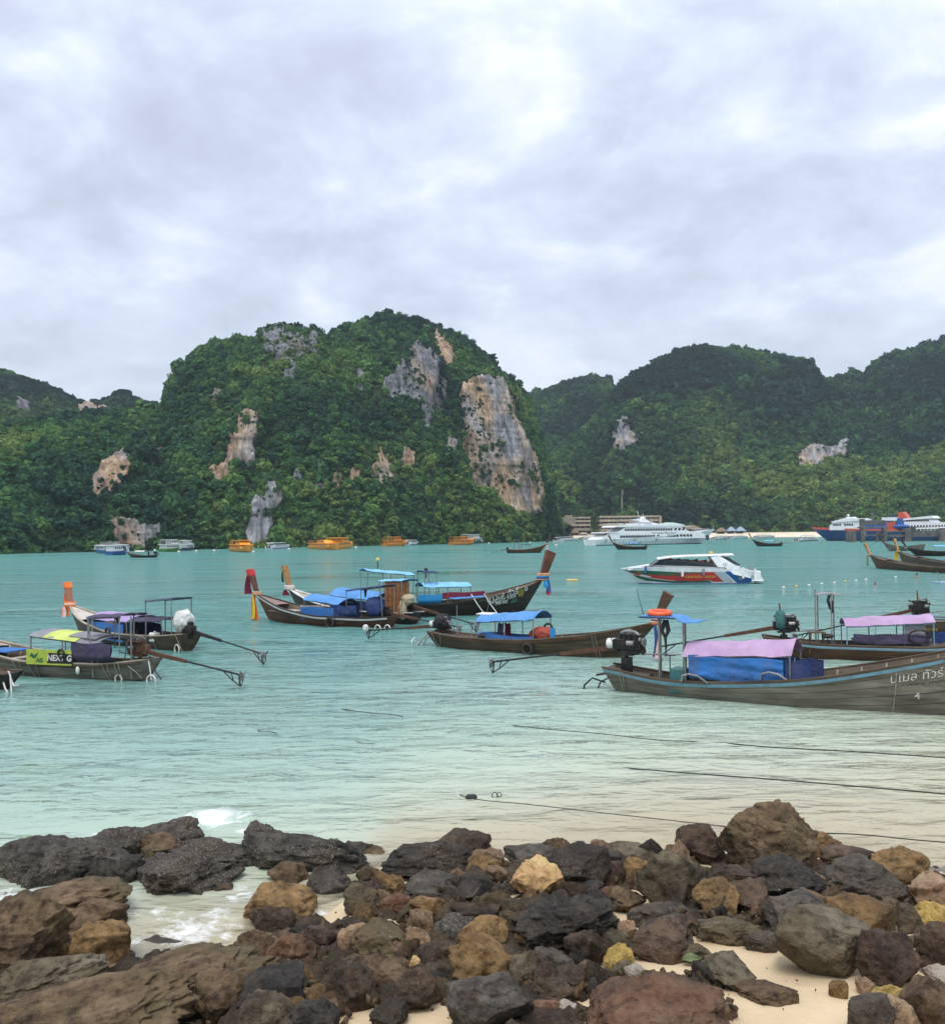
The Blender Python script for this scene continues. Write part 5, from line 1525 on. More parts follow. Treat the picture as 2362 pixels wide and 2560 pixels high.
lettering('AIS', 0.2, onb(104, 0.08, 0.02), P_GREEN, b1['root'], bold=0.006)
decal([(-0.22, 0.0), (-0.14, 0.17), (0.0, 0.08), (0.18, 0.22), (0.06, 0.0), (-0.07, -0.01), (-0.14, 0.06)], onb(92, 0.16, 0.02), P_GREEN, b1['root'], 'emblem', 1)
q = onb(155, 0.34, 0.06)(0, 0)
MB().torus(q, 0.13, 0.035, 18, 6, 'Y').build('tyre_fender', M_RUBBER, b1['root'])
for px, py, y in ((221, 1543, .82), (328, 1540, .45), (232, 1540, -.6), (335, 1538, -.5)):
    pole(b1, px, py, y, 0.028)
barrel(b1, (214, 1545), (300, 1542), 0.66, PORT, 0.05, C_PURPLE, posts=2, seed=88, zfloor=0.9, name='helm_roof')
q = ax(b1, 298, 1542, .5)
MB().tube([q, (q.x + .02, 0.52, q.z - .16), (q.x + .1, 0.5, q.z)], 0.06, 6).build('hanging_net', C_BLACKN, b1['root'])
a = ax(b1, 352, 1622, 0)
engine(b1, (605, 1688), 0.35, pos=(a.x, 0, a.z), scale=0.85, tiller=1.0, m_block=M_RUSTY, drum=False, m_house=W_BROWN)
MB().torus((a.x + .1, 0.1, a.z + .05), 0.36, 0.022, 20, 6, 'Y').build('engine_guard', W_MID, b1['root'])
q = ax(b1, 184, 1678, .95)
MB().ball((q.x, float(h.surf(q.x, .3, PORT, .1)[1]), q.z), (0.07, 0.07, 0.14), 12, 8).build('float', M_FLOATW, b1['root'], smooth=True)
for (px, dr, w_) in ((83, 0.75, 0.34), (250, 0.62, 0.2), (276, 0.7, 0.16), (45, 0.8, 0.3)):
    loop_rope(b1, X_(b1, px, 1670, .9), PORT, dr, w_, r=0.016)
x = X_(b1, 300, 1660, .9)
hang_rope(b1, [h.surf(x, 0.5, PORT, .05), h.surf(x * .5, 0.3, PORT, .1), h.surf(0.15, 0.1, PORT, .12)], 0.014)
MB().torus(h.surf(X_(b1, 270, 1695, .9), 0.04, PORT, 0.1), 0.14, 0.028, 16, 6, 'Y').build('rope_coil', M_FLOATW, b1['root'])
MB().torus((-0.15, 0.25, 0.02), 0.18, 0.028, 18, 6, 'Y').build('rope_coil', M_FLOATW, b1['root'])
MB().tube([(0.0, 0.2, 0.65), (-0.12, 0.25, 0.3), (-0.15, 0.25, 0.05)], 0.02).build('hanging_rope', M_FLOATW, b1['root'])
MB().tube([(0.05, 0.1, 0.8), (-0.3, 0.2, 0.3), (-0.6, 0.3, 0.1)], 0.02).build('hanging_rope', M_DROPE, b1['root'])
bench(b1, X_(b1, 60, 1640), W_PALE, 0.5, 0.4); bench(b1, 0.9, W_PALE)
x0 = X_(b1, 50, 1610)
MB().box(x0, x0 + 1.6, -0.5, 0.55, 0.72, 0.76).build('bow_seat', C_BLUE, b1['root'])
# ------------------------------------------------------------------ boat 10: only its stern shows at the left edge
b0 = longtail('dark stern of a long-tail boat cut off by the left edge', (38, 1722), (-340, 1716), W_DARK, m_rail=W_MID, length=9, B=1.7, rake=1.5, ribs=False, planks=5, sheer=(0.5, 0.5, 0.5, 0.7, 1.0, 1.4))
for pts in ([(0.1, 0.2, 0.62), (-0.05, 0.3, 0.45), (-0.15, 0.4, 0.1), (-0.2, 0.45, -0.05)], [(0.05, 0.15, 0.4), (-0.2, 0.35, 0.15), (-0.4, 0.4, 0.18)], [(0.2, 0.3, 0.3), (0.0, 0.45, 0.05), (-0.15, 0.5, -0.05)]):
    MB().tube(pts, 0.024).build('stern_hoop', M_FLOATW, b0['root'])
MB().tube([(0.5, 0.55, 0.55), (0.2, 0.5, 0.75), (-0.02, 0.3, 0.62)], 0.03).build('hand_hoop', M_RUSTY, b0['root'])

# ------------------------------------------------------------------ far long-tail boats
def far_tail(label, stern, stem, m, roof=None, post=None, eng=None, rake=1.6, B=1.7, sheer=None, roof_x=(0.3, 0.6), roof_z=1.3, rail=None, low=None, group='small long-tail boats out on the bay', canopy_hw=0.7):
    b = longtail(label, stern, stem, m, m_low=low, m_rail=rail, rake=rake, B=B, sheer=sheer, planks=0, ribs=False, detail=False, group=group, post=post)
    Lb = b['h'].L
    if roof is not None:
        canopy(b, roof_x[0] * Lb, roof_x[1] * Lb, canopy_hw, roof_z, 0.2, roof, posts=4, n=8, r=0.03)
    if eng:
        engine(b, eng, 0.25, pos=(0.3, 0, 1.05), scale=0.95, simple=True, tiller=0.9, guard=False)
    return b
def simple_post(m, up=1.5, lean=0.6, wrap=(C_REDC,), ribbons=()):
    return dict(up=up, lean=lean, w0=0.18, w1=0.3, d0=0.25, d1=0.38, m=m, wrap=wrap, ribbons=ribbons, wrap_r=0.22)
HI = (0.95, 0.8, 0.8, 1.1, 1.6, 2.0)
bF = far_tail('brown long-tail boat with dark helm roof, bow pointing to the white ferry', (1265, 1383), (1349, 1382), W_BROWN, eng=(1226, 1383), post=simple_post(W_RED, 2.0, 0.9, (C_REDC, C_PINK), ((C_PINK, 1.2, 0.1, -0.15, 0.2, 0.0),)), B=2.0, rail=W_PALE, sheer=HI)
canopy(bF, 0.2 * bF['h'].L, 0.32 * bF['h'].L, 0.7, 3.0, 0.05, P_NAVY, posts=4, n=6, r=0.04); canopy(bF, 0.36 * bF['h'].L, 0.6 * bF['h'].L, 0.7, 1.85, 0.1, C_NAVY, posts=4, n=6, r=0.035)
far_tail('small dark long-tail boat with blue roof in front of the white ferry', (1617, 1374), (1544, 1374), W_DARK, roof=C_BLUE2, roof_x=(0.2, 0.55), roof_z=1.6, eng=(1648, 1369), post=simple_post(W_DARK, 1.8, 1.0, (C_REDC,)), B=1.8, rail=W_PALE, sheer=HI)
far_tail('small dark long-tail boat with pale blue roof near the white speedboat', (1955, 1366), (1893, 1366), W_DARK, roof=C_SKY, roof_x=(0.25, 0.55), roof_z=1.5, eng=(1985, 1358), post=simple_post(W_GOLD, 1.8, 1.0, (C_CREAM,)), B=1.8, sheer=HI)
bF = far_tail('black long-tail boat with white canopy moving with a white wake', (393, 1394), (330, 1394), P_BLACK, roof=P_WHITE, roof_x=(0.35, 0.66), roof_z=1.35, eng=(408, 1391), post=simple_post(W_DARK, 1.3, 0.9, (C_WHITE,)), B=1.7, rail=W_DARK)
sf = MB().tube([(2.3, 0, .3), (2.3, 0, .9), (2.32, 0, 1.25), (2.32, 0, 1.38), (2.33, 0, 1.5), (2.33, 0, 1.62)], [0.16, 0.17, 0.22, 0.07, 0.12, 0.06], 12).build('person', P_BLACK, None, smooth=True)
sf.location = bF['root'].location; sf.rotation_euler = (0, 0, bF['hd'])
tag(sf, 'boatman in dark clothes sitting upright in the black boat with the wake', 'person')
far_tail('brown long-tail boat with orange ribbon on its prow, below the pier', (2420, 1436), (2192, 1421), W_BROWN, post=simple_post(W_GOLD, 1.35, 1.1, (C_PEACH, C_CREAM), ((C_ORANGE, 1.1, 0.1, 0.2, 0.14, 0.0), (C_GREENR, 1.3, 0.08, 0.24, 0.1, 0.0))), rail=W_MID, low=P_WHITE, sheer=(0.6, 0.55, 0.6, 0.85, 1.25, 1.6))
far_tail('dark brown long-tail boat with yellow ribbon on its prow behind the orange-ribboned one', (2520, 1436), (2258, 1414), W_MID, post=simple_post(W_GOLD, 1.6, 1.2, (C_CREAM, C_YELLOW), ((C_YELLOW, 1.2, 0.1, 0.2, 0.35, 0.0),)), rail=W_DARK, sheer=(0.6, 0.6, 0.7, 0.95, 1.35, 1.75))
far_tail('grey wooden long-tail boat without a roof in front of the pier', (2308, 1376), (2222, 1378), W_GREY, post=simple_post(W_BROWN, 2.0, 1.3, (C_REDC,)), rail=W_MID, sheer=(1.3, 1.05, 0.9, 1.0, 1.4, 1.8), B=1.9)
far_tail('dark long-tail boat with light blue roof at the right edge below the pier', (2420, 1390), (2290, 1390), W_DARK, roof=C_SKY, roof_x=(0.25, 0.55), roof_z=1.6, post=simple_post(W_DARK, 1.6, 1.0, (C_WHITE,)), sheer=(0.9, 0.8, 0.75, 0.9, 1.2, 1.5))
# ================================================================== SHIPS AND MOTOR BOATS
class MHull(Hull):
    def __init__(s, Lw, B, sheer, rake, draft=0.6, full=0.92):
        Hull.__init__(s, Lw, B=B, sheer=sheer, rake=rake, draft=draft)
        s.full = full
    def b(s, t): return spl([0, .3, .6, .8, .93, 1], [s.full, 1, .97, .72, .32, .03], t) * s.B / 2
    def zk(s, t): return spl([0, .7, .9, 1], [-s.draft, -s.draft, -s.draft * .6, -.2], t)
    def e(s, t): return spl([0, .6, 1], [.22, .3, .85], t)
def vessel(name, label, cat, stern_px, bow_px, B, sheer, rake, m_hull, group=None, m_low=None, low=0.0, m_deck=None, full=0.92, length=None, draft=0.6):
    S_, E_ = atz(*stern_px), atz(*bow_px)
    d = E_ - S_
    Lw = d.length if length is None else length
    hd = math.atan2(d.y, d.x)
    h = MHull(Lw, B, sheer, rake, draft, full)
    root = empty(name, (S_.x, S_.y, 0), hd, label, cat, group)
    T = np.linspace(0, 1, 30)
    hh = np.linspace(0, 1, 9)
    hu = MB()
    for side in (1, -1):
        hu.slab(h.P(T[:, None], hh[None, :], side), 0.05)
    hs = np.linspace(0.0, 1, 8)
    hu.slab(np.stack([h.P(0.004 + 0 * hs, hs, 1), h.P(0.004 + 0 * hs, hs, -1)], 0), 0.05)
    hu.build('hull', m_hull, root, smooth=True)
    TF = np.linspace(0.004, 0.985, 16)
    G = np.stack([np.stack([h.L * TF, h.b(TF) * q * .99, h.zs(TF) - 0.04], -1) for q in np.linspace(-1, 1, 5)], 1)
    MB().slab(G, 0.04).build('deck', m_deck or m_hull, root)
    if m_low is not None:
        lo = []
        for side in (1, -1):
            z = np.array([-0.1, low])
            t2 = np.linspace(0, 0.985, 26)
            G = []
            for tt in t2:
                r = []
                for zz in z:
                    hf = min(max((zz - float(h.zk(tt))) / (float(h.zs(tt)) - float(h.zk(tt))), 0), 1)
                    r.append(h.P(tt, hf, side, 0.04))
                G.append(r)
            MB().slab(np.array(G), 0.02).build('boot_stripe', m_low, root)
    return dict(root=root, h=h, hd=hd)
def house(b, poly, hw, m, name='deckhouse', taper=None):
    n = len(poly)
    o = MB().prism(poly, -hw, hw, axis='Y').build(name, m, b['root'], bevel=0.03)
    return o
def windows(o, xs, w, z0, z1, y, m=GLASS, slant=0.0, both=True):
    for x in xs:
        for sd_ in ((1, -1) if both else (-1,)):
            V = [(x - w / 2, z0), (x + w / 2, z0), (x + w / 2 + slant, z1), (x - w / 2 + slant, z1)]
            a, c_ = sorted((sd_ * (y - 0.01), sd_ * (y + 0.03)))
            MB().prism(V, a, c_, axis='Y').build('window', m, o)
def railing(b, x0, x1, y, z, hgt=0.9, n=8, m=None, r=0.025, name='railing'):
    mb = MB()
    for sd_ in (1, -1):
        for k in range(n + 1):
            x = x0 + (x1 - x0) * k / n
            mb.cyl((x, sd_ * y, z), (x, sd_ * y, z + hgt), r, 5)
        mb.cyl((x0, sd_ * y, z + hgt), (x1, sd_ * y, z + hgt), r, 5)
        mb.cyl((x0, sd_ * y, z + hgt * .5), (x1, sd_ * y, z + hgt * .5), r * .8, 5)
    return mb.build(name, m or P_CLEAN, b['root'])

# ------------------------------------------------------------------ the striped tour speedboat
cb = vessel('speedboat', 'white speedboat with red, green and blue striped hull and orange life vests inside', 'speedboat', (1874, 1458), (1602, 1459), 3.1, (1.18, 1.32, 1.42, 1.50, 1.46, 1.36), 1.75, P_CLEAN, m_low=P_ROYAL, low=0.06)
h = cb['h']
fx = lambda cx, cy=0: (1874 - (1340 + cx * .3139)) / 27.9
fz = lambda cy: (1459.5 - (1260 + cy * .3139)) / 27.9
def cpoly(pts): return [(fx(a), fz(b_)) for a, b_ in pts]
on = lambda e_: (lambda u, v: h.surf(u, v, 1, 0.035 + e_))
dk = lambda pts, m, nm, e_=0.0: decal(cpoly(pts), on(e_), m, cb['root'], nm, 3)
dk([(722, 527), (950, 531), (1145, 541), (1180, 575), (1000, 566), (880, 560), (775, 545)], P_GREEN, 'hull_stripe')
dk([(1190, 541), (1330, 543), (1330, 551), (1190, 551)], P_GREEN, 'hull_stripe', .004)
dk([(760, 546), (880, 562), (1000, 570), (1195, 580), (1205, 556), (1345, 556), (1345, 541), (1420, 541), (1500, 618), (1405, 617), (1385, 605), (1230, 605), (1215, 617), (1100, 607), (930, 587), (850, 572)], P_RED, 'hull_stripe')
dk([(790, 560), (930, 592), (1100, 611), (1225, 622), (1235, 608), (1382, 608), (1400, 625), (1100, 626), (900, 610), (830, 588)], P_GREEN, 'hull_stripe')
dk([(1500, 537), (1640, 537), (1700, 600), (1690, 626), (1590, 628), (1500, 548)], P_ROYAL, 'hull_stripe')
for k in range(3):
    o_ = 26 * k
    dk([(1425 + o_, 540), (1440 + o_, 540), (1432 + o_, 549), (1505 + o_, 624), (1493 + o_, 624), (1418 + o_, 549)], paint('silver_grey', (0.42, 0.50, 0.55), amt=0.05), 'hull_stripe', .003)
lettering('CRAB KOH GROUP', 0.30, lambda u, v: h.surf(fx(1310) - u, fz(579) + v, 1, 0.05), M_LETTERY, cb['root'], bold=0.006)
lettering('ANDA II', 0.13, lambda u, v: h.surf(fx(850) - u, fz(540) + v, 1, 0.05), M_LETTERY, cb['root'])
def deck_panel(pts, y, m, nm, th=0.05, inset=0.0):
    """panel on both sides of the cabin, leaning inwards as it rises"""
    for sd_ in (1, -1):
        P = cpoly(pts)
        V = []
        for e_ in (0, th):
            for (x, z) in P:
                yy = min(y, float(h.b(min(max(x / h.L, 0.01), .98))) + 0.05) - 0.16 * max(0, z - 1.3) - e_
                V.append((x, sd_ * yy, z))
        n = len(P)
        MB().add(V, [tuple(range(n)), tuple(range(2 * n - 1, n - 1, -1))] + [(i, (i + 1) % n, n + (i + 1) % n, n + i) for i in range(n)]).build(nm, m, cb['root'])
deck_panel([(760, 508), (930, 484), (960, 488), (1450, 505), (1640, 505), (1660, 530), (760, 530)], 1.50, P_CLEAN, 'cabin_side')
deck_panel([(955, 487), (1010, 440), (1180, 448), (1300, 458), (1395, 470), (1448, 502)], 1.46, GLASS, 'side_window')
deck_panel([(1420, 470), (1390, 425), (1460, 418), (1560, 480), (1660, 545), (1690, 590), (1560, 560), (1500, 505), (1440, 500)], 1.55, P_CLEAN, 'stern_pillar')
deck_panel([(1470, 428), (1520, 425), (1615, 490), (1600, 494)], 1.54, GLASS, 'stern_window')
G = np.array([[(fx(c_), y, fz(cy) - 0.12 * (abs(y) / 1.4) ** 2) for y in np.linspace(-1.38, 1.38, 9)] for c_, cy in ((985, 432), (1080, 418), (1200, 411), (1350, 408), (1480, 405), (1565, 402))])
MB().slab(G, 0.06).build('cabin_roof', P_CLEAN, cb['root'], smooth=True)
G = np.array([[(fx(c_), y, fz(cy) - 0.05 * y * y) for y in np.linspace(-1.3, 1.3, 7)] for c_, cy in ((930, 486), (1000, 442), (1020, 432))])
MB().slab(G, 0.03).build('windscreen', GLASS, cb['root'], smooth=True)
for k, c_ in enumerate(np.linspace(1030, 1400, 12)):
    o = link('life_vest', lump((0.17, 0.4, 0.14), 200 + k, 0.2, 14, 10), C_VEST, cb['root'], smooth=True); o.location = (fx(c_), 0.75 * (1 if k % 2 else -1) * .9, fz(449 + 0.05 * (c_ - 1030)) + 0.02 * (k % 3))
for (c_, cy, m_) in ((893, 520, P_ROYAL), (1174, 550, P_CLEAN), (1333, 540, P_GREY), (1632, 567, P_CLEAN)):
    p_ = h.surf(fx(c_), fz(cy), 1, 0.13)
    MB().cyl((p_[0], p_[1], p_[2] - .28), (p_[0], p_[1] - .02, p_[2] + .28), 0.1, 10).build('fender', m_, cb['root'], smooth=True)
MB().box(-1.0, 0.05, -1.2, 1.2, 0.22, 0.32).build('stern_platform', P_CLEAN, cb['root'], bevel=0.03)
for y_ in (-0.8, 0.0, 0.8):
    ob = MB().cbox((-0.55, y_, 0.85), (0.5, 0.36, 0.5)).cbox((-0.5, y_, 0.4), (0.22, 0.16, 0.7)).build('outboard_motor', P_CLEAN, cb['root'], bevel=0.06)
MB().prism([(-1.0, 0.32), (-0.3, 1.35), (-.22, 1.35), (-.1, 0.32)], 1.1, 1.16, axis='Y').build('stern_fin', P_CLEAN, cb['root'])
MB().tube([(-0.15, 1.15, 0.3), (-0.15, 1.15, 1.5), (-0.15, -1.15, 1.5), (-0.15, -1.15, 0.3)], 0.03, 6).build('stern_rail', M_STEEL, cb['root'])
decal(disc((fx(1497), fz(492)), 0.22), lambda u, v: (u, 1.5, v), P_GREY, cb['root'], 'badge', 0); decal(disc((fx(1497), fz(492)), 0.18), lambda u, v: (u, 1.512, v), P_CLEAN, cb['root'], 'badge', 0)
lettering('⚓', 0.26, lambda u, v: (fx(1497) - u, 1.52, fz(492) + v), M_LETTERD, cb['root'])
decal(disc((fx(1612), fz(590)), 0.2), lambda u, v: h.surf(u, v, 1, .05), P_GREY, cb['root'], 'badge', 1)
MB().cyl((fx(1415), 0.2, 2.6), (fx(1415), 0.2, 3.0), 0.02, 6).cyl((fx(1425), -0.2, 2.6), (fx(1425), -0.2, 3.4), 0.012, 5).build('aerial', M_STEEL, cb['root'])
MB().cbox((fx(1408), 0.0, 2.72), (0.3, 0.5, 0.2)).build('light_box', M_FLOATY, cb['root'], bevel=0.03)

# ------------------------------------------------------------------ the big white ferry
fe = vessel('ferry', 'large white passenger ferry with dark window rows and a raked mast', 'ferry', (1474, 1364), (1752, 1359), 8.5, (2.0, 2.2, 2.7, 3.6, 4.5, 5.0), 6.0, P_CLEAN, m_low=P_NAVY, low=0.25, full=0.95, draft=1.4)
h = fe['h']; k_ = h.L / 43.6
def pk(pts): return [(x * k_, z) for x, z in pts]
H1 = house(fe, pk([(1.0, 1.9), (4.5, 4.05), (34, 4.4), (37.5, 3.4), (37.5, 2.0), (1.0, 1.8)]), 4.05, P_CLEAN, 'main_deck')
H2 = house(fe, pk([(7.0, 4.1), (9.8, 5.95), (29.0, 6.0), (32.0, 4.35)]), 3.85, P_CLEAN, 'upper_deck')
R2 = house(fe, pk([(5.8, 6.0), (6.6, 6.5), (20, 6.9), (28, 6.75), (32.5, 6.02)]), 4.0, P_CLEAN, 'roof')
R1 = house(fe, pk([(2.2, 4.08), (3.0, 4.35), (7.5, 4.4), (7.5, 4.08)]), 4.2, P_CLEAN, 'after_awning')
windows(H1, np.linspace(8.2, 19.2, 13) * k_, 0.78 * k_, 2.45, 3.25, 4.05)
windows(H1, np.linspace(20.6, 21.4, 1) * k_, 0.9 * k_, 2.45, 3.25, 4.05, slant=0.25)
windows(H1, np.linspace(24.3, 27.4, 4) * k_, 0.85 * k_, 2.55, 3.35, 4.05, slant=0.1); windows(H1, np.linspace(28.8, 32.3, 4) * k_, 0.85 * k_, 2.6, 3.4, 4.05, slant=-0.1)
windows(H2, np.linspace(9.9, 25.5, 19) * k_, 0.66 * k_, 4.75, 5.55, 3.85); windows(H2, np.linspace(26.8, 29.6, 3) * k_, 0.8 * k_, 4.75, 5.6, 3.85, slant=0.35)
for x in np.linspace(14, 28, 15):
    p_ = h.surf(x * k_, 1.05, -1, 0.03)
    MB().cyl((p_[0], p_[1] + .04, p_[2]), (p_[0], p_[1] - .03, p_[2]), 0.17, 10).build('porthole', GLASS, fe['root'])
for x in (3.0, 6.0, 9.0, 11.0):
    p_ = h.surf(x * k_, 1.0, -1, 0.03)
    MB().cyl((p_[0], p_[1] + .04, p_[2]), (p_[0], p_[1] - .03, p_[2]), 0.17, 10).build('porthole', GLASS, fe['root'])
for x in (3.2, 6.0, 12.7, 20.1):
    MB().torus((x * k_, -4.2, 1.75), 0.32, 0.09, 14, 6, 'Y').build('fender_ring', P_GREY, fe['root'])
lettering('AO NANG PRINCESS 8', 0.95, lambda u, v: (22.9 * k_ + u, -4.08, 3.92 + v), M_LETTERD, fe['root'], bold=0.01, spacing=1.06)
lettering('อ่าวนางปริ้นเซส 8', 0.7, lambda u, v: h.surf(37.2 * k_ + u, 3.55 + v + .05 * u, -1, .06), M_LETTERD, fe['root'])
ms_ = house(fe, pk([(13.0, 6.8), (16.6, 8.1), (15.4, 8.2), (14.4, 8.7), (17.0, 8.7), (17.8, 9.6), (18.2, 9.6), (18.6, 8.6), (20.2, 7.7), (24.0, 6.85)]), 0.8, P_CLEAN, 'mast_house')
MB().box(14.0 * k_, 20.5 * k_, -1.6, 1.6, 7.7, 7.85).build('radar_arch', P_CLEAN, ms_)
MB().cyl((16.6 * k_, 0, 9.5), (16.1 * k_, 0, 11.6), 0.08, 6).build('mast_pole', P_CLEAN, ms_)
MB().cyl((17.8 * k_, 0, 9.5), (18.0 * k_, 0, 10.6), 0.06, 6).build('mast_pole', P_CLEAN, ms_)
MB().ball((16.4 * k_, 0.5, 8.6), (0.5, 0.5, 0.5), 12, 8).build('radar_dome', C_SKY, ms_, smooth=True)
for x in (11.6, 14.2, 16.2):
    MB().box((x - .8) * k_, (x + .8) * k_, -2.6, -2.2, 6.75, 7.15).build('raft_canister', P_CLEAN, fe['root'], bevel=0.1)
railing(fe, 1.0 * k_, 6.0 * k_, 3.7, 2.05, 1.0, 8); railing(fe, 7.5 * k_, 13 * k_, 3.6, 6.55, 0.8, 8); railing(fe, 36 * k_, 41 * k_, 1.2, 4.6, 0.7, 6)
MB().cbox((39.9 * k_, -1.6, 2.1), (1.1, 0.5, 1.8)).build('anchor', P_NAVY, fe['root'], bevel=0.1)
MB().cyl((43.0 * k_, 0, 4.9), (43.1 * k_, 0, 6.2), 0.05, 6).build('jack_staff', P_CLEAN, fe['root'])
# ------------------------------------------------------------------ the blue and red ship at the pier
bs = vessel('ship', 'long blue ship with red deck edge and red funnel moored behind the pier', 'ship', (2460, 1351), (2068, 1352), 10, (3.4, 3.5, 3.6, 3.9, 4.3, 4.8), 6.0, P_SBLUE, m_low=P_BLACK, low=0.3, full=0.95, draft=1.5, m_deck=P_ORED)
h = bs['h']; Ls = h.L
T = np.linspace(0.45, 1.0, 20)
for side in (1, -1):
    lo = h.P(T, 1.0 + 0 * T, side, 0.02); up = lo + np.array([0, 0, 0.75])
    MB().slab(np.stack([lo, up], 1), 0.08).build('bulwark', P_ORED, bs['root'])
xs_ = lambda px: X_(bs, px, 1330)
zz_ = lambda py: Z_(bs, 2150, py)
H1 = house(bs, [(xs_(2162), 4.2), (xs_(2162), zz_(1299)), (xs_(2098), zz_(1300)), (xs_(2082), zz_(1314)), (xs_(2082), 4.2)], 3.9, P_CLEAN, 'bridge')
house(bs, [(xs_(2170), zz_(1299)), (xs_(2160), zz_(1296)), (xs_(2120), zz_(1295)), (xs_(2086), zz_(1304)), (xs_(2090), zz_(1306)), (xs_(2170), zz_(1302))], 4.3, P_CLEAN, 'bridge_roof')
house(bs, [(xs_(2140), zz_(1296)), (xs_(2135), zz_(1292)), (xs_(2122), zz_(1292)), (xs_(2115), zz_(1296))], 2.0, P_CLEAN, 'wheel_top')
windows(H1, [xs_(p_) for p_ in (2093, 2098, 2103, 2109)], 0.6, zz_(1314), zz_(1309), 3.9); windows(H1, [xs_(p_) for p_ in np.linspace(2121, 2139, 4)], 0.7, zz_(1314), zz_(1309), 3.9)
house(bs, [(xs_(2225), 4.0), (xs_(2225), zz_(1303)), (xs_(2160), zz_(1302)), (xs_(2160), 4.0)], 3.6, P_ROYAL, 'cargo_deck')
house(bs, [(xs_(2248), 4.0), (xs_(2248), zz_(1307)), (xs_(2224), zz_(1307)), (xs_(2224), 4.0)], 3.9, P_ORED, 'red_deckhouse')
H3 = house(bs, [(xs_(2250), zz_(1303)), (xs_(2250), zz_(1295)), (xs_(2212), zz_(1295)), (xs_(2212), zz_(1303))], 3.8, P_CLEAN, 'upper_cabin')
house(bs, [(xs_(2246), zz_(1295)), (xs_(2246), zz_(1289)), (xs_(2230), zz_(1289)), (xs_(2230), zz_(1295))], 2.5, P_NAVY, 'wheelhouse')
house(bs, [(xs_(2275), zz_(1303)), (xs_(2268), zz_(1290)), (xs_(2260), zz_(1282)), (xs_(2250), zz_(1283)), (xs_(2247), zz_(1303))], 2.2, P_ORED, 'funnel')
house(bs, [(xs_(2268), 4.0), (xs_(2268), zz_(1298)), (xs_(2250), zz_(1298)), (xs_(2250), 4.0)], 4.0, P_ROYAL, 'blue_deckhouse')
H4 = house(bs, [(xs_(2400), zz_(1322)), (xs_(2400), zz_(1310)), (xs_(2342), zz_(1308)), (xs_(2335), zz_(1302)), (xs_(2266), zz_(1306)), (xs_(2262), zz_(1318))], 4.0, P_CLEAN, 'after_deck')
house(bs, [(xs_(2342), zz_(1299)), (xs_(2336), zz_(1293)), (xs_(2266), zz_(1299)), (xs_(2266), zz_(1303))], 4.2, P_CLEAN, 'after_roof')
windows(H4, [xs_(p_) for p_ in np.linspace(2275, 2328, 10)], 0.62, zz_(1306), zz_(1302.5), 4.0)
windows(H4, [xs_(p_) for p_ in np.linspace(2272, 2400, 18)], 0.6, zz_(1319), zz_(1315), 4.0)
lb = MB().ball((xs_(2262), 4.6, zz_(1317)), (3.2, 0.9, 0.8), 14, 8).build('lifeboat', P_ROYAL, bs['root'], smooth=True)
for px, top in ((2122, 1283), (2178, 1279), (2182, 1279), (2225, 1287)):
    MB().cyl((xs_(px), 0, zz_(1303)), (xs_(px), 0, zz_(top)), 0.09, 6).build('mast_pole', P_GREY, bs['root'])
MB().ball((xs_(2120), 0, zz_(1288)), 0.5, 10, 8).build('radar_dome', P_CLEAN, bs['root'], smooth=True)
# ------------------------------------------------------------------ the pier
M_CONC = stuff_mat('stained_concrete', [(0.3, (0.07, 0.068, 0.062)), (0.6, (0.15, 0.145, 0.13)), (0.8, (0.24, 0.23, 0.21))], scale=0.5, rough=0.9, dirt=(0.04, 0.045, 0.035), dirt_amt=0.7)
pc = atz(2240, 1354)
pier = empty('pier', (pc.x, pc.y, 0), 0, 'grey concrete pier with stout piles and railings before the blue ship', 'pier')
PB = dict(root=pier, hd=0.0)
def prect(px0, px1, py0, py1, y0, y1, name, m=None):
    a, c_ = ax(PB, px0, py0, y0), ax(PB, px1, py1, y0)
    MB().box(min(a.x, c_.x), max(a.x, c_.x), y0, y1, min(a.z, c_.z), max(a.z, c_.z)).build(name, m or M_CONC, pier, bevel=0.08)
for (x0, x1, yt, yb, w_) in ((2119, 2140, 1327, 1360, 2.4), (2151, 2162, 1297, 1360, 1.6), (2207, 2218, 1318, 1360, 1.6), (2261, 2279, 1322, 1360, 2.4), (2346, 2368, 1320, 1360, 2.4), (2190, 2195, 1330, 1358, 1.0), (2162, 2166, 1321, 1342, 0.8)):
    prect(x0, x1, yt, yb, 0.0, w_, 'pile')
for (x0, x1, y0, y1) in ((2150, 2220, 1317, 1319.5), (2158, 2220, 1337, 1340), (2216, 2292, 1327.5, 1330), (2275, 2500, 1327, 1336), (2216, 2500, 1337, 1340)):
    prect(x0, x1, y0, y1, 0.4, 3.4, 'deck_beam')
for px in range(2290, 2480, 9):
    prect(px, px + 1.6, 1320, 1327.3, 0.5, 0.75, 'rail_post', P_CLEAN)
prect(2288, 2500, 1319.4, 1320.6, 0.5, 0.7, 'hand_rail', P_CLEAN)
prect(2158, 2212, 1301, 1312, 1.5, 1.8, 'fence_panel', M_CONC)

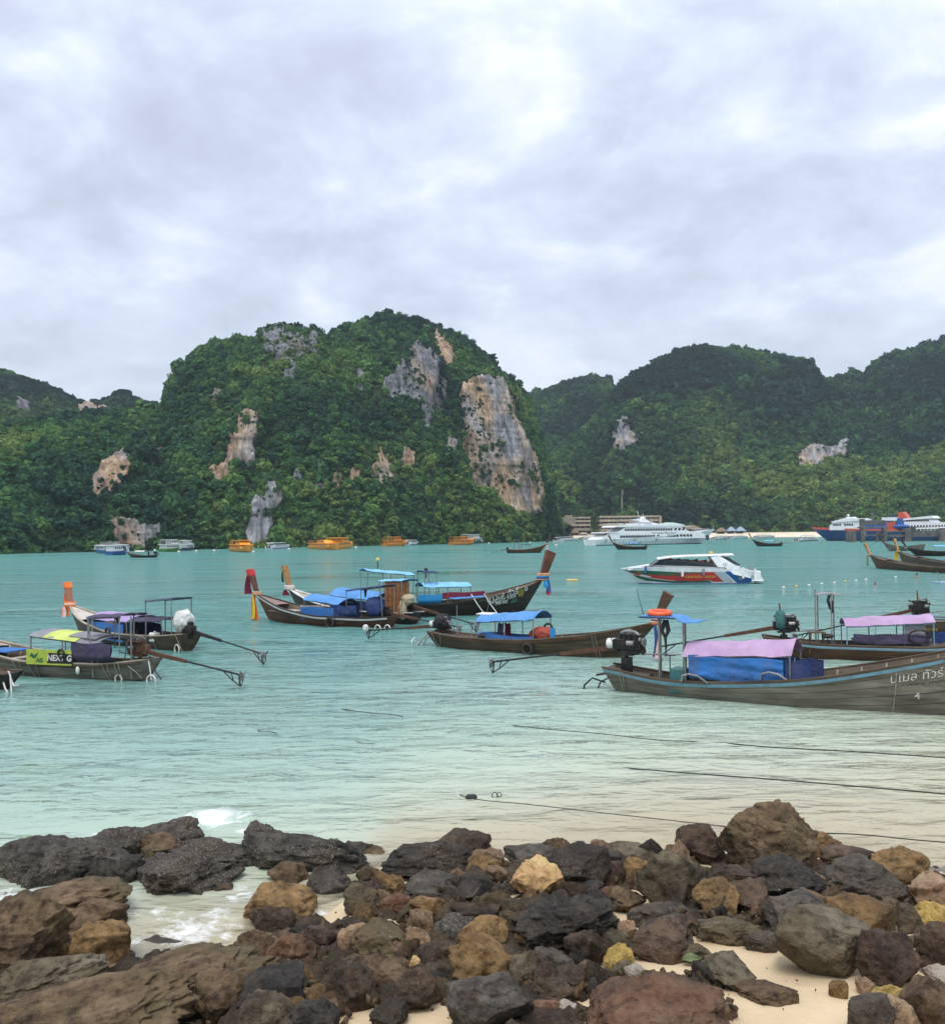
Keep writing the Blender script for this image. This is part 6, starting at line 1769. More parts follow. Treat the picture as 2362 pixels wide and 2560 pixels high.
# ------------------------------------------------------------------ live-aboards and speedboats by the far shore
def liveaboard(label, stern, bow, m, m2=None, m_low=None, hgt=1.0, group=None, decks=2, B=4.2, roof=True, name='tour_boat', cat='boat', sheer=None, m_roof=None, min_l=None):
    S_, E_ = atz(*stern), atz(*bow)
    L_ = (E_ - S_).length
    if min_l and L_ < min_l:    # seen nearly end on
        L_ = min_l
    b = vessel(name, label, cat, stern, bow, B, sheer or (1.0, 1.0, 1.1, 1.4, 1.8, 2.1), 1.8, m, m_low=m_low, low=0.15, group=group, length=L_)
    L2 = b['h'].L; m2 = m2 or m; hw = B * .42
    o = house(b, [(0.06 * L2, 0.9), (0.06 * L2, 2.5 * hgt), (0.70 * L2, 2.6 * hgt), (0.80 * L2, 1.3), (0.80 * L2, 0.9)], hw, m2, 'cabin')
    windows(o, np.linspace(0.15, 0.62, 6) * L2, 0.05 * L2, 1.65 * hgt, 2.2 * hgt, hw)
    house(b, [(0.0, 2.5 * hgt), (0.0, 2.68 * hgt), (0.76 * L2, 2.78 * hgt), (0.76 * L2, 2.6 * hgt)], hw + .25, m2, 'upper_deck')
    if decks > 1:
        o = house(b, [(0.36 * L2, 2.7 * hgt), (0.34 * L2, 4.1 * hgt), (0.60 * L2, 4.1 * hgt), (0.66 * L2, 2.75 * hgt)], hw * .8, m2, 'wheelhouse')
        windows(o, np.linspace(0.40, 0.56, 3) * L2, 0.045 * L2, 3.25 * hgt, 3.85 * hgt, hw * .8)
        if roof:
            house(b, [(0.06 * L2, 4.15 * hgt), (0.06 * L2, 4.3 * hgt), (0.64 * L2, 4.38 * hgt), (0.64 * L2, 4.2 * hgt)], hw * .95, m_roof or m2, 'roof')
            for x in (0.08, 0.22):
                for sd_ in (1, -1):
                    MB().cyl((x * L2, sd_ * hw * .85, 2.7 * hgt), (x * L2, sd_ * hw * .85, 4.2 * hgt), 0.06, 5).build('roof_post', m2, b['root'])
    railing(b, 0.03 * L2, 0.34 * L2, hw, 2.7 * hgt, 0.8, 5, m2); railing(b, 0.80 * L2, 0.95 * L2, B * .16, 1.7, 0.7, 3, m2)
    return b
liveaboard('orange tour boat alone by the pale cliff foot, its hull end-on', (588, 1377), (626, 1381), P_ORANGE, m_low=P_BLACK, group='orange tour boats', hgt=0.76)
liveaboard('orange tour boat with three dark windows, left of the moored pair', (782, 1372), (846, 1375), P_ORANGE, group='orange tour boats', hgt=0.72, roof=False)
liveaboard('orange tour boat with roofed upper deck, right of the moored pair', (824, 1374), (876, 1371), P_ORANGE, group='orange tour boats', hgt=0.84)
liveaboard('orange two-storey tour boat between two small white boats', (960, 1366), (1010, 1365), P_ORANGE2, group='orange tour boats', hgt=0.82)
liveaboard('orange wooden fishing boat in front of the white and green one', (1126, 1363), (1180, 1362), P_ORANGE2, group='orange tour boats', hgt=0.76, sheer=(1.1, 1.0, 1.1, 1.7, 2.5, 3.0), m_low=P_RUST)
liveaboard('blue and white boat behind its twin by the left cliff', (280, 1384), (248, 1382), P_ROYAL, P_WHITE, group='blue and white boats', hgt=0.84, decks=1, min_l=11)
liveaboard('blue and white flat-roofed boat nearest the left cliff', (272, 1388), (309, 1387), P_ROYAL, P_WHITE, group='blue and white boats', hgt=0.96, decks=1, m_low=P_NAVY)
liveaboard('green-hulled white cabin boat beside the blue pair', (404, 1380), (444, 1379), P_LGREEN, P_WHITE, hgt=0.84)
liveaboard('small white cabin cruiser with navy hull beside the green boat', (455, 1377), (476, 1376), P_NAVY, P_CLEAN, hgt=0.76, B=3.2)
liveaboard('white cruiser with green hull behind the orange fishing boat', (1160, 1360), (1204, 1358), P_GREEN, P_CLEAN, hgt=0.92, sheer=(1.3, 1.3, 1.4, 1.7, 2.2, 2.5))
def small_speedboat(label, stern, bow, m=None, m2=None, B=2.8, group='white speedboats by the far shore', stripe=None, hgt=1.0, min_l=None):
    S_, E_ = atz(*stern), atz(*bow)
    L_ = max((E_ - S_).length, min_l or 0)
    b = vessel('speedboat', label, 'speedboat', stern, bow, B, (0.85, 0.9, 1.0, 1.1, 1.2, 1.25), 1.3, m or P_CLEAN, m_low=stripe or P_NAVY, low=0.3, group=group, length=L_)
    L2 = b['h'].L; hw = B * .4
    o = house(b, [(0.08 * L2, 0.85), (0.14 * L2, 1.45), (0.70 * L2, 1.5), (0.84 * L2, 1.0), (0.84 * L2, 0.8)], hw, m2 or P_CLEAN, 'cabin')
    windows(o, np.linspace(0.22, 0.64, 6) * L2, 0.06 * L2, 1.08, 1.38, hw)
    house(b, [(0.05 * L2, 1.95 * hgt), (0.06 * L2, 2.1 * hgt), (0.62 * L2, 2.1 * hgt), (0.70 * L2, 1.9 * hgt)], hw + .1, m2 or P_CLEAN, 'roof')
    for x in (0.1, 0.3, 0.5):
        for sd_ in (1, -1):
            MB().cyl((x * L2, sd_ * hw * .9, 1.4), (x * L2, sd_ * hw * .9, 2.0 * hgt), 0.05, 5).build('roof_post', m2 or P_CLEAN, b['root'])
    MB().cbox((-0.3, 0.4, 0.8), (0.5, 0.4, 0.8)).build('outboard_motor', P_BLACK, b['root'], bevel=0.05); MB().cbox((-0.3, -0.4, 0.8), (0.5, 0.4, 0.8)).build('outboard_motor', P_BLACK, b['root'], bevel=0.05)
    return b
small_speedboat('white speedboat lying between the single orange boat and the moored pair', (672, 1373), (722, 1370), stripe=C_LILAC)
small_speedboat('small white speedboat left of the two-storey orange boat', (916, 1364), (943, 1363))
small_speedboat('small white speedboat right behind the two-storey orange boat', (1018, 1363), (1042, 1362))
small_speedboat('white speedboat hidden behind the orange fishing boat', (1112, 1358), (1140, 1357))
small_speedboat('white speedboat with an orange patch, first along the far beach', (1246, 1354), (1296, 1351), stripe=C_LILAC)
small_speedboat('white speedboat moored close to the far beach before the flat building', (1326, 1352), (1354, 1350), stripe=P_ROYAL)
small_speedboat('small white speedboat next to the one before the flat building', (1347, 1353), (1372, 1351), stripe=C_LILAC)
small_speedboat('white speedboat with blue side near the ferry stern', (1388, 1354), (1446, 1350), stripe=P_ROYAL)
small_speedboat('red-striped white speedboat half hidden behind the ferry stern', (1450, 1349), (1490, 1347), stripe=P_ORED)
small_speedboat('white speedboat moored off the bow of the ferry', (1780, 1350), (1830, 1346))
small_speedboat('long white speedboat before the blue-roofed pavilion', (1822, 1348), (1868, 1345), stripe=C_SKY)
small_speedboat('white speedboat with an orange line near the pavilion', (1885, 1346), (1935, 1343), stripe=P_ORED)
small_speedboat('white speedboat with dark cabin beside the bow of the blue ship', (1989, 1354), (2044, 1351), hgt=1.1)
for (px, py, dx, m_, lab, L_) in ((1032 * 1.0 + 15, 1358, 14, W_DARK, 'little dark dinghy by the rocks behind the orange boat', 5), (655, 1366, 12, W_RED, 'tiny red and white boat under the pale cliff', 5), (1400 * 1.0, 1357, 16, P_CLEAN, 'tiny white tender near the far beach', 5)):
    b = vessel('dinghy', lab, 'dinghy', (px - dx, py), (px + dx * .4, py), 1.7, (0.5, 0.5, 0.55, 0.7, 0.9, 1.0), 0.8, m_, draft=0.3)
    MB().box(1.0, 1.3, -0.6, 0.6, 0.4, 0.46).build('thwart', W_PALE, b['root']); MB().box(2.4, 2.7, -0.55, 0.55, 0.4, 0.46).build('thwart', W_PALE, b['root'])

# ------------------------------------------------------------------ the flat-roofed hotel
M_HOT = stuff_mat('hotel_plaster', [(0.3, (0.34, 0.29, 0.21)), (0.7, (0.50, 0.44, 0.33))], scale=0.3, rough=0.9, dirt=(0.12, 0.10, 0.08), dirt_amt=0.4)
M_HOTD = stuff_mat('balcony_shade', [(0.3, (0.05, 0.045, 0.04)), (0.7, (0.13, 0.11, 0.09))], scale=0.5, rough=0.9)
M_HOTG = stuff_mat('grey_cladding', [(0.3, (0.22, 0.20, 0.17)), (0.7, (0.34, 0.31, 0.27))], scale=0.4, rough=0.9)
hc = aty(1480, 1340, 655)
hotel = empty('hotel', (hc.x, hc.y, 0), 0, 'long flat-roofed concrete hotel of stacked balcony floors behind the beach', 'building')
HB = dict(root=hotel, hd=0.0)
def hrect(px0, px1, py0, py1, y0, y1, name, m, parent=None):
    a, c_ = ax(HB, px0, py0, y0), ax(HB, px1, py1, y0)
    return MB().box(min(a.x, c_.x), max(a.x, c_.x), y0, y1, min(a.z, c_.z), max(a.z, c_.z)).build(name, m, parent or hotel)
def storey(px0, px1, yt, yb, y0, slab=2.2, cols=8, m_wall=M_HOT, recess=2.5):
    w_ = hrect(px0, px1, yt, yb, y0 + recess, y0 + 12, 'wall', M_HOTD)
    hrect(px0 - 1.5, px1 + 1.5, yt - slab * .5, yt + slab * .8, y0 - .4, y0 + 12.3, 'floor_slab', M_HOT)
    for px in np.linspace(px0 + .6, px1 - .6, cols):
        hrect(px - .5, px + .5, yt + slab * .8, yb, y0 + .2, y0 + recess, 'column', m_wall)
    hrect(px0, px1, yb - (yb - yt) * .32, yb, y0 + .1, y0 + .35, 'balcony_wall', M_HOTG)
    for px in np.linspace(px0 + 4, px1 - 4, max(2, cols - 1)):
        hrect(px - 1.6, px + 1.6, yt + slab, yb - 1.5, y0 + recess - .15, y0 + recess + .05, 'window', GLASS, w_)
storey(1364, 1475, 1313, 1325, 0, cols=10); storey(1364, 1478, 1325, 1341, 1, cols=10)
storey(1400, 1474, 1303, 1313, 5, cols=7); storey(1402, 1474, 1294, 1303, 6, cols=7)
hrect(1404, 1438, 1295, 1312, 4.2, 5.0, 'clad_panel', M_HOTG); hrect(1413, 1431, 1288, 1294, 7, 14, 'roof_room', M_HOT)
storey(1500, 1650, 1291, 1301, 6, cols=15); storey(1500, 1650, 1301, 1312, 5, cols=15); storey(1496, 1655, 1312, 1326, 3, cols=15); storey(1478, 1650, 1326, 1341, 2, cols=15)
hrect(1648, 1654, 1290, 1340, 3, 18, 'end_wall', M_HOT)
def roofed(label, px0, px1, py_eave, py_top, py_base, m_roof, name='beach_hut', y=648, hip=True, cat='hut', group=None):
    c0 = aty((px0 + px1) / 2, py_base, y)
    r_ = empty(name, (c0.x, c0.y, 0), 0, label, cat, group)
    B_ = dict(root=r_, hd=0.0)
    a, c_ = ax(B_, px0, py_eave), ax(B_, px1, py_eave); zt = ax(B_, px0, py_top).z; zb = ax(B_, px0, py_base).z
    hw = (c_.x - a.x) / 2; d_ = min(hw, 4)
    V = [(-hw, -d_, a.z), (hw, -d_, a.z), (hw, d_, a.z), (-hw, d_, a.z), (-hw * .25, 0, zt), (hw * .25, 0, zt), (-hw, -d_, a.z - .3), (hw, -d_, a.z - .3), (hw, d_, a.z - .3), (-hw, d_, a.z - .3)]
    MB().add(V, [(0, 1, 5, 4), (1, 2, 5), (2, 3, 4, 5), (3, 0, 4), (0, 6, 7, 1), (1, 7, 8, 2), (2, 8, 9, 3), (3, 9, 6, 0), (9, 8, 7, 6)]).build('roof', m_roof, r_)
    for sx in (-.85, -.3, .3, .85):
        for sy in (-.8, .8):
            MB().box(sx * hw - .12, sx * hw + .12, sy * d_ - .12, sy * d_ + .12, zb - 1, a.z - .29).build('post', W_MID, r_)
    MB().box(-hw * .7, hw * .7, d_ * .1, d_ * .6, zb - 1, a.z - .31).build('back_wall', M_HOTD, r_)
M_THATCH = stuff_mat('thatch', [(0.3, (0.13, 0.10, 0.065)), (0.7, (0.24, 0.19, 0.13))], scale=0.8, rough=0.95, bump=0.5)
roofed('thatched beach hut in front of the flat-roofed hotel', 1428, 1448, 1332, 1321, 1342, M_THATCH, y=638)
roofed('arched cream beach pavilion beside the thatched hut', 1446, 1470, 1335, 1331, 1342, M_HOT, y=636)
roofed('pale green flat-roofed hall behind the ferry', 1636, 1708, 1312, 1306.5, 1335, paint('pale_green_roof', (0.42, 0.56, 0.50), scale=0.2), y=648, cat='building', name='hall')
roofed('brown-roofed house between the hall and the pavilion', 1706, 1752, 1322, 1313, 1335, M_THATCH, y=646, cat='house', name='house')
roofed('left blue-grey tent roof of the beach pavilion', 1816, 1838, 1327, 1317, 1340, paint('blue_grey_roof', (0.24, 0.33, 0.42), scale=0.3), y=644, cat='pavilion', name='pavilion')
roofed('right blue-grey tent roof of the beach pavilion', 1838, 1862, 1327, 1317, 1340, paint('blue_grey_roof', (0.24, 0.33, 0.42), scale=0.3), y=644, cat='pavilion', name='pavilion')
roofed('thatched hut left of the blue-grey pavilions', 1790, 1815, 1328, 1319, 1340, M_THATCH, y=646)
# ================================================================== SHORE ROCKS
def ico(n):
    bm = bmesh.new()
    bmesh.ops.create_icosphere(bm, subdivisions=n, radius=1.0)
    V = np.array([v.co[:] for v in bm.verts]); F = np.array([[v.index for v in f.verts] for f in bm.faces])
    bm.free()
    return V, F
ICO = {k: ico(k) for k in (3, 4, 5, 6)}
def rock_shape(seed, n=5, angular=0.7, rough=1.0, layers=0.0, lump_=0.30):
    r_ = np.random.default_rng(seed)
    V, F = ICO[n]
    D = V.copy()
    rad = 1 + lump_ * fbm(D * 1.2 + seed * 3.1, 3, seed)
    P = D * rad[:, None]
    # broken faces: shave the blob with planes, some through its shoulders
    for k in range(int(9 + 20 * angular)):
        nn = r_.normal(0, 1, 3); nn /= np.linalg.norm(nn)
        off = r_.uniform(0.50, 0.88)
        s_ = P @ nn - off
        cut = np.where(s_ > 0, s_ * 0.97, 0)
        P = P - cut[:, None] * nn
    Nn = P / (np.linalg.norm(P, axis=1, keepdims=True) + 1e-9)
    d = 0.06 * fbm(P * 2.3 + seed, 3, seed + 1) + 0.075 * rough * ridged(P * 1.9 + seed * .7, 4, seed + 2, 0.55) + 0.045 * rough * fbm(P * 6.5 + seed, 3, seed + 3, 0.6)
    # chips: flat-bottomed bites along the edges
    ch = vnoise(P * 4.2 + seed * 1.7, seed + 8)
    d -= 0.06 * rough * sstep(0.25, 0.45, ch)
    d += 0.018 * rough * fbm(P * 20, 2, seed + 4)
    if layers:
        w_ = 0.5 * fbm(P * 1.3, 2, seed + 6)
        q = np.stack([P[:, 0] * 0.9 + P[:, 2] * 1.2, P[:, 1] * 1.6, (P[:, 2] - P[:, 0] * 0.25 + w_) * 5.5], -1)
        d += layers * 0.075 * ridged(q, 3, seed + 7)
    P = P + Nn * d[:, None]
    ext = np.percentile(np.abs(P), 98.5, axis=0)
    return P / ext, F
def rock_mat(name, stops, patch=None, patch_amt=0.0, barn=0.0, rough=0.8, wet=0.0, bump=0.9, stain=None):
    m = bpy.data.materials.new(name)
    t = NT(m)
    rnd = t.n('ShaderNodeObjectInfo').outputs['Random']
    base = t.n('ShaderNodeTexCoord').outputs['Object']
    off = t.n('ShaderNodeVectorMath', {0: base, 1: t.n('ShaderNodeCombineXYZ', {0: t.m('MULTIPLY', rnd, 40.0), 1: t.m('MULTIPLY', rnd, 17.0), 2: 0.0}).outputs[0]}, operation='ADD').outputs[0]
    n1 = t.noise(off, 2.6, 8, 0.62, 0.3); n2 = t.noise(off, 9.0, 7, 0.68); n3 = t.noise(off, 46.0, 4, 0.65); n4 = t.noise(off, 1.1, 5, 0.6)
    fac = t.m('ADD', t.m('MULTIPLY', n1, 0.55), t.m('MULTIPLY', n2, 0.45))
    fac = t.m('ADD', t.m('MULTIPLY', t.m('SUBTRACT', fac, 0.5), 1.5), 0.5)
    fac = t.m('ADD', fac, t.m('MULTIPLY', t.m('SUBTRACT', rnd, 0.5), 0.08))
    col = t.ramp(fac, stops)
    if patch:
        col = t.mix(t.m('MULTIPLY', t.ramp(t.m('ADD', t.m('MULTIPLY', n4, .7), t.m('MULTIPLY', n2, .3)), [(0.46, 0.0), (0.60, 1.0)]), patch_amt), col, patch)
    if stain:
        col = t.mix(t.ramp(n2, [(0.30, 0.75), (0.46, 0.0)]), col, stain)
    col = t.mix(t.m('MULTIPLY', t.ramp(n3, [(0.60, 0.0), (0.75, 1.0)]), 0.35), col, (0.42, 0.38, 0.31))
    hgt = t.m('ADD', t.m('MULTIPLY', n2, 1.0), t.m('MULTIPLY', n3, 0.35))
    if barn:
        s1 = t.noise(off, 34.0, 3, 0.6, 0.6); s2 = t.noise(off, 85.0, 2, 0.5)
        sp = t.ramp(t.m('ADD', t.m('MULTIPLY', s1, .55), t.m('MULTIPLY', s2, .45)), [(0.545 - 0.03 * barn, 0.0), (0.60 - 0.03 * barn, 1.0)])
        zone = t.ramp(n4, [(0.58 - 0.22 * barn, 0.0), (0.66 - 0.16 * barn, 1.0)])
        k = t.m('MULTIPLY', sp, zone)
        col = t.mix(t.m('MULTIPLY', k, 0.75), col, (0.36, 0.33, 0.275))
        hgt = t.m('ADD', hgt, t.m('MULTIPLY', k, 0.6))
    nb = t.n('ShaderNodeBump', {'Height': hgt, 'Strength': bump, 'Distance': 0.075}).outputs[0]
    rr = t.m('ADD', t.m('MULTIPLY', n2, 0.3), rough - 0.15, clamp=True)
    t.done(t.n('ShaderNodeBsdfPrincipled', {'Base Color': col, 'Roughness': rr, 'Normal': nb, 'Specular IOR Level': 0.22}).outputs[0])
    return m
RM = dict(
    bar=rock_mat('barnacled_dark_rock', [(0.30, (0.015, 0.014, 0.012)), (0.48, (0.045, 0.040, 0.032)), (0.62, (0.096, 0.084, 0.067)), (0.75, (0.154, 0.134, 0.109))], (0.090, 0.064, 0.038), 0.5, barn=0.75, rough=0.65),
    blk=rock_mat('black_lava_rock', [(0.30, (0.014, 0.012, 0.010)), (0.50, (0.036, 0.031, 0.026)), (0.66, (0.076, 0.066, 0.055)), (0.78, (0.13, 0.112, 0.094))], (0.072, 0.048, 0.028), 0.5, barn=0.15, rough=0.75),
    slt=rock_mat('dark_grey_rock', [(0.30, (0.026, 0.022, 0.018)), (0.50, (0.072, 0.062, 0.050)), (0.70, (0.155, 0.136, 0.112))], (0.095, 0.064, 0.036), 0.55, barn=0.2, rough=0.75),
    brn=rock_mat('brown_rock', [(0.30, (0.036, 0.023, 0.014)), (0.46, (0.096, 0.061, 0.036)), (0.60, (0.173, 0.115, 0.067)), (0.75, (0.256, 0.186, 0.122))], (0.109, 0.092, 0.038), 0.6, barn=0.12, stain=(0.023, 0.017, 0.012)),
    drk=rock_mat('dark_brown_rock', [(0.30, (0.018, 0.013, 0.010)), (0.48, (0.054, 0.036, 0.024)), (0.62, (0.109, 0.074, 0.049)), (0.76, (0.179, 0.128, 0.090))], (0.064, 0.054, 0.031), 0.5, barn=0.18),
    och=rock_mat('ochre_brown_rock', [(0.30, (0.058, 0.033, 0.014)), (0.46, (0.160, 0.096, 0.038)), (0.62, (0.288, 0.179, 0.077)), (0.76, (0.397, 0.262, 0.134))], (0.109, 0.070, 0.038), 0.7, stain=(0.038, 0.026, 0.015)),
    tan=rock_mat('tan_rock', [(0.30, (0.134, 0.087, 0.051)), (0.50, (0.301, 0.205, 0.125)), (0.66, (0.435, 0.314, 0.205)), (0.78, (0.563, 0.435, 0.314))], (0.243, 0.134, 0.070), 0.6, stain=(0.064, 0.044, 0.028)),
    gld=rock_mat('golden_rock', [(0.30, (0.179, 0.109, 0.045)), (0.46, (0.422, 0.275, 0.109)), (0.60, (0.589, 0.410, 0.173)), (0.75, (0.700, 0.550, 0.282))], (0.512, 0.269, 0.154), 0.7, stain=(0.115, 0.077, 0.038)),
    yel=rock_mat('yellow_ochre_rock', [(0.30, (0.166, 0.109, 0.026)), (0.48, (0.410, 0.275, 0.077)), (0.64, (0.589, 0.435, 0.154)), (0.76, (0.700, 0.563, 0.256))], (0.205, 0.154, 0.064), 0.5, stain=(0.064, 0.051, 0.019)),
    red=rock_mat('red_brown_rock', [(0.30, (0.064, 0.031, 0.018)), (0.48, (0.141, 0.072, 0.041)), (0.64, (0.224, 0.125, 0.077)), (0.78, (0.320, 0.205, 0.141))], (0.096, 0.079, 0.054), 0.6, stain=(0.038, 0.020, 0.015)),
    pur=rock_mat('dark_umber_rock', [(0.30, (0.022, 0.014, 0.011)), (0.46, (0.058, 0.037, 0.027)), (0.60, (0.115, 0.076, 0.054)), (0.75, (0.18, 0.13, 0.095))], (0.10, 0.060, 0.026), 0.55, barn=0.15, rough=0.65),
    gry=rock_mat('olive_brown_rock', [(0.30, (0.042, 0.032, 0.020)), (0.48, (0.100, 0.080, 0.052)), (0.62, (0.170, 0.140, 0.094)), (0.76, (0.26, 0.22, 0.16))], (0.125, 0.088, 0.044), 0.6, barn=0.08, stain=(0.028, 0.021, 0.014)),
    pal=rock_mat('pale_grey_rock', [(0.30, (0.179, 0.147, 0.109)), (0.50, (0.346, 0.301, 0.243)), (0.70, (0.538, 0.486, 0.410))], (0.256, 0.179, 0.115), 0.5),
)
def gnd(x, y): return float(-depth_at(np.array(x), np.array(y)))
def ground_at(px, py):
    z = 0.3
    for _ in range(8):
        p = atz(px, py, z)
        z = max(gnd(p.x, p.y), -0.12)
    return p
ROCKS = []
def rock(x0, y0, x1, y1, kind, label, n=None, ang=0.7, rough=1.0, layers=0.0, tilt=0.0, deep=0.8, rot=None, seed=None, name='rock', over=1.07, lift=0.0):
    cx, cy = (x0 + x1) / 2, (y0 + y1) / 2
    p = ground_at(cx, y1)
    dist = math.hypot(p.y, 0.0)
    rx = (x1 - x0) / 2 * dist / PF
    ry = rx * deep
    hp = (y1 - y0) / 2 * dist / PF
    th = math.atan2(CAMZ - 0.4, p.y)
    ry = min(ry, hp / math.sin(th) * 0.85)
    ry = max(ry, rx * 0.35)
    rz = math.sqrt(max(hp ** 2 - (ry * math.sin(th)) ** 2, (0.30 * hp) ** 2)) / math.cos(th)
    c = aty(cx, cy, p.y + ry * 0.7)
    n = n or (6 if (x1 - x0) > 185 else 5)
    seed = seed or (int(x0 * 7 + y0 * 13) % 9973)
    P, F = rock_shape(seed, n, ang, rough * (1.5 if kind == 'bar' else 1.2), layers)
    P = P * np.array([rx, ry, rz]) * over
    if tilt:
        ca, sa = math.cos(tilt), math.sin(tilt)
        P = P @ np.array([[ca, 0, sa], [0, 1, 0], [-sa, 0, ca]])
    # extend the foot down to the ground so that it is bedded, not floating
    foot = c.z - rz
    g_ = gnd(c.x, c.y)
    if kind == 'bar': P = P * np.array([1.14, 1.25, 1.08])
    if foot > g_ - 0.05:
        ext = (foot - g_ + 0.12)
        low = np.clip(-P[:, 2] / (rz * over), 0, 1)
        P[:, 2] -= low ** 1.5 * ext
    me = new_mesh(name, P, F)
    o = link(name, me, RM[kind], smooth=True)
    o.location = c
    tag(o, label, 'rock', 'shore rocks')
    ROCKS.append((x0, y0, x1, y1))
    return o
R_ = rock
# -- barnacled ledge at the water's edge, left
R_(5, 2093, 262, 2232, 'bar', 'low barnacled black ledge at the far left of the water edge', deep=.6, ang=.4)
R_(236, 2068, 376, 2160, 'bar', 'barnacled hump joining the left ledge to the crest behind', ang=.4)
R_(355, 2050, 534, 2130, 'bar', 'barnacled crest rock where the wave breaks', deep=.6, ang=.4)
R_(342, 2092, 470, 2165, 'brn', 'brown-topped rock set in the barnacled ledge', ang=.6)
R_(430, 2093, 582, 2152, 'bar', 'flat dark rock right of the brown-topped one', ang=.8)
R_(238, 2130, 362, 2224, 'bar', 'barnacled rock below the hump, left of the big barnacled one', ang=.4)
R_(342, 2138, 578, 2250, 'bar', 'biggest barnacled rock standing in the swash', deep=.7, ang=.4)
R_(518, 2204, 580, 2248, 'drk', 'small dark stone at the right foot of the biggest barnacled rock')
R_(617, 2064, 703, 2130, 'bar', 'upright barnacled knob sticking out towards the sea', ang=.5)
R_(588, 2087, 818, 2186, 'bar', 'broad barnacled slab right of the breaking wave', deep=.7, ang=.5)
R_(674, 2158, 772, 2228, 'brn', 'round brown rock in front of the broad barnacled slab', ang=.3)
R_(600, 2216, 782, 2322, 'och', 'rounded ochre-brown boulder on the right bank of the swash', ang=.35)
R_(622, 2268, 734, 2340, 'drk', 'wedge of brown rock leaning below the rounded ochre boulder')
R_(766, 2102, 880, 2172, 'drk', 'dark rock behind the grey one near the water edge')
R_(862, 2108, 932, 2146, 'bar', 'small grey barnacled rock at the water edge')
R_(772, 2134, 854, 2180, 'pur', 'brownish flat rock between the slab and the grey rock')
R_(764, 2173, 870, 2254, 'slt', 'smooth grey wet rock right of the round brown one', ang=.5)
R_(898, 2117, 975, 2156, 'brn', 'low brown rock at the water edge left of the black mass')
R_(170, 2104, 335, 2196, 'bar', 'barnacled saddle between the far left ledge and the hump', ang=.4, deep=.6)
R_(440, 2108, 640, 2186, 'bar', 'low barnacled shelf between the crest rock and the broad slab', ang=.4, deep=.5)
R_(690, 2108, 905, 2196, 'bar', 'dark encrusted end of the ledge behind the grey wet rock', ang=.5, deep=.5)
# -- big bedded rocks bottom left
R_(-60, 2270, 140, 2440, 'brn', 'grey rock face at the left edge above the layered slabs', over=1.28, layers=.7)
R_(22, 2198, 306, 2330, 'brn', 'big brown block at the left with a flat top by the swash', over=1.28, layers=.8, ang=.8, tilt=.12)
R_(165, 2255, 312, 2345, 'brn', 'brown step on the right side of the big left block', over=1.28, layers=.6)
R_(212, 2286, 324, 2425, 'och', 'ochre column facing the swash pool', over=1.28, layers=.6, ang=.5)
R_(118, 2340, 222, 2410, 'och', 'yellowish brown lump in the middle of the left block', over=1.28)
R_(-20, 2395, 222, 2500, 'gry', 'olive-brown rounded ledge at the left edge', over=1.28, layers=.8, ang=.4, tilt=.1)
R_(316, 2334, 460, 2390, 'slt', 'dark grey rock at the foot of the swash pool')
R_(-80, 2440, 470, 2640, 'brn', 'long layered brown slab filling the bottom left corner', layers=1.4, ang=.5, tilt=.16, deep=.6)
R_(240, 2378, 690, 2520, 'brn', 'long layered slab sloping up right from the corner', layers=1.4, ang=.5, tilt=.14, deep=.6)
R_(470, 2440, 640, 2560, 'brn', 'rounded layered knob on the sloping slab', layers=1.0, ang=.4)
R_(590, 2420, 770, 2550, 'blk', 'black rock in the hollow right of the layered knob')
R_(590, 2490, 735, 2610, 'gry', 'olive rock at the bottom edge under the black hollow', ang=.5)
R_(596, 2332, 694, 2425, 'brn', 'brown rock at the top of the sloping slab', layers=.5)
R_(676, 2338, 786, 2430, 'red', 'flat reddish rock right of the slab top')
R_(640, 2350, 700, 2392, 'tan', 'small tan stone tucked above the slab top')
# -- the middle
R_(936, 2112, 1180, 2200, 'blk', 'long black rock mass at the water edge', deep=.6, rough=1.3)
R_(1074, 2075, 1252, 2160, 'drk', 'dark dome with white shells at the water edge, highest of the middle', ang=.5)
R_(1160, 2130, 1252, 2204, 'och', 'ochre-brown rock leaning on the shell-dotted dome')
R_(1008, 2184, 1166, 2244, 'slt', 'dark slate slab below the black mass', ang=.9)
R_(955, 2188, 1011, 2250, 'och', 'small upright ochre stone left of the slate slab', ang=.4)
R_(858, 2214, 948, 2286, 'gry', 'olive barnacled stone right of the small swash inlet', ang=.4)
R_(1143, 2190, 1240, 2270, 'blk', 'black rock under the ochre-brown leaning one')
R_(1286, 2156, 1412, 2250, 'gld', 'bright golden rock, palest of the middle', ang=.5, rough=1.2)
R_(1265, 2112, 1394, 2172, 'slt', 'wet grey rock washed by foam behind the golden one')
R_(1370, 2170, 1432, 2230, 'och', 'brown stone against the right side of the golden rock', ang=.4)
R_(1022, 2234, 1121, 2316, 'och', 'jagged ochre stone in the middle rubble')
R_(932, 2238, 1028, 2294, 'red', 'reddish stone left of the jagged ochre one')
R_(1117, 2250, 1252, 2326, 'drk', 'brown mossy rock under the slate slab')
R_(1086, 2294, 1210, 2360, 'bar', 'grey barnacled rock behind the golden-brown peak')
R_(758, 2309, 846, 2388, 'pur', 'dark red-brown stone left of the tan block')
R_(838, 2314, 920, 2390, 'tan', 'tan angular block in the middle rubble', ang=.9)
R_(897, 2307, 1036, 2404, 'brn', 'square brown block right of the tan one', ang=.9)
R_(1014, 2325, 1076, 2402, 'tan', 'narrow tan stone right of the square brown block', ang=.9)
R_(1148, 2299, 1266, 2402, 'och', 'golden-brown peak standing up in the rubble', ang=1.0)
R_(1117, 2350, 1286, 2486, 'och', 'big ochre boulder with dark hollow below the golden-brown peak', ang=.7)
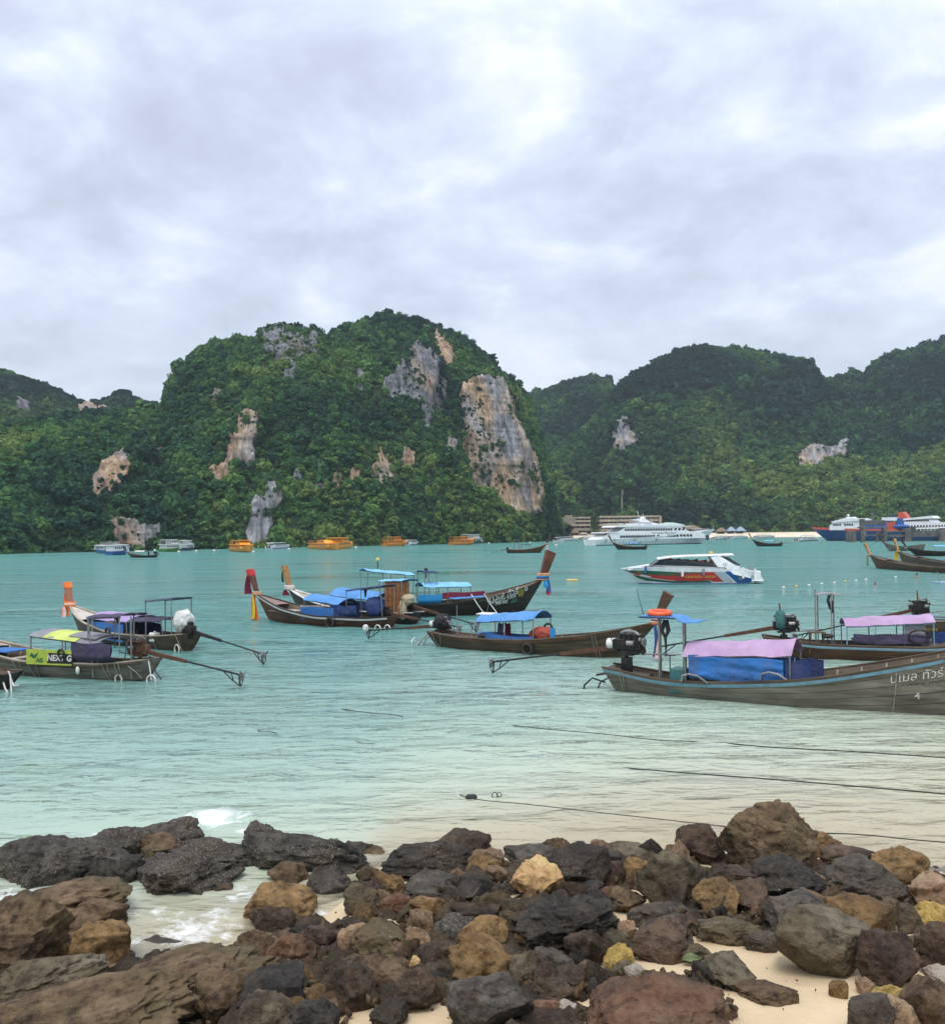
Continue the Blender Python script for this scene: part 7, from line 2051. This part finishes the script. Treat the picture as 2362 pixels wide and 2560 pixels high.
R_(1048, 2355, 1162, 2438, 'drk', 'brown rock left of the big ochre boulder')
R_(870, 2385, 1028, 2482, 'brn', 'wide brown rock below the square block')
R_(1018, 2394, 1054, 2448, 'gld', 'small orange stone between brown rocks')
R_(1272, 2390, 1336, 2490, 'gry', 'grey-ochre block right of the big ochre boulder', ang=.9)
R_(996, 2432, 1094, 2532, 'drk', 'dark pointed rock near the bottom middle', ang=.9)
R_(826, 2420, 950, 2530, 'drk', 'dark brown rock near the bottom, under the wide brown one')
R_(1108, 2440, 1316, 2585, 'slt', 'large flat-topped slate boulder at the bottom edge', ang=1.0, deep=.7)
R_(918, 2502, 1014, 2575, 'blk', 'dark rock at the bottom edge left of the slate boulder')
R_(760, 2462, 830, 2512, 'yel', 'orange-yellow stone at the edge of the black hollow')
R_(735, 2500, 850, 2590, 'blk', 'black rock at the bottom edge right of the olive one')
R_(1293, 2238, 1540, 2384, 'blk', 'large black craggy boulder in the middle', rough=1.8, ang=.5, deep=.8)
R_(1418, 2205, 1508, 2258, 'blk', 'small black rock behind the large craggy boulder')
R_(1356, 2122, 1518, 2230, 'blk', 'dark overhanging rock right of the foam-washed one', ang=.8)
R_(1498, 2146, 1564, 2220, 'pur', 'purple-brown rounded block beside the orange-sided one', ang=.6)
R_(1553, 2138, 1634, 2218, 'och', 'orange-sided block beside the purple-brown one', ang=.8)
R_(1502, 2103, 1644, 2166, 'gry', 'broad grey-tan rock at the water edge', ang=.5)
R_(1512, 2220, 1610, 2280, 'brn', 'brown flat rock at the head of the small sand pocket')
R_(1415, 2326, 1518, 2420, 'drk', 'dark brown rock in front of the large craggy boulder', ang=.5)
R_(1486, 2288, 1545, 2352, 'drk', 'dark stone beside the small sand pocket', ang=.4)
R_(1536, 2303, 1586, 2356, 'tan', 'round tan stone beside the small sand pocket', ang=.3)
R_(1520, 2330, 1572, 2378, 'gry', 'round olive stone below the round tan one', ang=.3)
R_(1513, 2366, 1583, 2428, 'yel', 'pale yellow knobbly stone on the sand', ang=.5)
R_(1532, 2402, 1580, 2446, 'gry', 'olive stone under the pale yellow one', ang=.4)
R_(1562, 2406, 1620, 2458, 'pal', 'grey streaked stone leaning by the pale yellow one')
R_(1418, 2432, 1822, 2640, 'red', 'big red-brown boulder cut by the bottom edge', deep=1.0, ang=.5, over=1.0)
R_(1328, 2375, 1436, 2456, 'slt', 'dark flat rock with a white mark above the rubble')
R_(1396, 2413, 1512, 2480, 'drk', 'brown rock above the big red-brown boulder')
R_(1330, 2447, 1446, 2516, 'drk', 'dark brown rock right of the grey-ochre block')
R_(1392, 2504, 1446, 2550, 'pal', 'pale pointed stone left of the big red-brown boulder')
R_(1322, 2500, 1396, 2556, 'red', 'reddish stone right of the slate boulder')
# -- the right pile
R_(1690, 2068, 1820, 2165, 'pur', 'dark purple-brown rock left of the tall boulder')
R_(1808, 2013, 2040, 2190, 'brn', 'tallest boulder of the right pile, mottled brown', ang=.7, deep=.7)
R_(1974, 2068, 2102, 2145, 'och', 'ochre-brown shoulder right of the tallest boulder')
R_(2028, 2110, 2190, 2172, 'pur', 'dark reddish rock behind the black-blue one')
R_(2152, 2128, 2302, 2230, 'och', 'tan sloping rock at the right waterline', ang=.6)
R_(1592, 2125, 1770, 2282, 'gry', 'large olive-grey boulder at the left of the right pile', ang=.6)
R_(2058, 2153, 2246, 2265, 'slt', 'black-blue smooth boulder in the right pile', ang=.5)
R_(1758, 2150, 1905, 2262, 'pur', 'dark rock under the left side of the tallest boulder')
R_(1858, 2150, 2065, 2266, 'blk', 'dark craggy rock under the tallest boulder', rough=1.4)
R_(1733, 2205, 1842, 2300, 'och', 'brown egg-shaped stone right of the olive-grey boulder', ang=.3)
R_(1806, 2190, 1938, 2285, 'pur', 'purple-brown rock above the olive lumpy one')
R_(1894, 2225, 2060, 2336, 'slt', 'dark grey-brown boulder above the smooth big one', ang=.6)
R_(2040, 2242, 2212, 2336, 'och', 'orange-brown slanted rock behind the smooth big boulder', ang=.7)
R_(2192, 2238, 2242, 2326, 'gry', 'narrow olive upright stone beside the orange-brown rock', ang=.9)
R_(2252, 2185, 2380, 2275, 'tan', 'tan-grey rock at the right edge', ang=.6)
R_(2234, 2262, 2305, 2330, 'gry', 'dark olive rock left of the yellow one')
R_(2282, 2255, 2385, 2318, 'yel', 'yellow ochre rock at the right edge')
R_(1930, 2280, 2182, 2450, 'gry', 'big smooth olive-brown boulder on the sand', over=1.03, ang=.35, rough=.5, deep=.8)
R_(2135, 2332, 2290, 2470, 'pur', 'dark purple boulder with white spots on the sand', ang=.8)
R_(2290, 2312, 2420, 2440, 'pur', 'dark boulder cut by the right edge')
R_(1576, 2298, 1735, 2402, 'pur', 'dark brown boulder at the top of the sand', ang=.5)
R_(1577, 2250, 1756, 2314, 'slt', 'long dark grey rock above the dark brown boulder', deep=.5)
R_(1733, 2288, 1898, 2354, 'gry', 'olive lumpy low rock at the top of the sand', over=1.03, rough=1.5, deep=.5)
R_(1858, 2324, 1946, 2370, 'slt', 'dark low stone left of the smooth big boulder')
R_(1676, 2362, 1772, 2402, 'gry', 'flat grey-brown stone beside the green leaf', over=1.03, deep=.5)
R_(1755, 2374, 1885, 2470, 'gry', 'grey-brown flat rock lying on the sand', over=1.0, deep=1.3)
R_(1850, 2448, 1992, 2510, 'brn', 'low brown toe of the flat rock lying on the sand', over=1.0, deep=1.3)
R_(2179, 2462, 2276, 2532, 'yel', 'ochre-gold stone near the bottom right corner')
R_(2100, 2488, 2228, 2590, 'slt', 'dark grey boulder at the bottom edge near the right corner', over=1.03, ang=.5)
R_(2220, 2500, 2300, 2590, 'tan', 'tan stone at the bottom edge in the right corner')
R_(2262, 2458, 2400, 2590, 'brn', 'brown rock in the bottom right corner')
R_(2313, 2416, 2390, 2470, 'pal', 'pale grey stone at the right edge')
R_(2266, 2338, 2310, 2364, 'brn', 'little brown stone on the sand near the right edge')
R_(2136, 2444, 2184, 2480, 'tan', 'tan stone at the foot of the white-spotted boulder', n=4)
R_(2075, 2454, 2117, 2490, 'och', 'lone ochre pebble out on the open sand', n=4)
R_(1640 + 10, 2148, 1690, 2190, 'och', 'small ochre stone between the water rocks and the olive-grey boulder')

# -- small stones filling the gaps
fill_meshes = []
for k in range(12):
    P, F = rock_shape(500 + k, 4, 0.7, 1.0)
    fill_meshes.append(new_mesh('small_stone', P, F))
    fill_meshes[-1].materials.append(RM['brn'])
    fill_meshes[-1].polygons.foreach_set('use_smooth', np.ones(len(F), bool))
sandy = [[(1480, 2330), (1540, 2290), (1610, 2235), (1640, 2260), (1600, 2310), (1575, 2400), (1500, 2430), (1500, 2450), (1640, 2420), (1690, 2440), (1840, 2440), (1835, 2720), (2520, 2720), (2520, 2280), (2200, 2310), (2180, 2360), (1940, 2360), (1780, 2345), (1660, 2400), (1590, 2400), (1560, 2350)],
         [(860, 2545), (1120, 2530), (1120, 2720), (860, 2720)]]
wet = [[(-200, 2160), (240, 2235), (600, 2245), (610, 2330), (560, 2370), (320, 2390), (310, 2330), (240, 2215), (20, 2215), (-200, 2330)], [(560, 2050), (0, 2050), (0, 2100), (240, 2060)], [(780, 2250), (850, 2240), (870, 2300), (760, 2310)]]
kinds = ['brn', 'drk', 'och', 'blk', 'red', 'tan', 'pur', 'gry', 'brn', 'och', 'red', 'slt', 'tan']
fl = []
tries = 0
fr_ = np.random.default_rng(5)
while len(fl) < 298 and tries < 9000:
    tries += 1
    px = fr_.uniform(570, 2340); py = fr_.uniform(2120, 2555)
    q = np.array([[px, py]])
    if any(in_poly(q, pl)[0] for pl in wet): continue
    if max(poly_dist(q, pl)[0] for pl in sandy) > -26: continue
    if py < 2165 and not (700 < px < 1700): continue
    p = ground_at(px, py)
    if p.y > shore_y(p.x) + 0.4: continue
    s_ = fr_.uniform(16, 42) * p.y / PF
    o = bpy.data.objects.new('small_stone', fill_meshes[len(fl) % 12])
    COL.objects.link(o)
    o.material_slots[0].link = 'OBJECT'
    o.material_slots[0].material = RM[kinds[int(fr_.integers(0, len(kinds)))]]
    o.location = (p.x, p.y, p.z + s_ * fr_.uniform(0.1, 0.9))
    o.rotation_euler = tuple(fr_.uniform(0, 6.28, 3))
    o.scale = (s_ * fr_.uniform(.8, 1.3), s_ * fr_.uniform(.7, 1.1), s_ * fr_.uniform(.55, .9))
    tag(o, 'small brown or dark stone wedged in the gaps between the shore rocks', 'stone', 'small stones between the shore rocks')
    fl.append(o)
# -- bed of broken rock under the pile, coloured dark as shade in deep gaps
bx = np.linspace(-9, 9, 420); by = np.linspace(6.2, 15.5, 230)
BX, BY = np.meshgrid(bx, by, indexing='ij')
g0 = -depth_at(BX, BY)
q = proj(np.stack([BX, BY, g0], -1))
mask = sstep(8, 45, -np.maximum(poly_dist(q, sandy[0]), poly_dist(q, sandy[1]))) * sstep(-10, 18, -np.maximum.reduce([poly_dist(q, w_) for w_ in wet]))
yl_ = np.maximum(shore_y(BX), spl([-9, -3, -1, 9], [14.2, 14.2, 13.9, 13.5], BX))
mask = mask * sstep(yl_ + 0.3, yl_ - 0.5, BY)
g0 = np.maximum(g0, -0.35)
BZ = g0 - 0.10 + mask * (0.10 + 0.20 * ridged(np.stack([BX * 1.9, BY * 1.9, 0 * BX], -1), 4, 61, .6) + 0.10 * fbm(np.stack([BX * 6, BY * 6, 0 * BX], -1), 4, 62, .6))
BZ = np.where(mask < 0.02, g0 - 0.3, BZ)
bed = link('rubble', new_mesh('rubble', np.stack([BX, BY, BZ], -1).reshape(-1, 3), grid_faces(420, 230)), RM['drk'], smooth=True)
tag(bed, 'broken rock and grit between the shore rocks, coloured dark to stand for the shade in the gaps', 'rubble', kind='stuff')

# -- countless broken chips between them
ICO[2] = ico(2)
gv, gf, off_ = [], [], 0
def shard(seed):
    r_ = np.random.default_rng(seed)
    bm = bmesh.new()
    for q in r_.normal(0, 1, (11, 3)):
        q = q / np.linalg.norm(q) * r_.uniform(0.7, 1.15)
        bm.verts.new((q[0] * 1.25, q[1] * 0.9, q[2] * 0.6))
    res = bmesh.ops.convex_hull(bm, input=bm.verts)
    bmesh.ops.triangulate(bm, faces=bm.faces[:])
    loose = [v for v in bm.verts if not v.link_faces]
    bmesh.ops.delete(bm, geom=loose, context='VERTS')
    bm.verts.index_update()
    V = np.array([v.co[:] for v in bm.verts]); F = np.array([[v.index for v in f.verts] for f in bm.faces])
    bm.free()
    return V, F
chips = [shard(700 + k) for k in range(14)]
gr = np.random.default_rng(9)
cnt = 0
while cnt < 1700:
    px = gr.uniform(330, 2380); py = gr.uniform(2120, 2575)
    q = np.array([[px, py]])
    ins = any(in_poly(q, pl)[0] for pl in sandy)
    if ins and gr.random() > 0.035: continue
    if any(in_poly(q, pl)[0] for pl in wet): continue
    if py < 2200 and px < 600: continue
    p = ground_at(px, py)
    if p.y > 14.0 or gnd(p.x, p.y) < 0.03: continue
    s_ = (4 + 16 * gr.random() ** 1.8 if not ins else gr.uniform(1.5, 5)) * p.y / PF
    P, F = chips[cnt % 14]
    R3 = np.array(Euler(tuple(gr.uniform(0, 6.28, 3))).to_matrix())
    gv.append((P * s_ * gr.uniform(.6, 1.2, 3)) @ R3.T + np.array([p.x, p.y, p.z + (gr.random() * 0.12 if not ins else 0.005)]))
    gf.append(F + off_); off_ += len(P); cnt += 1
ch_ = link('gravel', new_mesh('gravel', np.concatenate(gv), np.concatenate(gf)), RM['brn'])
tag(ch_, 'loose broken brown chips scattered between the shore rocks', 'gravel', kind='stuff')

# ================================================================== SMALL THINGS ON THE WATER AND SHORE
def water_rope(label, pts, r=0.02, m=None, z=0.03):
    P = []
    for (px, py), zz in pts:
        p = atz(px, py, zz); P.append(p)
    # smooth path
    t_ = np.linspace(0, 1, len(P)); tt = np.linspace(0, 1, 60)
    X = [spl(t_, [p[k] for p in P], tt) for k in range(3)]
    c0 = Vector((X[0][0], X[1][0], 0))
    mb = MB().tube([(X[0][i], X[1][i], X[2][i]) for i in range(60)], r, 6)
    o = mb.build('mooring_rope', m or M_DROPE, None, smooth=True)
    tag(o, label, 'rope', 'mooring ropes over the shallows')
    return o
water_rope('long dark rope reaching the right edge, nearest the rocks but one', [((1540, 1918), -.02), ((1700, 1931), .07), ((1950, 1950), .12), ((2362, 1985), .2), ((2500, 1998), .25)], 0.013)
water_rope('long dark rope reaching the right edge below the grey boat', [((1770, 1853), -.02), ((1900, 1866), .07), ((2150, 1880), .12), ((2362, 1894), .2), ((2500, 1902), .25)], 0.013)
water_rope('thin dark rope ending mid-water left of the grey boat', [((1258, 1811), -.02), ((1350, 1821), .05), ((1500, 1834), .06), ((1680, 1852), .05), ((1780, 1856), -.02)], 0.010)
water_rope('short dark rope end under the tails of the left boats', [((838, 1769), -.03), ((880, 1776), .05), ((960, 1785), .04), ((1010, 1791), -.03)], 0.010)
water_rope('faint rope running from the black float towards the right', [((1140, 1984), -.02), ((1180, 1996), .05), ((1330, 2012), .05), ((1560, 2038), .05), ((1830, 2068), .04)], 0.008)
water_rope('short dark rope in the open water left of the middle', [((635, 1822), -.03), ((660, 1828), .05), ((705, 1835), -.03)], 0.009)
water_rope('short thin rope under the short dark one in the open water', [((885, 1852), -.03), ((915, 1858), .04), ((955, 1862), -.03)], 0.007)
water_rope('rope dipping into the water behind the tallest boulder', [((1960, 2078), .1), ((2100, 2084), .06), ((2250, 2096), .05), ((2362, 2106), .1), ((2450, 2114), .12)], 0.010)
p = atz(1178, 1996)
fl_ = empty('rope_float', (p.x, p.y, 0.02), 0.1, 'black float with two rings on the faint rope in the shallows', 'float')
MB().tube([(-0.10, 0, 0), (-.06, 0, 0.0), (.06, 0, 0), (0.10, 0, 0)], [0.03, 0.055, 0.055, 0.03], 10).build('float_body', M_RUBBER, fl_, smooth=True)
MB().torus((0.42, 0, 0.02), 0.05, 0.008, 14, 6, 'Y').build('ring', M_IRON, fl_); MB().torus((0.50, 0.02, 0.02), 0.04, 0.008, 14, 6, 'Y').build('ring', M_IRON, fl_)
MB().bar((-0.22, 0, 0.0), (-0.28, 0.03, 0.16), 0.03).build('tag', P_WHITE, fl_)
def buoy(px, py, m, label, r=0.22, group='floats marking the swimming area', sx=1.0):
    p = atz(px, py)
    o = empty('buoy', (p.x, p.y, 0), random.random(), label, 'buoy', group)
    MB().ball((0, 0, r * .35), (r * sx, r, r * .8), 12, 8).build('float_body', m, o, smooth=True)
    MB().torus((0, 0, r * 1.15), r * .22, r * .07, 10, 5, 'Y').build('eye', M_IRON, o)
ORD = ['first', 'second', 'third', 'fourth', 'fifth', 'sixth', 'seventh', 'eighth', 'ninth', 'tenth']
nb_ = 0
for (px, py, m_) in ((1958, 1470, M_FLOATW), (1990, 1467, M_FLOATY), (2022, 1464, M_FLOATW), (2053, 1461, M_FLOATW), (2085, 1458, M_FLOATW), (2112, 1455, M_FLOATY), (2139, 1453, M_FLOATW), (2164, 1450, M_FLOATW), (2238, 1444, M_FLOATW)):
    buoy(px, py, m_, ORD[nb_] + ' float from the left in the row before the swimmers, ' + ('yellowish' if m_ is M_FLOATY else 'white'), 0.13); nb_ += 1
p = atz(1430, 1452)
yt = empty('float_tube', (p.x, p.y, 0.05), 0.05, 'long yellow float lying on the open water left of the striped speedboat', 'float')
MB().tube([(-0.55, 0, 0), (-.5, 0, 0), (0, 0.03, 0), (.5, 0, 0), (0.55, 0, 0)], [0.06, 0.12, 0.12, 0.12, 0.06], 10).build('float_body', M_FLOATY, yt, smooth=True)
for k, (px, py) in enumerate(((388, 1377), (448, 1381), (491, 1379), (536, 1378), (634, 1381), (723, 1374), (890, 1370), (1222, 1359), (1325, 1357), (1390, 1364))):
    buoy(px, py, M_FLOATW, ORD[k] + ' white mooring buoy from the left off the far shore', 0.45, 'white mooring buoys off the far shore')
# swimmers
M_SKIN = stuff_mat('tanned_skin', [(0.3, (0.22, 0.12, 0.075)), (0.7, (0.33, 0.19, 0.125))], scale=8, rough=0.55)
M_HAIR = stuff_mat('wet_black_hair', [(0.3, (0.006, 0.005, 0.005)), (0.7, (0.018, 0.014, 0.012))], scale=20, rough=0.35)
def swimmer(px, py, rz, label, up=0.0):
    p = atz(px, py)
    o = empty('person', (p.x, p.y, 0), rz, label, 'person', 'swimmers')
    prof = [(-0.25, 0.10, 0.18), (-0.10, 0.12, 0.215), (0.0, 0.11, 0.20), (0.055, 0.075, 0.10), (0.09, 0.055, 0.058), (0.14, 0.055, 0.055), (0.18, 0.07, 0.06), (0.22, 0.088, 0.07), (0.27, 0.098, 0.076), (0.32, 0.096, 0.076), (0.37, 0.075, 0.06), (0.395, 0.03, 0.025)]
    n = 20
    V, F = [], []
    for i, (z, rx, ry) in enumerate(prof):
        for k in range(n):
            a = 6.2832 * k / n
            x, y = rx * math.cos(a), ry * math.sin(a)
            if 0.2 < z < 0.3 and abs(a) < 0.4 or (0.2 < z < 0.3 and a > 5.9): x += 0.018 * (1 - abs(z - 0.25) / .05)   # nose
            if 0.23 < z < 0.3 and abs(math.sin(a)) > 0.93: y *= 1.13                                             # ears
            V.append((x, y, z + up))
        if i:
            for k in range(n):
                a = (i - 1) * n
                F.append((a + k, a + (k + 1) % n, a + n + (k + 1) % n, a + n + k))
    F.append(tuple(range(n - 1, -1, -1))); F.append(tuple((len(prof) - 1) * n + k for k in range(n)))
    MB().add(V, F).build('body', M_SKIN, o, smooth=True)
    hv = MB().ball((-0.012, 0, 0.315 + up), (0.10, 0.083, 0.09), 14, 9).build('hair', M_HAIR, o, smooth=True)
    for s_ in (-1, 1):
        MB().ball((0.082, s_ * 0.03, 0.272 + up), (0.012, 0.014, 0.008), 8, 6).build('eye', M_HAIR, o)
    MB().ball((0.083, 0, 0.205 + up), (0.01, 0.022, 0.006), 8, 6).build('mouth', paint('lips', (0.25, 0.08, 0.07), amt=0), o)
swimmer(2186, 1466, -2.0, 'swimmer with dark wet hair, head and shoulders out, nearer the floats')
swimmer(2290, 1446, 2.8, 'swimmer with dark hair farther out near the moored boats', 0.12)
# little blue raft with poles at the right edge
p = atz(2352, 1459)
rf = empty('raft', (p.x, p.y, 0), 0.05, 'small light blue raft with leaning poles at the right edge', 'raft')
MB().box(-0.5, 2.2, -0.7, 0.7, -0.1, 0.16).build('raft_deck', P_LBLUE, rf, bevel=0.03)
for k in range(3):
    MB().cyl((-0.45 + .18 * k, -0.5 + .3 * k, 0.1), (-0.62 + .16 * k, -0.5 + .3 * k, 1.0), 0.03, 6).build('raft_pole', W_PALE, rf)
# fallen leaf on the sand
p = ground_at(1727, 2408)
G = []
for i in range(9):
    u = i / 8; w_ = 0.05 * math.sin(math.pi * min(1, u * 1.02) ** .8) + 0.002
    G.append([(-0.11 + 0.22 * u, j * w_, 0.03 * (abs(j)) + 0.015 * math.sin(3 * u)) for j in (-1, -.5, 0, .5, 1)])
lf = MB().slab(np.array(G), 0.003).build('fallen_leaf', stuff_mat('fallen_leaf_green', [(0.3, (0.10, 0.13, 0.05)), (0.7, (0.22, 0.25, 0.12))], scale=8, rough=0.5), None, smooth=True)
lf.location = (p.x, p.y, p.z + 0.03); lf.rotation_euler = (0.5, 0.1, 0.3)
tag(lf, 'curled grey-green fallen leaf on the sand beside a flat stone', 'leaf')

# ================================================================== TREES ALONG THE FAR SHORE THAT STAND OUT
M_BARK = stuff_mat('pale_bark', [(0.3, (0.20, 0.18, 0.15)), (0.7, (0.36, 0.33, 0.28))], scale=2, rough=0.9)
M_BARKD = stuff_mat('dark_bark', [(0.3, (0.05, 0.04, 0.03)), (0.7, (0.11, 0.09, 0.07))], scale=2, rough=0.9)
def leafm(name, c): 
    return leaf_mat(name, [(0.0, tuple(x * .6 for x in c)), (0.5, c), (1.0, tuple(min(1, x * 1.5) for x in c))], inst=False)
M_LF_DK = leafm('dark_leaves', (0.028, 0.056, 0.028)); M_LF_MD = leafm('green_leaves', (0.05, 0.10, 0.032)); M_LF_LT = leafm('light_leaves', (0.10, 0.15, 0.04))
def tree(label, px, py_base, y, h_px, w_px, m, bark=None, kind='round', seed=1, group='trees along the far shore'):
    b = aty(px, py_base, y)
    H_ = h_px * y / PF; Wd = w_px * y / PF
    o = empty('tree', (b.x, b.y, b.z), seed * 1.3, label, 'tree', group)
    rr = random.Random(seed)
    tr_ = MB()
    th = H_ * (0.5 if kind == 'round' else 0.92)
    pts = [(0, 0, -1.5), (0.03 * H_ * rr.uniform(-1, 1), 0.02 * H_, th * .5), (0.04 * H_ * rr.uniform(-1, 1), 0, th)]
    tr_.tube(pts, [0.028 * H_, 0.02 * H_, 0.010 * H_], 7)
    tp = Vector(pts[-1])
    for k in range(5):
        a = k * 1.26 + rr.random()
        z0 = th * rr.uniform(.55, .95)
        tr_.tube([(pts[1][0] * .5, 0, z0), (math.cos(a) * Wd * .18, math.sin(a) * Wd * .18, z0 + H_ * .12), (math.cos(a) * Wd * .34, math.sin(a) * Wd * .34, z0 + H_ * .2)], [0.012 * H_, 0.008 * H_, 0.004 * H_], 5)
    tr_.build('trunk', bark or M_BARKD, o, smooth=True)
    r_ = np.random.default_rng(seed)
    if kind == 'round':
        me = crown_mesh('crown', 300 + seed, 1500, 0.085, 1.0, 11)
        V = np.zeros(len(me.vertices) * 3, np.float32); me.vertices.foreach_get('co', V); V = V.reshape(-1, 3)
        V = V * np.array([Wd / 2, Wd / 2, H_ * .36]) * 0.95 + np.array([0, 0, H_ * .64])
    elif kind == 'feather':
        n = 2600
        u = r_.random(n) ** 0.8
        rad = Wd / 2 * (1 - u) ** .6 * (0.55 + .45 * np.sin(u * 14 + 1.5) ** 2) * r_.random(n) ** .5
        a = r_.random(n) * 6.283
        c = np.stack([rad * np.cos(a), rad * np.sin(a), H_ * (0.15 + 0.85 * u)], -1)
        s = 0.018 * H_ * r_.uniform(.6, 1.4, (n, 1))
        d1 = r_.normal(0, 1, (n, 3)); d2 = r_.normal(0, 1, (n, 3))
        d1 /= np.linalg.norm(d1, axis=1, keepdims=True); d2 /= np.linalg.norm(d2, axis=1, keepdims=True)
        V = np.stack([c - d1 * s * 1.6, c + d2 * s * .6, c + d1 * s * 1.6, c - d2 * s * .6], 1).reshape(-1, 3)
        me = new_mesh('crown', V, np.arange(n * 4).reshape(-1, 4))
    else:   # tall bare trunk with a small tuft
        n = 500
        c = r_.normal(0, 1, (n, 3)) * np.array([Wd * .22, Wd * .22, H_ * .045]) + np.array([tp.x, tp.y, H_ * .95])
        s = 0.02 * H_ * r_.uniform(.6, 1.4, (n, 1))
        d1 = r_.normal(0, 1, (n, 3)); d2 = r_.normal(0, 1, (n, 3))
        V = np.stack([c - d1 * s, c + d2 * s, c + d1 * s, c - d2 * s], 1).reshape(-1, 3)
        me = new_mesh('crown', V, np.arange(n * 4).reshape(-1, 4))
    me.vertices.foreach_set('co', V.astype(np.float32).ravel()); me.update()
    link('crown', me, m, o)
tree('tall feathery casuarina standing between the two hotel wings', 1488, 1345, 640, 56, 36, M_LF_MD, kind='feather', seed=21)
tree('round dark tree before the left wing of the hotel', 1420, 1344, 640, 34, 28, M_LF_DK, seed=22)
tree('small bushy tree before the left end of the hotel', 1380, 1344, 640, 22, 18, M_LF_MD, seed=23)
tree('little palm-like tree by the hotel middle', 1396, 1344, 640, 20, 14, M_LF_LT, seed=24)
tree('tall pale bare trunk rising above the hotel', 1556, 1290, 700, 80, 20, M_LF_MD, bark=M_BARK, kind='bare', seed=25)
tree('tall white bare trunk on the slope above the pavilions', 1978, 1282, 700, 42, 14, M_LF_MD, bark=M_BARK, kind='bare', seed=26)
tree('thin pale trunk right of the pavilions', 1946, 1320, 690, 30, 12, M_LF_MD, bark=M_BARK, kind='bare', seed=27)
tree('feathery dark conifer at the foot of the big cliff', 1308, 1290, 520, 34, 30, M_LF_DK, kind='feather', seed=28)
tree('dark round tree right of the foot of the big cliff', 1362, 1290, 560, 46, 40, M_LF_DK, seed=29)
for k, (px, w_, h_, m_) in enumerate(((1250, 46, 34, M_LF_MD), (1290, 44, 36, M_LF_DK), (1325, 40, 34, M_LF_MD), (1352, 30, 28, M_LF_MD))):
    tree(ORD[k] + ' leafy tree from the left at the left end of the far beach', px, 1346, 622, h_, w_, m_, seed=30 + k, group='tree row at the left end of the far beach')
for k, (px, w_, h_, m_) in enumerate(((1668, 34, 26, M_LF_MD), (1765, 40, 30, M_LF_DK), (1880, 44, 32, M_LF_MD), (1915, 36, 28, M_LF_DK), (1960, 44, 34, M_LF_MD), (2005, 40, 32, M_LF_DK), (2050, 46, 38, M_LF_MD), (2100, 44, 40, M_LF_MD))):
    tree(ORD[k] + ' leafy tree from the left in the row right of the white ferry', px, 1338, 668, h_, w_, m_, seed=40 + k, group='tree row behind the beach right of the ferry')
